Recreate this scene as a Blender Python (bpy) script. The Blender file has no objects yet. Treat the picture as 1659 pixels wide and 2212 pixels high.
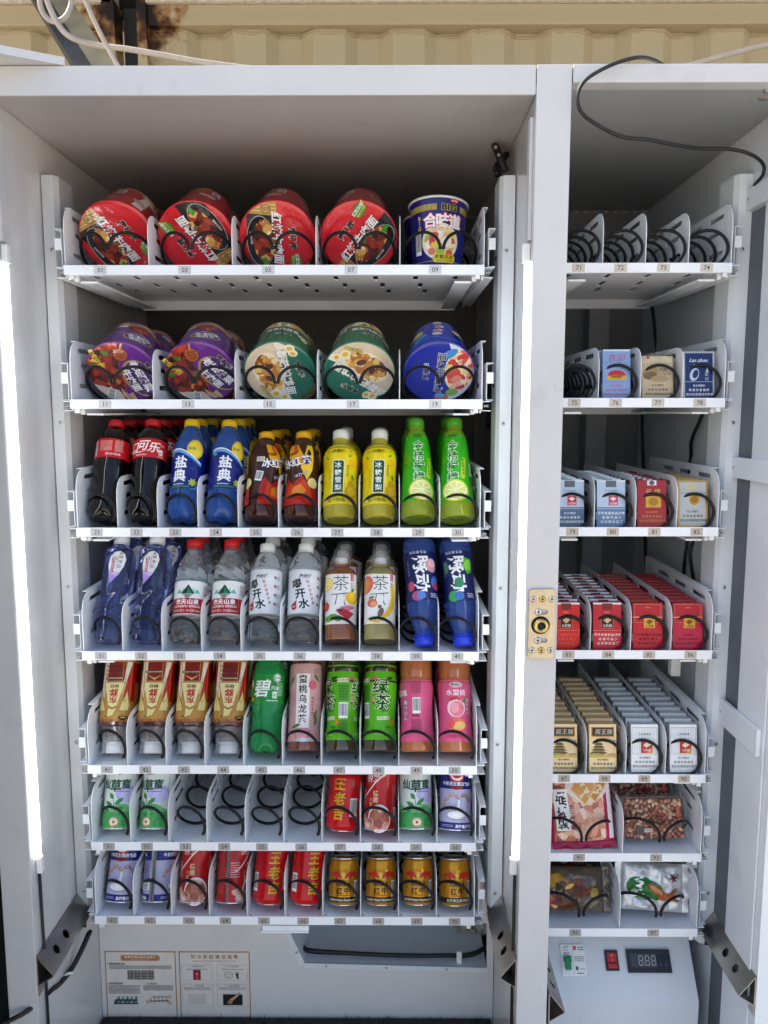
import bpy, bmesh, math, random
from mathutils import Matrix, Vector
random.seed(7)
R = math.radians
sc = bpy.context.scene
COL = sc.collection

# ---------------------------------------------------------------- camera, sky, sun, exposure
cam = bpy.data.objects.new('camera', bpy.data.cameras.new('camera'))
COL.objects.link(cam)
cam.location = (0, 0, 0)
cam.rotation_euler = (R(90 - 7.14), 0, R(0.31))
cam.data.sensor_fit = 'AUTO'
cam.data.sensor_width = 36.0
cam.data.lens = 36.0 * 1740 / 2212
cam.data.clip_start = 0.02
cam.data.clip_end = 500
sc.camera = cam

SUN_EL, SUN_AZ = 50.0, -74.0           # from the left, a little behind the fronts: the fronts stand in open shade
world = bpy.data.worlds.new('World')
sc.world = world
world.use_nodes = True
wn = world.node_tree
bg = wn.nodes['Background']
sky = wn.nodes.new('ShaderNodeTexSky')
sky.sky_type = 'NISHITA'
sky.sun_disc = False
sky.sun_elevation = R(SUN_EL)
sky.sun_rotation = R(SUN_AZ)
sky.air_density = 1.0
sky.dust_density = 3.0
sky.ozone_density = 1.0
wn.links.new(sky.outputs[0], bg.inputs['Color'])
bg.inputs['Strength'].default_value = 0.13
sun = bpy.data.objects.new('sun', bpy.data.lights.new('sun', 'SUN'))
COL.objects.link(sun)
sun.data.energy = 3.0
sun.data.angle = R(0.5)
sun.data.color = (1.0, 0.95, 0.87)
_d = Vector((math.sin(R(SUN_AZ)) * math.cos(R(SUN_EL)), math.cos(R(SUN_AZ)) * math.cos(R(SUN_EL)), math.sin(R(SUN_EL))))
sun.rotation_euler = _d.to_track_quat('Z', 'Y').to_euler()
sc.view_settings.view_transform = 'Standard'
sc.view_settings.look = 'None'
sc.view_settings.exposure = 1.72
sc.view_settings.use_white_balance = True
sc.view_settings.white_balance_temperature = 7000
sc.view_settings.gamma = 1.0
sc.view_settings.use_curve_mapping = False
sc.render.engine = 'CYCLES'
sc.cycles.use_denoising = True
sc.cycles.max_bounces = 12
sc.cycles.transmission_bounces = 10
sc.cycles.transparent_max_bounces = 12
sc.cycles.sample_clamp_indirect = 6.0
sc.cycles.caustics_reflective = False
sc.cycles.caustics_refractive = True

# ---------------------------------------------------------------- helpers: colour, materials
def lin(h):
    if not isinstance(h, str):
        return tuple(h)[:3]
    h = h.lstrip('#')
    o = []
    for i in (0, 2, 4):
        c = int(h[i:i + 2], 16) / 255
        o.append(c / 12.92 if c <= 0.04045 else ((c + 0.055) / 1.055) ** 2.4)
    return tuple(o)

def mat(name, col=None, rough=.4, metal=0., var=0., scale=20., bump=0., bscale=None, coat=0., trans=0., ior=1.45,
        emit=None, alpha=1., spec=.5, attr=False, stretch=None, rvar=0., scuff=0.):
    m = bpy.data.materials.new(name)
    m.use_nodes = True
    nt = m.node_tree
    p = nt.nodes['Principled BSDF']
    p.inputs['Roughness'].default_value = rough
    p.inputs['Metallic'].default_value = metal
    p.inputs['IOR'].default_value = ior
    p.inputs['Coat Weight'].default_value = coat
    p.inputs['Coat Roughness'].default_value = .06
    p.inputs['Transmission Weight'].default_value = trans
    p.inputs['Alpha'].default_value = alpha
    p.inputs['Specular IOR Level'].default_value = spec
    tc = nt.nodes.new('ShaderNodeTexCoord')
    vec = tc.outputs['Object']
    if stretch:
        mp = nt.nodes.new('ShaderNodeMapping')
        mp.inputs['Scale'].default_value = stretch
        nt.links.new(vec, mp.inputs[0])
        vec = mp.outputs[0]
    nz = nt.nodes.new('ShaderNodeTexNoise')
    nz.inputs['Scale'].default_value = scale
    nz.inputs['Detail'].default_value = 5
    nt.links.new(vec, nz.inputs['Vector'])
    if attr:
        at_ = nt.nodes.new('ShaderNodeAttribute')
        at_.attribute_name = 'Col'
        base = at_.outputs['Color']
    else:
        rgb = nt.nodes.new('ShaderNodeRGB')
        rgb.outputs[0].default_value = (*lin(col), 1)
        base = rgb.outputs[0]
    if var > 0:
        mr = nt.nodes.new('ShaderNodeMapRange')
        mr.inputs['From Min'].default_value = .3
        mr.inputs['From Max'].default_value = .7
        mr.inputs['To Min'].default_value = 1 - var
        mr.inputs['To Max'].default_value = 1 + var * .5
        nt.links.new(nz.outputs['Fac'], mr.inputs['Value'])
        mx = nt.nodes.new('ShaderNodeMix')
        mx.data_type = 'RGBA'
        mx.blend_type = 'MULTIPLY'
        mx.inputs['Factor'].default_value = 1
        nt.links.new(base, mx.inputs['A'])
        nt.links.new(mr.outputs[0], mx.inputs['B'])
        base = mx.outputs['Result']
    if scuff > 0:                                       # dust, rubs and small marks with outlines of their own
        for sc_, lo, hi, k in ((11, .60, .68, scuff), (90, .70, .74, scuff * 1.6)):
            n3 = nt.nodes.new('ShaderNodeTexNoise')
            n3.inputs['Scale'].default_value = sc_
            n3.inputs['Detail'].default_value = 9
            n3.inputs['Roughness'].default_value = .62
            nt.links.new(vec, n3.inputs['Vector'])
            m3 = nt.nodes.new('ShaderNodeMapRange')
            m3.inputs['From Min'].default_value, m3.inputs['From Max'].default_value = lo, hi
            m3.inputs['To Min'].default_value, m3.inputs['To Max'].default_value = 1, 1 - k
            nt.links.new(n3.outputs['Fac'], m3.inputs['Value'])
            x3 = nt.nodes.new('ShaderNodeMix')
            x3.data_type, x3.blend_type = 'RGBA', 'MULTIPLY'
            x3.inputs['Factor'].default_value = 1
            nt.links.new(base, x3.inputs['A'])
            nt.links.new(m3.outputs[0], x3.inputs['B'])
            base = x3.outputs['Result']
    nt.links.new(base, p.inputs['Base Color'])
    if rvar > 0:
        rr = nt.nodes.new('ShaderNodeMapRange')
        rr.inputs['To Min'].default_value = max(0, rough - rvar)
        rr.inputs['To Max'].default_value = rough + rvar
        nt.links.new(nz.outputs['Fac'], rr.inputs['Value'])
        nt.links.new(rr.outputs[0], p.inputs['Roughness'])
    if bump > 0:
        n2 = nt.nodes.new('ShaderNodeTexNoise')
        n2.inputs['Scale'].default_value = bscale or scale * 4
        n2.inputs['Detail'].default_value = 3
        nt.links.new(vec, n2.inputs['Vector'])
        b = nt.nodes.new('ShaderNodeBump')
        b.inputs['Strength'].default_value = bump
        b.inputs['Distance'].default_value = .001
        nt.links.new(n2.outputs['Fac'], b.inputs['Height'])
        nt.links.new(b.outputs[0], p.inputs['Normal'])
        if coat > 0:
            nt.links.new(b.outputs[0], p.inputs['Coat Normal'])
    if emit:
        p.inputs['Emission Color'].default_value = (*lin(emit[0]), 1)
        p.inputs['Emission Strength'].default_value = emit[1]
    return m

def food(name, stops, scale, rough=.3, bump=.5):
    """printed picture of food, or food itself: cells of several colours with soft edges"""
    m = bpy.data.materials.new(name)
    m.use_nodes = True
    nt = m.node_tree
    p = nt.nodes['Principled BSDF']
    p.inputs['Roughness'].default_value = rough
    p.inputs['Coat Weight'].default_value = .3
    tc = nt.nodes.new('ShaderNodeTexCoord')
    nz = nt.nodes.new('ShaderNodeTexNoise')
    nz.inputs['Scale'].default_value = scale * .7
    ad = nt.nodes.new('ShaderNodeVectorMath')
    ad.operation = 'MULTIPLY_ADD'
    ad.inputs[1].default_value = (.012, .012, .012)
    nt.links.new(tc.outputs['Object'], nz.inputs['Vector'])
    nt.links.new(nz.outputs['Color'], ad.inputs[0])
    nt.links.new(tc.outputs['Object'], ad.inputs[2])
    vo = nt.nodes.new('ShaderNodeTexVoronoi')
    vo.inputs['Scale'].default_value = scale
    nt.links.new(ad.outputs[0], vo.inputs['Vector'])
    sep = nt.nodes.new('ShaderNodeSeparateColor')
    nt.links.new(vo.outputs['Color'], sep.inputs[0])
    cr = nt.nodes.new('ShaderNodeValToRGB')
    cr.color_ramp.interpolation = 'CONSTANT'
    el = cr.color_ramp.elements
    while len(el) < len(stops):
        el.new(.5)
    for i, c in enumerate(stops):
        el[i].position = i / len(stops)
        el[i].color = (*lin(c), 1)
    nt.links.new(sep.outputs[0], cr.inputs[0])
    n3 = nt.nodes.new('ShaderNodeTexNoise')
    n3.inputs['Scale'].default_value = scale * 4
    nt.links.new(tc.outputs['Object'], n3.inputs['Vector'])
    mr = nt.nodes.new('ShaderNodeMapRange')
    mr.inputs['To Min'].default_value = .55
    mr.inputs['To Max'].default_value = 1.45
    nt.links.new(n3.outputs['Fac'], mr.inputs['Value'])
    mx = nt.nodes.new('ShaderNodeMix')
    mx.data_type = 'RGBA'
    mx.blend_type = 'MULTIPLY'
    mx.inputs['Factor'].default_value = 1
    nt.links.new(cr.outputs[0], mx.inputs['A'])
    nt.links.new(mr.outputs[0], mx.inputs['B'])
    nt.links.new(mx.outputs['Result'], p.inputs['Base Color'])
    b = nt.nodes.new('ShaderNodeBump')
    b.inputs['Strength'].default_value = bump
    b.inputs['Distance'].default_value = .002
    b.invert = True
    nt.links.new(vo.outputs['Distance'], b.inputs['Height'])
    if bump:
        nt.links.new(b.outputs[0], p.inputs['Normal'])
    return m

M = {}
M['paint'] = mat('white_paint', (.55, .555, .56), .30, var=.05, scale=6, bump=.10, bscale=260, rvar=.06, scuff=.07)
M['gloss'] = mat('glossy_white_liner', (.60, .595, .595), .16, var=.04, scale=4, rvar=.05, scuff=.08)
M['tray'] = mat('tray_white_paint', (.84, .87, .90), .34, var=.05, scale=9, bump=.08, bscale=300, scuff=.08)
M['grey'] = mat('pale_grey_paint', (.74, .78, .81), .36, var=.05, scale=6, bump=.06, bscale=300, scuff=.08)
M['dark'] = mat('dark_inside', (.015, .015, .016), .7)
M['wire'] = mat('black_coated_wire', (.007, .007, .008), .42, spec=.35, var=.3, scale=60)
M['rubber'] = mat('black_rubber', (.012, .012, .013), .5, var=.2, scale=60)
M['steel'] = mat('brushed_steel', (.52, .49, .46), .34, metal=1, var=.25, scale=10, stretch=(1, .08, 1), rvar=.08)
M['screw'] = mat('zinc_screw', (.55, .54, .52), .3, metal=1, var=.2, scale=200)
M['brass'] = mat('yellow_zinc_plate', (.56, .48, .34), .42, metal=.8, var=.22, scale=40, rvar=.1)
M['brassdark'] = mat('brass_lock', (.55, .42, .15), .25, metal=1, var=.3, scale=80)
M['led'] = mat('led_diffuser', (.9, .9, .9), .4, emit=((.84, .93, 1.0), 4.0))
M['plastic'] = mat('white_plastic', (.80, .80, .79), .35, var=.03)
M['black'] = mat('black_plastic', (.012, .012, .014), .3, var=.2, scale=50)
M['gasket'] = mat('matt_black_gasket', (.006, .006, .006), .9, spec=.05, var=.2)
M['redsw'] = mat('red_switch_plastic', (.45, .01, .012), .25, var=.1, scale=90)
M['carpet'] = mat('charcoal_mat', (.03, .03, .032), .95, var=.6, scale=300, bump=1.0, bscale=500)
M['foam'] = mat('cream_foam', (.62, .56, .44), .85, var=.25, scale=50, bump=.9, bscale=120)
M['contain'] = mat('tan_container_paint', (.44, .365, .232), .5, var=.18, scale=3, bump=.15, bscale=40)
M['cable'] = mat('beige_cable', (.36, .31, .26), .5, var=.12, scale=30)
M['strut'] = mat('grey_galvanised_strut', (.055, .058, .058), .5, metal=.1, var=.3, scale=14)
M['strut2'] = mat('tan_painted_strut', (.30, .25, .15), .5, var=.25, scale=14)
M['ground'] = mat('concrete_ground', (.47, .43, .385), .85, var=.25, scale=1.3, bump=.4, bscale=60)
M['tag'] = mat('printed_tag', attr=True, rough=.4, var=.05, scale=60)
M['print'] = mat('glossy_print', attr=True, rough=.34, coat=.10, spec=.4, var=.10, scale=45, bump=.12, bscale=130)
M['shrink'] = mat('shrink_wrapped_print', attr=True, rough=.32, coat=.7, var=.10, scale=40, bump=1.1, bscale=38)
M['paper'] = mat('matt_print', attr=True, rough=.55, var=.06, scale=40)
M['metalprint'] = mat('metallic_print', attr=True, rough=.26, metal=.5, var=.08, scale=60)
M['film'] = mat('glossy_card_print', attr=True, rough=.28, coat=.15, spec=.4, var=.08, scale=40, bump=.10, bscale=90)
M['beef'] = food('beef_noodle_picture', ['7a1c10', 'a33a18', '5a160e', 'd88a3a', '8a2414', 'c9601f', '3d120c', '55712a', 'e3b060', '9c2a15'], 90, bump=0)
M['noodle'] = food('chicken_noodle_picture', ['d9b056', 'e6c878', 'b8772e', 'f0deb0', '8a4a20', 'd9a24a', 'c98e3a', 'f3e6c6'], 110, bump=0)
M['sea'] = food('seafood_noodle_picture', ['e8b6a0', 'cf3d3a', 'e9d27a', 'f2e6d0', '9fbf4a', 'd9604e', 'f0d9a0', 'e0a89a'], 90, bump=0)
M['peanut'] = mat('candied_peanuts', attr=True, rough=.22, var=.35, scale=160, coat=.5)
M['nuts'] = food('nut_picture', ['a85a3c', 'd8a890', 'c07858', 'e8c8b4', '8c3e28', 'd49078'], 70, bump=.3)
M['silver'] = mat('silver_foil', (.66, .67, .68), .38, metal=.55, var=.12, scale=30, bump=.6, bscale=60)
M['goldcan'] = mat('gold_can', (.62, .36, .06), .26, metal=1, var=.08, scale=60)
M['alu'] = mat('aluminium_rim', (.75, .75, .74), .25, metal=1, var=.1, scale=90)
M['clearfilm'] = mat('clear_wrapper', (.9, .9, .9), .08, alpha=.10, spec=1.0, bump=.8, bscale=60)

def liquid(name, col, ior=1.3, rough=.02, t=.9):
    return mat(name, col, rough, trans=t, ior=ior, var=.02, coat=.3)
M['cola'] = mat('cola', (.004, .002, .0015), .05, coat=.25, spec=.35)
M['bluesoda'] = liquid('blue_soda', (.05, .19, .66), t=.6)
M['tea'] = mat('dark_tea', (.06, .012, .003), .06, coat=.35, var=.2, scale=30)
M['greentea'] = mat('green_tea_liquid', (.05, .03, .006), .06, coat=1., var=.2, scale=30)
M['pear'] = liquid('pear_juice', (.74, .64, .06), t=.5)
M['kumquat'] = liquid('kumquat_juice', (.46, .58, .04), t=.5)
M['bluewater'] = liquid('blue_tinted_water', (.44, .54, .96), t=.97)
M['water'] = liquid('water', (.98, .985, .99), t=.94)
M['amber'] = mat('amber_tea', (.36, .11, .03), .08, coat=1., trans=.35, ior=1.33, var=.2, scale=30)
M['yellowtea'] = mat('pale_fruit_tea', (.50, .42, .13), .08, coat=1., trans=.45, ior=1.33, var=.15, scale=30)
M['mizone'] = liquid('blue_sports_drink', (.07, .18, .66), t=.7)
M['cocoa'] = mat('brown_energy_drink', (.13, .055, .05), .08, coat=1., trans=.25, ior=1.33, var=.25, scale=25)
M['greenpet'] = liquid('green_bottle', (.02, .52, .14), t=.6)
M['oolong'] = mat('oolong_tea', (.25, .08, .05), .08, coat=1., trans=.3, ior=1.33, var=.2, scale=30)
M['peachjuice'] = mat('peach_juice', (.56, .17, .05), .08, coat=1., trans=.25, ior=1.33, var=.12, scale=30)

# ---------------------------------------------------------------- helpers: meshes
class MB:
    def __init__(s):
        s.V, s.F, s.Mi, s.K, s.S, s.mats = [], [], [], [], [], []

    def slot(s, m):
        m = M[m] if isinstance(m, str) else m
        if m not in s.mats:
            s.mats.append(m)
        return s.mats.index(m)

    def add(s, verts, faces, m, col=(1, 1, 1), smooth=False, xf=None):
        k = s.slot(m)
        b = len(s.V)
        for v in verts:
            s.V.append(tuple(xf @ Vector(v)) if xf is not None else tuple(v))
        c = lin(col)
        for f in faces:
            s.F.append([b + i for i in f])
            s.Mi.append(k)
            s.K.append(c)
            s.S.append(smooth)
        return s

    def box(s, x0, x1, y0, y1, z0, z1, m, col=(1, 1, 1), b=0., xf=None):
        if b <= 0:
            vs = [(x, y, z) for x in (x0, x1) for y in (y0, y1) for z in (z0, z1)]
            fs = [(0, 1, 3, 2), (4, 6, 7, 5), (0, 4, 5, 1), (2, 3, 7, 6), (0, 2, 6, 4), (1, 5, 7, 3)]
            return s.add(vs, fs, m, col, xf=xf)
        bm = bmesh.new()
        bmesh.ops.create_cube(bm, size=1, matrix=Matrix.Translation(((x0 + x1) / 2, (y0 + y1) / 2, (z0 + z1) / 2)) @ Matrix.Diagonal((x1 - x0, y1 - y0, z1 - z0, 1)))
        bmesh.ops.bevel(bm, geom=bm.edges[:], offset=b, segments=2, affect='EDGES', profile=.6)
        bm.verts.index_update()
        s.add([v.co[:] for v in bm.verts], [[v.index for v in f.verts] for f in bm.faces], m, col, xf=xf)
        bm.free()
        return s

    def tube(s, pts, r, m, n=8, col=(1, 1, 1), xf=None):
        pts = [Vector(p) for p in pts]
        rings, vs, fs = len(pts), [], []
        t0 = (pts[1] - pts[0]).normalized()
        u = t0.orthogonal().normalized()
        for i, p in enumerate(pts):
            t = (pts[min(i + 1, rings - 1)] - pts[max(i - 1, 0)]).normalized()
            u = (u - t * u.dot(t)).normalized()
            w = t.cross(u)
            for k in range(n):
                a = 2 * math.pi * k / n
                vs.append(p + (u * math.cos(a) + w * math.sin(a)) * r)
        for i in range(rings - 1):
            for k in range(n):
                fs.append((i * n + k, i * n + (k + 1) % n, (i + 1) * n + (k + 1) % n, (i + 1) * n + k))
        fs.append(tuple(range(n))[::-1])
        fs.append(tuple((rings - 1) * n + k for k in range(n)))
        return s.add(vs, fs, m, col, True, xf)

    def lathe(s, prof, m, n=40, fn=None, col=(1, 1, 1), xf=None, smooth=True):
        """prof: (r, z) in mm from bottom to top; fn(theta, r, z) -> (r, z) reshapes the section"""
        vs, fs = [], []
        for r, z in prof:
            for k in range(n):
                th = 2 * math.pi * k / n
                rr, zz = fn(th, r, z) if fn else (r, z)
                vs.append((rr * math.sin(th) * .001, -rr * math.cos(th) * .001, zz * .001))
        for i in range(len(prof) - 1):
            for k in range(n):
                fs.append((i * n + k, i * n + (k + 1) % n, (i + 1) * n + (k + 1) % n, (i + 1) * n + k))
        fs.append(tuple(range(n))[::-1])
        fs.append(tuple((len(prof) - 1) * n + k for k in range(n)))
        return s.add(vs, fs, m, col, smooth, xf)

    def prism(s, poly, a, b, plane='xz', m='paint', col=(1, 1, 1), xf=None):
        """poly in the named plane, extruded along the third axis from a to b"""
        n = len(poly)
        def p(q, h):
            return {'xz': (q[0], h, q[1]), 'yz': (h, q[0], q[1]), 'xy': (q[0], q[1], h)}[plane]
        vs = [p(q, a) for q in poly] + [p(q, b) for q in poly]
        fs = [tuple(range(n)), tuple(range(2 * n - 1, n - 1, -1))]
        fs += [(i, n + i, n + (i + 1) % n, (i + 1) % n) for i in range(n)]
        return s.add(vs, fs, m, col, xf=xf)

    def build(s, name, parent=None, recalc=False):
        me = bpy.data.meshes.new(name)
        me.from_pydata(s.V, [], s.F)
        for m in s.mats:
            me.materials.append(m)
        me.polygons.foreach_set('material_index', s.Mi)
        me.polygons.foreach_set('use_smooth', s.S)
        at_ = me.attributes.new('Col', 'FLOAT_COLOR', 'FACE')
        at_.data.foreach_set('color', [x for c in s.K for x in (*c, 1.)])
        if recalc:
            bm = bmesh.new()
            bm.from_mesh(me)
            bmesh.ops.recalc_face_normals(bm, faces=bm.faces[:])
            bm.to_mesh(me)
            bm.free()
        me.update()
        o = bpy.data.objects.new(name, me)
        COL.objects.link(o)
        if parent:
            o.parent = parent
        return o

_fc = bpy.data.curves.new('type', 'FONT')
_fo = bpy.data.objects.new('type', _fc)
COL.objects.link(_fo)
_fc.resolution_u = 2
_gl = {}
def glyph(t, bold=0.):
    k = (t, round(bold, 3))
    if k not in _gl:
        _fc.body = t
        _fc.offset = bold
        bpy.context.view_layer.update()
        e = _fo.evaluated_get(bpy.context.evaluated_depsgraph_get())
        me = e.to_mesh()
        vs = [(v.co.x, v.co.y) for v in me.vertices]
        fs = [tuple(p.vertices) for p in me.polygons]
        e.to_mesh_clear()
        if bold == 0:
            xs, ys = [v[0] for v in vs] or [0], [v[1] for v in vs] or [0]
            cx, cy = (min(xs) + max(xs)) / 2, (min(ys) + max(ys)) / 2
        else:
            cx, cy = glyph(t, 0)[2]
        _gl[k] = ([(x - cx, y - cy) for x, y in vs], fs, (cx, cy))
    return _gl[k]

_cc = bpy.data.curves.new('plate', 'CURVE')
_cc.dimensions = '2D'
_cc.fill_mode = 'BOTH'
_co = bpy.data.objects.new('plate', _cc)
COL.objects.link(_co)
def plate(outline, holes, thick):
    """flat sheet with real holes: verts (x, y, +-thick/2) and faces"""
    _cc.splines.clear()
    for pl in [outline] + list(holes):
        sp = _cc.splines.new('POLY')
        sp.points.add(len(pl) - 1)
        sp.use_cyclic_u = True
        for i, q in enumerate(pl):
            sp.points[i].co = (q[0], q[1], 0, 1)
    _cc.extrude = thick / 2
    bpy.context.view_layer.update()
    e = _co.evaluated_get(bpy.context.evaluated_depsgraph_get())
    me = e.to_mesh()
    vs = [v.co[:] for v in me.vertices]
    fs = [tuple(p.vertices) for p in me.polygons]
    e.to_mesh_clear()
    return vs, fs

def oblong(cx, cy, w, h, n=5):
    """stadium-shaped hole"""
    o = []
    if w >= h:
        r, d = h / 2, w / 2 - h / 2
        for sx, a0 in ((1, -90), (-1, 90)):
            o += [(cx + sx * d + r * math.cos(R(a0 + 180 * k / n)), cy + r * math.sin(R(a0 + 180 * k / n))) for k in range(n + 1)]
    else:
        r, d = w / 2, h / 2 - w / 2
        for sy, a0 in ((1, 0), (-1, 180)):
            o += [(cx + r * math.cos(R(a0 + 180 * k / n)), cy + sy * d + r * math.sin(R(a0 + 180 * k / n))) for k in range(n + 1)]
    return o

def disc(cx, cy, r, n=20):
    return [(cx + r * math.cos(2 * math.pi * k / n), cy + r * math.sin(2 * math.pi * k / n)) for k in range(n)]

def rrect(cx, cy, w, h, r, n=4):
    o = []
    for sx, sy, a0 in ((1, -1, -90), (1, 1, 0), (-1, 1, 90), (-1, -1, 180)):
        for k in range(n + 1):
            a = R(a0 + 90 * k / n)
            o.append((cx + sx * (w / 2 - r) + r * math.cos(a), cy + sy * (h / 2 - r) + r * math.sin(a)))
    return o

def spline(pts, n=8):
    """Catmull-Rom through points"""
    P = [Vector(p) for p in pts]
    P = [P[0] * 2 - P[1]] + P + [P[-1] * 2 - P[-2]]
    o = []
    for i in range(1, len(P) - 2):
        for k in range(n):
            t = k / n
            a, b, c, d = P[i - 1], P[i], P[i + 1], P[i + 2]
            o.append(.5 * ((2 * b) + (c - a) * t + (2 * a - 5 * b + 4 * c - d) * t * t + (3 * b - a - 3 * c + d) * t ** 3))
    o.append(P[-2])
    return o

class Lab:
    """printed artwork in mm on an unrolled surface; mapf(s, t, off) in metres puts it on the object"""
    def __init__(s, mapf, step=None, tstep=None, flip=None, base=.25, dz=.05, smooth=True):
        s.mapf, s.step, s.tstep, s.flip, s.lay, s.dz, s.it, s.smooth = mapf, step, tstep, flip, base, dz, [], smooth

    tk = (1., 0.)
    def put(s, vs, fs, col, m='print'):
        vs = [(x, y * s.tk[0] + s.tk[1]) for x, y in vs]
        s.it.append((vs, fs, col, m, s.lay))
        s.lay += s.dz
        return s

    def poly(s, pts, col, m='print'):
        return s.put(list(pts), [tuple(range(len(pts)))], col, m)

    def rect(s, cx, cy, w, h, col, rot=0, m='print', r=0):
        pts = rrect(0, 0, w, h, r) if r else [(-w / 2, -h / 2), (w / 2, -h / 2), (w / 2, h / 2), (-w / 2, h / 2)]
        return s.poly(s.xf(pts, cx, cy, rot), col, m)

    def ell(s, cx, cy, a, b, col, rot=0, m='print', n=28):
        return s.poly(s.xf([(a * math.cos(2 * math.pi * k / n), b * math.sin(2 * math.pi * k / n)) for k in range(n)], cx, cy, rot), col, m)

    @staticmethod
    def xf(pts, cx, cy, rot):
        c, d = math.cos(R(rot)), math.sin(R(rot))
        return [(cx + x * c - y * d, cy + x * d + y * c) for x, y in pts]

    def txt(s, t, cx, cy, h, col, rot=0, bold=.02, sx=1., out=None, ow=.06, shear=0., m='print'):
        bold *= .6
        for b, c in ([(bold + ow * .75, out)] if out else []) + [(bold, col)]:
            vs, fs, _ = glyph(t, b)
            s.put(s.xf([(x * h * sx + y * h * shear, y * h) for x, y in vs], cx, cy, rot), fs, c, m)
        return s

    def vtxt(s, t, cx, top, h, col, pitch=1.1, dx=0., **k):
        for i, ch in enumerate(t):
            s.txt(ch, cx + dx * i, top - h * .5 - i * h * pitch, h, col, **k)
        return s

    def row(s, t, cx, cy, h, col, pitch=1.1, rot=0, **k):
        n = len(t)
        for i, ch in enumerate(t):
            d = (i - (n - 1) / 2) * h * pitch
            s.txt(ch, cx + d * math.cos(R(rot)), cy + d * math.sin(R(rot)), h, col, rot=rot, **k)
        return s

    def fine(s, cx, cy, w, h, n, col, rot=0, fill=.45, m='print'):
        """lines of very small print"""
        vs, fs = [], []
        rnd = random.Random(int(cx * 7 + cy * 13 + w))
        for i in range(n):
            y = h / 2 - (i + .5) * h / n
            x = -w / 2
            while x < w / 2 - .3:
                l = min(rnd.uniform(.8, 3.0), w / 2 - x)
                b = len(vs)
                hh = h / n * fill / 2
                vs += [(x, y - hh), (x + l, y - hh), (x + l, y + hh), (x, y + hh)]
                fs.append((b, b + 1, b + 2, b + 3))
                x += l + rnd.uniform(.3, .8)
        return s.put(s.xf(vs, cx, cy, rot), fs, col, m)

    def bars(s, cx, cy, w, h, rot=0):
        """white field with a row of bars"""
        s.rect(cx, cy, w, h, 'f2f2f0', rot)
        vs, fs, x = [], [], -w / 2 + .8
        rnd = random.Random(3)
        while x < w / 2 - 1:
            l = rnd.choice((.35, .5, .8))
            b = len(vs)
            vs += [(x, -h * .34), (x + l, -h * .34), (x + l, h * .42), (x, h * .42)]
            fs.append((b, b + 1, b + 2, b + 3))
            x += l + rnd.choice((.35, .5, .8))
        return s.put(s.xf(vs, cx, cy, rot), fs, '141414')

    def into(s, mb, only=None):
        for vs, fs, col, m, lay in s.it:
            bm = bmesh.new()
            bv = [bm.verts.new((x, y, 0)) for x, y in vs]
            for f in fs:
                try:
                    bm.faces.new([bv[i] for i in f])
                except ValueError:
                    pass
            for st, ax in ((s.step, 0), (s.tstep, 1)):
                if st and vs:
                    lo, hi = min(v[ax] for v in vs), max(v[ax] for v in vs)
                    for k in range(math.floor(lo / st), math.ceil(hi / st) + 1):
                        if lo < k * st < hi:
                            co, no = [0, 0, 0], [0, 0, 0]
                            co[ax], no[ax] = k * st, 1
                            bmesh.ops.bisect_plane(bm, geom=bm.verts[:] + bm.edges[:] + bm.faces[:], plane_co=co, plane_no=no, dist=1e-5)
            bm.verts.index_update()
            out = []
            for v in bm.verts:
                a, b = v.co.x, v.co.y
                if s.flip:
                    a, b = -a, s.flip - b
                out.append(s.mapf(a * .001, b * .001, lay * .001))
            mb.add(out, [[v.index for v in f.verts] for f in bm.faces], m, col, s.smooth)
            bm.free()
        return mb

def tag(o, label=None, cat=None, group=None, kind=None):
    if label:
        o['label'] = label
    if cat:
        o['category'] = cat
    if group:
        o['group'] = group
    if kind:
        o['kind'] = kind
    return o

def empty(name, loc=(0, 0, 0)):
    o = bpy.data.objects.new(name, None)
    COL.objects.link(o)
    o.location = loc
    o.empty_display_size = .02
    return o

def tree(o):
    return [o] + [d for c in o.children for d in tree(c)]

def copy_tree(o, parent=None):
    c = o.copy()
    COL.objects.link(c)
    c.parent = parent
    for ch in o.children:
        copy_tree(ch, c)
    return c

def screw(mb, x, y, z, axis='y', r=.0032, m='screw'):
    """small pan head with a cross"""
    rot = {'y': Matrix.Rotation(R(90), 4, 'X'), 'x': Matrix.Rotation(R(-90), 4, 'Y'), '-x': Matrix.Rotation(R(90), 4, 'Y'), 'z': Matrix.Identity(4)}[axis]
    xf = Matrix.Translation((x, y, z)) @ rot
    mb.lathe([(r * 1000, 0), (r * 1000, .7), (r * 750, 1.5), (r * 300, 1.9)], m, 10, xf=xf)
    for w, h in ((1.5, .4), (.4, 1.5)):
        mb.box(-w * .001 * r / .0032, w * .001 * r / .0032, -h * .001 * r / .0032, h * .001 * r / .0032, .0017, .00205, 'dark', xf=xf)

F_, CT, ST = 1740., math.cos(R(7.14)), math.sin(R(7.14))
def ray(px, py):
    v = (1106 - py) / F_
    d = CT + v * ST
    return (px - 839) / F_ / d, (-ST + v * CT) / d
def at(px, py, Y):
    """a point of the photograph (1659 x 2212) at depth Y, in metres from the lens"""
    a, b = ray(px, py)
    return Vector((a * Y, Y, b * Y))

# ---------------------------------------------------------------- ground
GZ = -1.43
g = MB().box(-40, 40, -40, 40, GZ - .2, GZ, 'ground').build('ground')
tag(g, 'pale concrete ground in front of the machine', 'ground', kind='structure')

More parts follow.
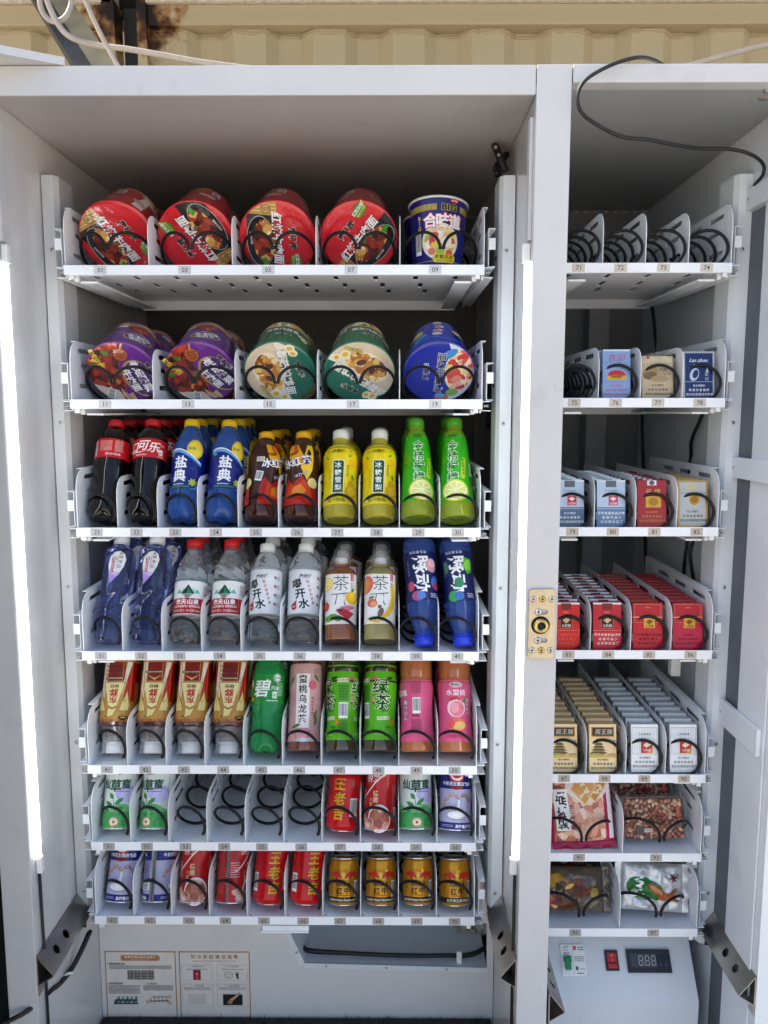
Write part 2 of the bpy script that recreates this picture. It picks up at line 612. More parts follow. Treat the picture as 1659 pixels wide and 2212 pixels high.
# ---------------------------------------------------------------- shipping containers behind
WY = 3.0
def container(x0, x1, lab, phase, name='shipping_container'):
    root = empty(name, ((x0 + x1) / 2, WY, GZ))
    zt, zr = 1.405 - GZ, 1.325 - GZ
    ox = (x0 + x1) / 2
    mb = MB()
    poly = [(x0 - ox, 0.)]
    x = x0 + phase
    P = .278
    while x < x1 - .02:
        for dx, dy in ((0, 0), (.072, 0), (.112, .042), (.190, .042), (.238, 0)):
            if x0 < x + dx < x1:
                poly.append((x + dx - ox, dy))
        x += P
    poly.append((x1 - ox, 0.))
    n = len(poly)
    rnd = random.Random(5)
    vs = [(p[0], p[1], .1) for p in poly] + [(p[0], p[1], zr + .004) for p in poly]
    mb.add(vs, [(i, i + 1, n + i + 1, n + i) for i in range(n - 1)], 'contain')
    mb.build('corrugated_panel', root)
    # weld seam along the top of the corrugation
    seam = []
    for i in range(n - 1):
        for k in range(4):
            a, b = poly[i], poly[i + 1]
            t = k / 4
            seam.append((a[0] + (b[0] - a[0]) * t, a[1] + (b[1] - a[1]) * t - .003, zr - .012 + rnd.uniform(-.006, .006)))
    MB().tube(seam, .0035, 'contain', 5).build('weld_seam', root)
    MB().box(x0 - ox, x1 - ox, -.030, .05, zr, zt - .013, 'contain', b=.004).build('top_rail', root)
    MB().box(x0 - ox, x1 - ox, -.045, .05, zt - .012, zt + .05, 'foam').build('roof_edge', root)
    MB().box(x0 - ox, x1 - ox, -.02, .05, .0, .13, 'contain', b=.004).build('bottom_rail', root)
    MB().box(x0 - ox, x1 - ox, .055, 2.4, zt - .05, zt - .01, 'contain').build('roof', root)
    tag(root, lab, 'container', 'containers behind the machine')
    return root, ox, zt
cl = container(-3.6, -.955, 'tan corrugated container left of the rusty gap, behind the cables', .05)
cr_ = container(-.835, 4.6, 'tan corrugated container right of the rusty gap, above the cabinets', .055)
for (root, ox, zt), xa, xb in ((cl, -.990, -.945), (cr_, -.868, -.835)):
    MB().box(xa - ox, xb - ox, -.045, .05, 0, zt, 'contain', b=.003).build('corner_post', root)
# burnt weld marks on both posts and rails: soot and rust painted round the welds
def rust(name, c0, rad):
    m = mat(name, (.44, .365, .232), .6, var=.2, scale=6)
    nt = m.node_tree
    p = nt.nodes['Principled BSDF']
    ge = nt.nodes.new('ShaderNodeTexCoord')
    vm = nt.nodes.new('ShaderNodeVectorMath'); vm.operation = 'DISTANCE'
    vm.inputs[1].default_value = c0
    nt.links.new(ge.outputs['Object'], vm.inputs[0])
    nz = nt.nodes.new('ShaderNodeTexNoise'); nz.inputs['Scale'].default_value = 22; nz.inputs['Detail'].default_value = 8
    nt.links.new(ge.outputs['Object'], nz.inputs['Vector'])
    ma = nt.nodes.new('ShaderNodeMath'); ma.operation = 'MULTIPLY_ADD'; ma.inputs[1].default_value = .30
    nt.links.new(nz.outputs['Fac'], ma.inputs[0]); nt.links.new(vm.outputs['Value'], ma.inputs[2])
    cr = nt.nodes.new('ShaderNodeValToRGB')
    e = cr.color_ramp.elements
    e[0].position, e[0].color = rad, (.012, .008, .006, 1)
    e[1].position, e[1].color = rad + .11, (.44, .365, .232, 1)
    x = e.new(rad + .035); x.color = (.10, .035, .010, 1)
    x = e.new(rad + .07); x.color = (.30, .17, .07, 1)
    nt.links.new(ma.outputs[0], cr.inputs[0])
    nt.links.new(cr.outputs[0], p.inputs['Base Color'])
    return m
zt = cl[2]
for (root, ox, zt_), cx in ((cl, -.955), (cr_, -.85)):
    rm = rust('burnt_weld_paint', (cx - ox, -.03, zt_ - .045), .185)
    for ch in root.children:
        if ch.name.split('.')[0] in ('corner_post', 'top_rail', 'corrugated_panel', 'weld_seam'):
            ch.data.materials[0] = rm
# dark gap filler between the two containers
gp = MB().box(-.944, -.869, WY + .06, WY + .10, GZ, 1.42, 'strut').build('gap_strip')
tag(gp, 'dark filler strip in the sooty gap between the two containers', 'strip')

# canopy sheet added to keep direct sun off the strut and containers
cn = MB().box(-5, 5.5, 2.3, 7.0, 1.56, 1.60, 'strut').build('shade_canopy')
tag(cn, 'grey canopy sheet added above the containers for shade', 'canopy')

# slanting strut and loose white cables, up left
a, b = at(75, -30, 2.7), at(188, 150, 2.3)
d = (b - a)
st = empty('roof_strut', a)
side = Vector((1, 0, 0))
up = d.normalized().cross(side).normalized()
def bar(p, q, w0, w1, h0, h1, m):
    t = (q - p).normalized()
    sd = (Vector((1, 0, 0)) - t * t.x).normalized()
    un = t.cross(sd)
    vs = [c + sd * w + un * h for c in (p, q) for w, h in ((w0, h0), (w1, h0), (w1, h1), (w0, h1))]
    return vs, [(0, 1, 2, 3), (7, 6, 5, 4), (0, 4, 5, 1), (1, 5, 6, 2), (2, 6, 7, 3), (3, 7, 4, 0)]
z0 = Vector((0, 0, 0))
e2 = d + d.normalized() * .5
MB().add(*bar(z0, e2, -.035, .005, -.004, .03, 'strut'), 'strut').build('web', st)
MB().add(*bar(z0, e2, .006, .062, .012, .03, 'strut2'), 'strut2').build('flange', st)
tag(st, 'slanting grey and tan steel strut behind the loose cables', 'strut')
Yc = 2.05
c1 = [at(128, -40, Yc), at(85, -25, Yc), at(82, 10, Yc), at(100, 38, Yc), at(125, 44, Yc), at(146, 30, Yc), at(150, -10, Yc), at(146, -40, Yc)]
pts = [at(148, -30, Yc), at(152, 5, Yc + .01), at(140, 35, Yc), at(118, 45, Yc), at(98, 36, Yc), at(86, 14, Yc), at(84, -12, Yc), at(90, -40, Yc)]
cb = empty('coiled_cable', pts[3])
off = pts[3]
MB().tube([p - off for p in spline(pts, 8)], .0068, 'cable').build('loop', cb)
pts = [at(92, -40, Yc - .02), at(100, 0, Yc - .02), at(122, 48, Yc - .02), at(150, 78, Yc - .02), at(200, 95, Yc), at(270, 104, Yc), at(340, 116, Yc), at(440, 134, Yc), at(560, 150, Yc)]
MB().tube([p - off for p in spline(pts, 8)], .0068, 'cable').build('run', cb)
tag(cb, 'looped off-white cable hanging across the rusty container gap', 'cable')
pts = [at(150, -40, 1.95), at(180, -4, 1.95), at(200, 40, 1.95), at(226, 92, 1.95), at(258, 150, 1.95)]
c2 = MB().tube(spline(pts, 6), .0058, 'cable').build('straight_cable')
tag(c2, 'thin straight beige cable running down beside the steel strut', 'cable')
pts = [at(1480, 144, 2.2), at(1540, 128, 2.2), at(1600, 112, 2.2), at(1680, 92, 2.2), at(1760, 66, 2.2)]
c3 = MB().tube(spline(pts, 6), .0068, 'cable').build('beige_cable')
tag(c3, 'beige cable rising to the right behind the cigarette cabinet top', 'cable')

# ---------------------------------------------------------------- cabinets
Y0, YF, YB = 1.46, 1.31, 2.14
XL, XR, ZC = -.6227, .2274, .486
XO, XM = -.6757, .2810
ZT = .5265
X2L, X2R, Z2C = .2850, .651, .501
ZFLOOR = -1.32

cab = empty('drinks_cabinet', (-.2, YF, GZ))
def P(mb, name, parent=None, recalc=False):
    o = mb.build(name, None, recalc)
    o.parent = parent or cab
    o.matrix_parent_inverse = (parent or cab).matrix_world.inverted()
    return o
bpy.context.view_layer.update()
M['ceil'] = mat('shade_toned_ceiling_liner', (.47, .45, .445), .15, var=.05, scale=4, rvar=.05, scuff=.06)  # ceiling copy of the liner, toned down to carry its shade
# walls: a front frame strip, then the jamb, with a fine joint between
P(MB().box(XO, XL, YF, YF + .018, GZ + .09, ZT - .002, 'paint', b=.0015).box(XO, XL - .001, YF + .0195, YB, GZ + .09, ZT - .002, 'gloss'), 'side_wall')
P(MB().box(XR, XM, YF - .002, YF + .018, GZ + .09, ZT, 'paint', b=.0015).box(XR + .001, XM, YF + .0195, YB, GZ + .09, ZT - .002, 'gloss'), 'centre_post')
P(MB().box(XL + .001, XR, YF + .002, YB, ZC, ZC + .012, 'ceil'), 'ceiling')
P(MB().box(XO - .0, XR - .0012, YF, YF + .0045, ZC - .003, ZT, 'paint', b=.0012).box(XO, XR - .0012, YF + .005, YF + .030, ZC + .013, ZT - .0005, 'paint'), 'top_beam')
P(MB().box(XO + .001, XM - .001, YF + .031, YB, ZT - .006, ZT - .003, 'paint'), 'roof')
M['backwall'] = mat('shade_toned_back_liner', (.10, .09, .082), .4, var=.08, scale=5)  # liner at the back darkened; the deep shade is painted into its colour
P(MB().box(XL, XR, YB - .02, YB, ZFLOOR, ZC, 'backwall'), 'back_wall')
P(MB().box(XL, XR, YF + .002, YB, ZFLOOR - .03, ZFLOOR, 'paint'), 'floor')
P(MB().box(XL + .004, XR - .004, YF + .02, 1.60, ZFLOOR, ZFLOOR + .012, 'carpet', b=.003), 'floor_mat')
# fuzzy edge of the mat
mb = MB()
rnd = random.Random(2)
for i in range(900):
    x, y = rnd.uniform(XL + .006, XR - .006), rnd.uniform(1.52, 1.598)
    h = rnd.uniform(.004, .012)
    mb.add([(x - .0012, y, ZFLOOR + .011), (x + .0012, y, ZFLOOR + .011), (x + rnd.uniform(-.003, .003), y + rnd.uniform(-.003, .003), ZFLOOR + .011 + h)], [(0, 1, 2)], 'carpet')
P(mb, 'mat_pile').__setitem__('kind', 'stuff')

# evaporator grille slots on the right wall at the back
mb = MB()
for r in range(2):
    for k in range(6):
        mb.box(XR - .0025, XR + .0005, 1.62 + k * .045, 1.632 + k * .045, .03 - r * .07, .075 - r * .07, 'dark')
P(mb, 'wall_vent')

def posts(x0, x1, ztop, zbot, name='rail_post', parent=None, sgn=1):
    """folded steel post: face, chamfer, return and a slotted back flange"""
    mb = MB()
    xa, xb = (x0, x1) if sgn > 0 else (x1, x0)           # xa at the wall
    poly = [(xa, 1.5), (xb - sgn * .006, 1.5), (xb, 1.512), (xb, 1.575), (xb - sgn * .003, 1.575), (xb - sgn * .003, 1.513), (xb - sgn * .008, 1.503), (xa, 1.503)]
    mb.prism(poly, zbot, ztop, 'xy', 'grey' if sgn < 0 or parent else 'paint')
    z = ztop - .14
    while z > zbot + .1:
        mb.box(xb - sgn * .004, xb + sgn * .0006, 1.535, 1.555, z, z + .007, 'dark')
        z -= .233
    z = ztop - .13
    while z > zbot:
        screw(mb, xa + sgn * .014, 1.4995, z, 'y', .0036)
        z -= .31
    return P(mb, name, parent, True)
posts(XL + .001, -.595, .419, -1.0)
posts(.1995, XR - .001, .417, -1.0, sgn=-1)

# LED tubes on both jambs
def led(x, sgn):
    z0, z1 = -.783, .236
    yc, h = 1.338, .0060
    o = MB()
    pr = [(x, yc - h), (x + sgn * .006, yc - h * .9), (x + sgn * .0085, yc), (x + sgn * .006, yc + h * .9), (x, yc + h)]
    o.prism(pr, z0 + .0, z1, 'xy', 'led')
    t = P(o, 'led_tube', None, True)
    for a, b in ((z1 + .0005, z1 + .03), (z0 - .03, z0 - .0005)):
        c = MB()
        c.box(min(x, x + sgn * .013), max(x, x + sgn * .010), yc - h, yc + h, a, b, 'plastic', b=.002)
        P(c, 'end_cap', t)
    c = MB()
    c.tube([(x + sgn * .003, yc, z0 - .03), (x + sgn * .003, yc + .002, z0 - .2), (x + sgn * .003, yc, z0 - .42)], .0028, 'rubber')
    P(c, 'led_cable', t)
    return t
led(XL, 1)
led(XR, -1)
# upper housing strips of the tubes
P(MB().box(XL, XL + .006, 1.327, 1.349, .27, ZC - .03, 'paint', b=.001), 'strip_channel')
P(MB().box(XR - .006, XR, 1.327, 1.349, .27, ZC - .03, 'paint', b=.001), 'strip_channel')

# lower back panel with the cable opening
YP = 1.606
def pz(px, py, Y=YP):
    v = at(px, py, Y)
    return (v.x, v.z)
hole = [pz(618, 1994), pz(659, 2080), pz(1052, 2089), pz(1052, 1994)]
vs, fs = plate([(XL, ZFLOOR), (XR, ZFLOOR), (XR, -.985), (XL, -.985)], [hole], .002)
xf = Matrix(((1, 0, 0, 0), (0, 0, 1, YP + .001), (0, 1, 0, 0), (0, 0, 0, 1)))
M['panel'] = mat('lower_panel_paint', (.74, .72, .70), .25, var=.05, scale=5, scuff=.08)
lp = P(MB().add(vs, fs, 'panel', xf=xf), 'lower_panel', None, True)
mb = MB()
p0, p1, p2 = Vector((hole[0][0], YP, hole[0][1])), Vector((hole[1][0], YP, hole[1][1])), Vector((hole[2][0], YP, hole[2][1]))
for a, b in ((p0, p1), (p1, p2)):
    t = (b - a).normalized()
    nrm = Vector((t.z, 0, -t.x))
    if nrm.z > 0 and a is p1:
        nrm = -nrm
    if a is p0 and nrm.x > 0:
        nrm = -nrm
    q = [a, b, b + nrm * .011, a + nrm * .011]
    mb.add([v + Vector((0, -.0005, 0)) for v in q] + [v + Vector((0, -.002, 0)) for v in q], [(0, 1, 2, 3), (7, 6, 5, 4), (0, 4, 5, 1), (1, 5, 6, 2), (2, 6, 7, 3), (3, 7, 4, 0)], 'grey')
    for k in (.12, .45, .78) if a is p1 else (.7,):
        c = a + (b - a) * k + nrm * .0055
        screw(mb, c.x, c.y - .002, c.z, 'y', .0028)
P(mb, 'opening_flange', lp, True)
mb = MB()
mb.box(hole[0][0] - .02, XR - .002, 1.75, 1.755, -1.20, -.985, 'grey')
mb.add([(hole[1][0], YP, hole[1][1]), (hole[2][0], YP, hole[2][1]), (hole[2][0], 1.75, hole[2][1]), (hole[1][0], 1.75, hole[1][1])], [(0, 1, 2, 3)], 'grey')
mb.add([(hole[0][0], YP, hole[0][1]), (hole[1][0], YP, hole[1][1]), (hole[1][0], 1.75, hole[1][1]), (hole[0][0], 1.75, hole[0][1])], [(0, 1, 2, 3)], 'grey')
for px, py in ((822, 2022), (1196 * .329 + 576, 2023)):
    v = at(px, py, 1.749)
    screw(mb, v.x, 1.7495, v.z, 'y', .003, 'dark')
P(mb, 'recess_lining', lp)
mb = MB()
for k in range(3):
    q = [at(630, 2005, 1.70), at(655, 2045, 1.66), at(672, 2056, 1.63), at(760, 2060 + k, 1.63), at(860, 2064 + k, 1.63), at(960, 2064 + k, 1.63), at(1020, 2062, 1.64), at(1060, 2040, 1.66)]
    mb.tube([p + Vector((0, -.004 * k, .0045 * k)) for p in spline(q, 6)], .0042, 'rubber')
P(mb, 'cable_bundle', lp)
bm = bmesh.new()
bmesh.ops.create_icosphere(bm, subdivisions=4, radius=1)
rnd = random.Random(4)
from mathutils import noise as mnoise
for v in bm.verts:
    d = mnoise.noise(v.co * 2.2) * .5 + mnoise.noise(v.co * 6) * .22
    v.co = v.co * (1 + d)
    v.co = Vector((v.co.x * .030, v.co.y * .02, v.co.z * .024))
c = at(1008, 2016, 1.735)
bm.verts.index_update()
mb = MB().add([(v.co + c)[:] for v in bm.verts], [[v.index for v in f.verts] for f in bm.faces], 'foam', smooth=True)
c2_ = at(1042, 2002, 1.735)
mb.add([(v.co * .7 + c2_)[:] for v in bm.verts], [[v.index for v in f.verts] for f in bm.faces], 'foam', smooth=True)
bm.free()
P(mb, 'foam_filler', lp)
c = at(993, 2071, 1.615)
P(MB().box(c.x - .006, c.x + .006, c.y, c.y + .01, c.z - .014, c.z + .016, 'plastic', b=.003), 'cable_clip', lp)
# bent tab under the lowest tray
a, b = at(562, 2000, 1.47), at(668, 2014, 1.47)
P(MB().box(a.x, b.x, 1.466, 1.53, b.z, b.z + .003, 'tray', b=.001).box(a.x + .004, b.x, 1.469, 1.472, b.z + .003, a.z, 'tray', b=.001), 'bent_tab')

# printed notices on the lower panel
def flatmap(x, y, z):
    return lambda s, t, o: (x + s, y - o, z + t)
def notice_one():
    a, b = at(225, 2057, YP - .001), at(384, 2200, YP - .001)
    W, H = (b.x - a.x) * 1000, (a.z - b.z) * 1000
    L = Lab(flatmap((a.x + b.x) / 2, YP - .0006, (a.z + b.z) / 2), smooth=False)
    L.rect(0, 0, W, H, 'b5834f', m='paper')
    L.rect(0, 0, W - 4.5, H - 4.5, 'e6ddd4', m='paper')
    y = H / 2
    L.rect(0, y - 15.5, W * .55, 13.5, 'c07c42', m='paper', r=5)
    L.row('弹簧货道机器注意事项', 0, y - 13.2, 6.2, 'f3e8da', m='paper', bold=.02)
    L.txt('Warm Tips For Spiral Cell Slot', 0, y - 19.6, 3.2, 'f3e8da', m='paper', bold=.01)
    L.txt('1.调整弹簧的方向', -W * .34, y - 29, 5, '3a3434', m='paper')
    L.fine(0, y - 37, W * .88, 9, 4, '6b635e', m='paper')
    L.rect(0, y - 55, W * .38, 22, '9a948c', m='paper')
    for k in range(4):
        for j in range(3):
            cx = -W * .14 + k * W * .095
            pts = [(5.2 * math.cos(q / 10 * math.pi), 4 * math.sin(q / 10 * math.pi)) for q in range(20)]
            for q in range(20):
                p_, r_ = pts[q], pts[(q + 1) % 20]
                L.poly([(cx + p_[0], y - 48.5 - j * 6 + p_[1]), (cx + r_[0], y - 48.5 - j * 6 + r_[1]), (cx + r_[0] * .75, y - 48.5 - j * 6 + r_[1] * .75), (cx + p_[0] * .75, y - 48.5 - j * 6 + p_[1] * .75)], '1c1a1a', 'paper')
            L.lay -= 20 * L.dz
    L.txt('2.商品摆放要求', -W * .36, y - 75, 5, '3a3434', m='paper')
    L.txt('3.上货方法', W * .15, y - 75, 5, '3a3434', m='paper')
    L.fine(-W * .24, y - 89, W * .44, 21, 7, '6b635e', m='paper')
    L.fine(W * .24, y - 85, W * .42, 13, 5, '6b635e', m='paper')
    L.poly([(-W * .40, y - 124), (-W * .05, y - 124), (-W * .07, y - 112), (-W * .37, y - 112)], '4a3a38', 'paper')
    for k in range(5):
        x = -W * .355 + k * W * .062
        L.poly([(x, y - 121), (x + 7, y - 121), (x + 8, y - 106), (x + 3, y - 104)], '8fa3a0' if k % 2 else '6f8c8a', 'paper')
        L.rect(x + 4, y - 114, 5, 4, '22302f', m='paper')
    L.poly([(W * .08, y - 118), (W * .38, y - 118), (W * .42, y - 104), (W * .17, y - 104)], 'b8aa9c', 'paper')
    for k in range(5):
        L.rect(W * .16 + k * 8.5, y - 111 + k * .4, 5, 5, 'e6e0d8', m='paper')
        L.rect(W * .14 + k * 8.5, y - 116 + k * .4, 6, 2, '5a4a40', m='paper')
    L.ell(W * .1, y - 117, 6, 4, 'd9b59a', m='paper')
    L.ell(W * .4, y - 120, 5, 4, 'd9b59a', m='paper')
    P(L.into(MB()), 'instruction_notice', lp)['label'] = 'printed notice on loading the spiral slots'
notice_one()
def notice_two():
    a, b = at(386, 2057, YP - .001), at(543, 2200, YP - .001)
    W, H = (b.x - a.x) * 1000, (a.z - b.z) * 1000
    L = Lab(flatmap((a.x + b.x) / 2, YP - .0006, (a.z + b.z) / 2), smooth=False)
    L.rect(0, 0, W, H, 'b5834f', m='paper')
    L.rect(0, 0, W - 4.5, H - 4.5, 'e6ddd4', m='paper')
    y = H / 2
    L.row('制冷系统清洁指导', 0, y - 12, 10, 'b0713a', 1.32, m='paper', bold=.03)
    L.txt('REFRIGERATION SYSTEM CLEANING INSTRUCTION', 0, y - 22, 4.1, 'c08a58', m='paper', bold=.0)
    def frame(cx, cy, w, h):
        L.rect(cx, cy, w, h, '8a817a', m='paper')
        L.rect(cx, cy, w - .9, h - .9, 'e6ddd4', m='paper')
    xs = (-W * .25, W * .25)
    for i, (x, yy, h, t) in enumerate(((xs[0], y - 49, 37, '1、关闭电源开关。'), (xs[1], y - 49, 37, '2、拔下电源插头。'), (xs[0], y - 102, 53, '3、在机器背面'), (xs[1], y - 102, 53, '4、用软毛刷清扫'))):
        frame(x, yy, W * .43, h)
        L.txt(t, x, yy + h / 2 - 4, 4.2, '3a3434', m='paper', bold=.01)
        L.fine(x, yy + h / 2 - 10.5, W * .3 if i < 2 else W * .38, 4 if i < 2 else 8, 1 if i < 2 else 3, '7a726c', m='paper')
    x = xs[0]
    L.rect(x, y - 54, 16, 23, '241416', m='paper')
    L.rect(x, y - 54, 13.5, 20.5, 'b3151d', m='paper')
    L.ell(x, y - 52, 2.6, 2.6, 'f0e0e0', m='paper')
    L.ell(x, y - 52, 1.7, 1.7, 'b3151d', m='paper')
    L.rect(x, y - 60, .9, 5, 'f0e0e0', m='paper')
    x = xs[1]
    L.rect(x - 8, y - 54, 17, 16, '3a3434', m='paper', r=3)
    L.rect(x - 8, y - 54, 15.4, 14.4, 'e6ddd4', m='paper', r=2.5)
    L.ell(x - 8, y - 54, 6, 5.6, '3a3434', m='paper')
    L.ell(x - 8, y - 54, 5.4, 5, 'e6ddd4', m='paper')
    for dx, dy in ((-3, 2), (3, 2), (0, -2.6)):
        L.rect(x - 8 + dx, y - 54 + dy, 1.6, 2, '241f1f', m='paper')
    L.poly([(x + 7, y - 50), (x + 14, y - 50), (x + 13, y - 58), (x + 15, y - 63), (x + 10, y - 63)], '3a3434', 'paper')
    for k in range(3):
        L.rect(x + 8 + k * 2.4, y - 48, .7, 6, '3a3434', m='paper')
    x = xs[0]
    for k in range(5):
        L.rect(x, y - 100 - k * 5.2, 40, .5, 'a8a29c', m='paper')
    for k in range(11):
        L.rect(x - 20 + k * 4, y - 110.5, .5, 21, 'b8b2ac', m='paper')
    x = xs[1]
    L.rect(x, y - 111, 42, 25, '17181a', m='paper')
    for k in range(12):
        L.rect(x, y - 101 - k * 2, 42, .5, '2e3033', m='paper')
    L.poly([(x - 13, y - 118), (x - 3, y - 121), (x + 1, y - 112), (x - 6, y - 109)], 'b98a58', 'paper')
    L.poly([(x - 6, y - 109), (x + 1, y - 112), (x + 6, y - 107), (x + 18, y - 95), (x + 15, y - 93), (x + 2, y - 104)], 'd9a98c', 'paper')
    P(L.into(MB()), 'instruction_notice', lp)['label'] = 'printed notice on cleaning the cooling system'
notice_two()

# folded steel deflectors at the foot of each rail post
def deflector(x, sgn, dz, parent):
    za, zb, dx = -.958 + dz, -.995 + dz, .0287
    y0, y1 = 1.312, 1.4976
    xb = x + sgn * dx
    xa = x + sgn * .001
    # sloped plate with two holes
    ln = math.hypot(dx, za - zb)
    vs, fs = plate([(0, y0), (ln, y0), (ln, y1), (0, y1)], [disc(ln * .52, y0 + .048, .0085), disc(ln * .52, y0 + .091, .0085)], .0015)
    ux = Vector((sgn * dx, 0, zb - za)).normalized()
    uy = Vector((0, 1, 0))
    uz = ux.cross(uy)
    xf = Matrix((ux.to_4d() * 0 + Vector((ux.x, uy.x, uz.x, xa)), Vector((ux.y, uy.y, uz.y, 0)), Vector((ux.z, uy.z, uz.z, za)), Vector((0, 0, 0, 1))))
    mb = MB().add(vs, fs, 'steel', xf=xf)
    # upper cap, sloping back to the wall, and the lower return
    mb.add([(xa, y1, za), (xb, y1 + .001, zb), (xa, y1 + .03, za + .012), (xb, y1 + .02, zb + .012)], [(0, 1, 3, 2)], 'steel')
    q = [(xb, zb), (xb + sgn * .0004, zb - .0015), (xa + sgn * .002, za - .055), (xa, za - .055)]
    mb.prism(q, y0, y1, 'xz', 'steel')
    mb.box(min(x, xa + sgn * .0014), max(x, xa + sgn * .0014), y0, y1, za - .075, za, 'steel')
    mb.box(min(xa, xb), max(xa, xb), y1 - .03, y1 - .028, za - .05, zb, 'dark')
    return P(mb, 'steel_deflector', parent, True)
deflector(XL, 1, 0, cab)
deflector(XR, -1, 0, cab)

# black wiring at the foot of the left jamb and at the top right corner
mb = MB()
q = [at(192, 2015, 1.50), at(172, 2060, 1.47), at(150, 2100, 1.44), at(126, 2130, 1.40), at(110, 2142, 1.37), at(80, 2170, 1.325), at(50, 2192, 1.30), at(10, 2212, 1.29), at(-30, 2225, 1.28)]
s_ = spline(q, 8)
mb.tube(s_, .0042, 'rubber')
mb.tube([p + Vector((.004, -.001, .004)) for p in s_[:36]], .0042, 'rubber')
mb.tube(spline([at(100, 2110, 1.40), at(98, 2130, 1.38), at(104, 2142, 1.37)], 5), .0018, 'rubber')
mb.tube(spline([at(136, 2112, 1.42), at(145, 2106, 1.42), at(157, 2104, 1.42)], 5), .0025, 'plastic')
P(mb, 'wiring')
mb = MB()
q = [at(1092, 372, 1.53), at(1082, 348, 1.53), at(1073, 325, 1.54), at(1069, 312, 1.56), at(1082, 306, 1.60), at(1096, 318, 1.62), at(1092, 335, 1.6), at(1082, 350, 1.58), at(1072, 362, 1.56), at(1074, 378, 1.55)]
mb.tube(spline(q, 8), .0068, 'rubber')
for px, py in ((1070, 318), (1076, 335)):
    v = at(px, py, 1.525)
    mb.box(v.x - .002, v.x + .003, v.y - .001, v.y + .006, v.z - .002, v.z + .002, 'brass')
P(mb, 'wire_loom')

# yellow lock plate on the centre post
a, b = at(1143, 1272, YF - .004), at(1196, 1421, YF - .004)
cx, cz, W, H = (a.x + b.x) / 2, (a.z + b.z) / 2, b.x - a.x, a.z - b.z
vs, fs = plate(rrect(0, 0, W, H, .006), [disc(-.002, -.002, .0155, 24), oblong(-.0005, H * .175, .021, .009), oblong(-.0005, -H * .235, .021, .008)], .003)
xf = Matrix(((1, 0, 0, cx), (0, 0, 1, YF - .0045), (0, 1, 0, cz), (0, 0, 0, 1)))
mb = MB().add(vs, fs, 'brass', xf=xf)
for z in (H * .36, -H * .38):
    for x in (-.0155, 0, .0155):
        screw(mb, cx + x, YF - .006, cz + z, 'y', .0056 if x else .0058, 'screw' if x else 'brassdark')
for z in (H * .175, -H * .235):
    screw(mb, cx - .006, YF - .006, cz + z, 'y', .0062)
lk = P(mb, 'lock_plate')
xf = Matrix.Translation((cx - .002, YF - .0035, cz - .002)) @ Matrix.Rotation(R(90), 4, 'X')
P(MB().lathe([(15.4, -.6), (15.4, .2)], 'dark', 24, xf=xf).lathe([(12.5, 0), (12.5, 9), (11, 11), (6.5, 11), (6.2, 3)], 'brassdark', 24, xf=xf).lathe([(5.9, .5), (5.9, 9)], 'dark', 16, xf=xf).lathe([(18.5, -.75), (18.5, -.25)], 'dark', 24, xf=xf), 'lock_cylinder', lk)

# the door itself, swung open to the left
q = Matrix.Translation((XO - .0012, YF - .004, 0)) @ Matrix.Rotation(R(-6), 4, 'Z')
dr = P(MB().box(-.040, -.0, -.86, -.004, GZ + .10, .40, 'gasket', b=.003, xf=q), 'open_door')
P(MB().box(-.046, -.0405, -.84, -.03, GZ + .14, .36, 'gasket', xf=q), 'door_glass', dr)
P(MB().box(XO - .045, XO - .0004, 1.283, 1.325, GZ + .09, .41, 'gasket', b=.002), 'hinge_gasket', dr)
# corner of the open door's top flap, top left
v0, v1 = Vector((-.498, 1.312, .5275)), Vector((-.66, 1.225, .5275))
mb = MB().prism([(v0.x, v0.y), (v1.x, v1.y), (-.80, 1.20), (-.80, 1.33), (v0.x - .02, 1.33)], .5275, .5395, 'xy', 'paint')
P(mb, 'door_flap', None, True)
tag(cab, 'wide white drinks cabinet standing open with seven trays and lit tubes', 'vending machine')

# ---------------------------------------------------------------- the narrower cabinet on the right
M['gapshade'] = mat('painted_recess_shade', (.12, .135, .155), .6, var=.1)  # painted tone for the shadow in the jamb recess
M['shade'] = mat('channel_painted_shade', (.36, .37, .39), .5, var=.1)  # channel paint darkened to put the rear shade into its colour
cab2 = empty('cigarette_cabinet', (.47, YF, GZ))
bpy.context.view_layer.update()
XO2 = .705
M['ceilshade'] = mat('ceiling_painted_shade', (.33, .35, .355), .35, var=.06, scale=5)  # cabinet paint darkened overhead; shade is put into the colour
P(MB().box(X2R, XO2, YF, YB, GZ + .09, ZT + .0, 'grey'), 'side_wall', cab2)
P(MB().box(X2L - .0016, X2L, YF + .021, YB, GZ + .09, ZT, 'grey'), 'partition', cab2)
P(MB().box(X2L, X2R, YF + .002, YB, Z2C, Z2C + .012, 'ceilshade'), 'ceiling', cab2)
P(MB().box(X2L - .0022, XO2, YF - .001, YF + .03, Z2C - .001, ZT + .0008, 'paint', b=.0018), 'top_beam', cab2)
P(MB().box(X2L, XO2, YF + .031, YB, ZT - .006, ZT - .002, 'paint'), 'roof', cab2)
M['backshade'] = mat('back_panel_painted_shade', (.24, .25, .26), .45, var=.08, scale=5)  # back panel darkened so the colour itself holds the shade
P(MB().box(X2L, X2R, 2.11, YB, ZFLOOR, Z2C, 'backshade'), 'back_wall', cab2)
P(MB().box(X2L, X2R, YF + .002, YB, ZFLOOR - .03, ZFLOOR, 'paint'), 'floor', cab2)
mb = MB()                                              # serrated folding seams along the ceiling
for k in range(34):
    y = 1.34 + k * .0225
    mb.add([(X2R - .0005, y, Z2C - .001), (X2R - .0005, y + .014, Z2C - .001), (X2R - .005, y + .007, Z2C - .001), (X2R - .001, y + .007, Z2C - .006)], [(0, 1, 2), (0, 1, 3)], 'paint')
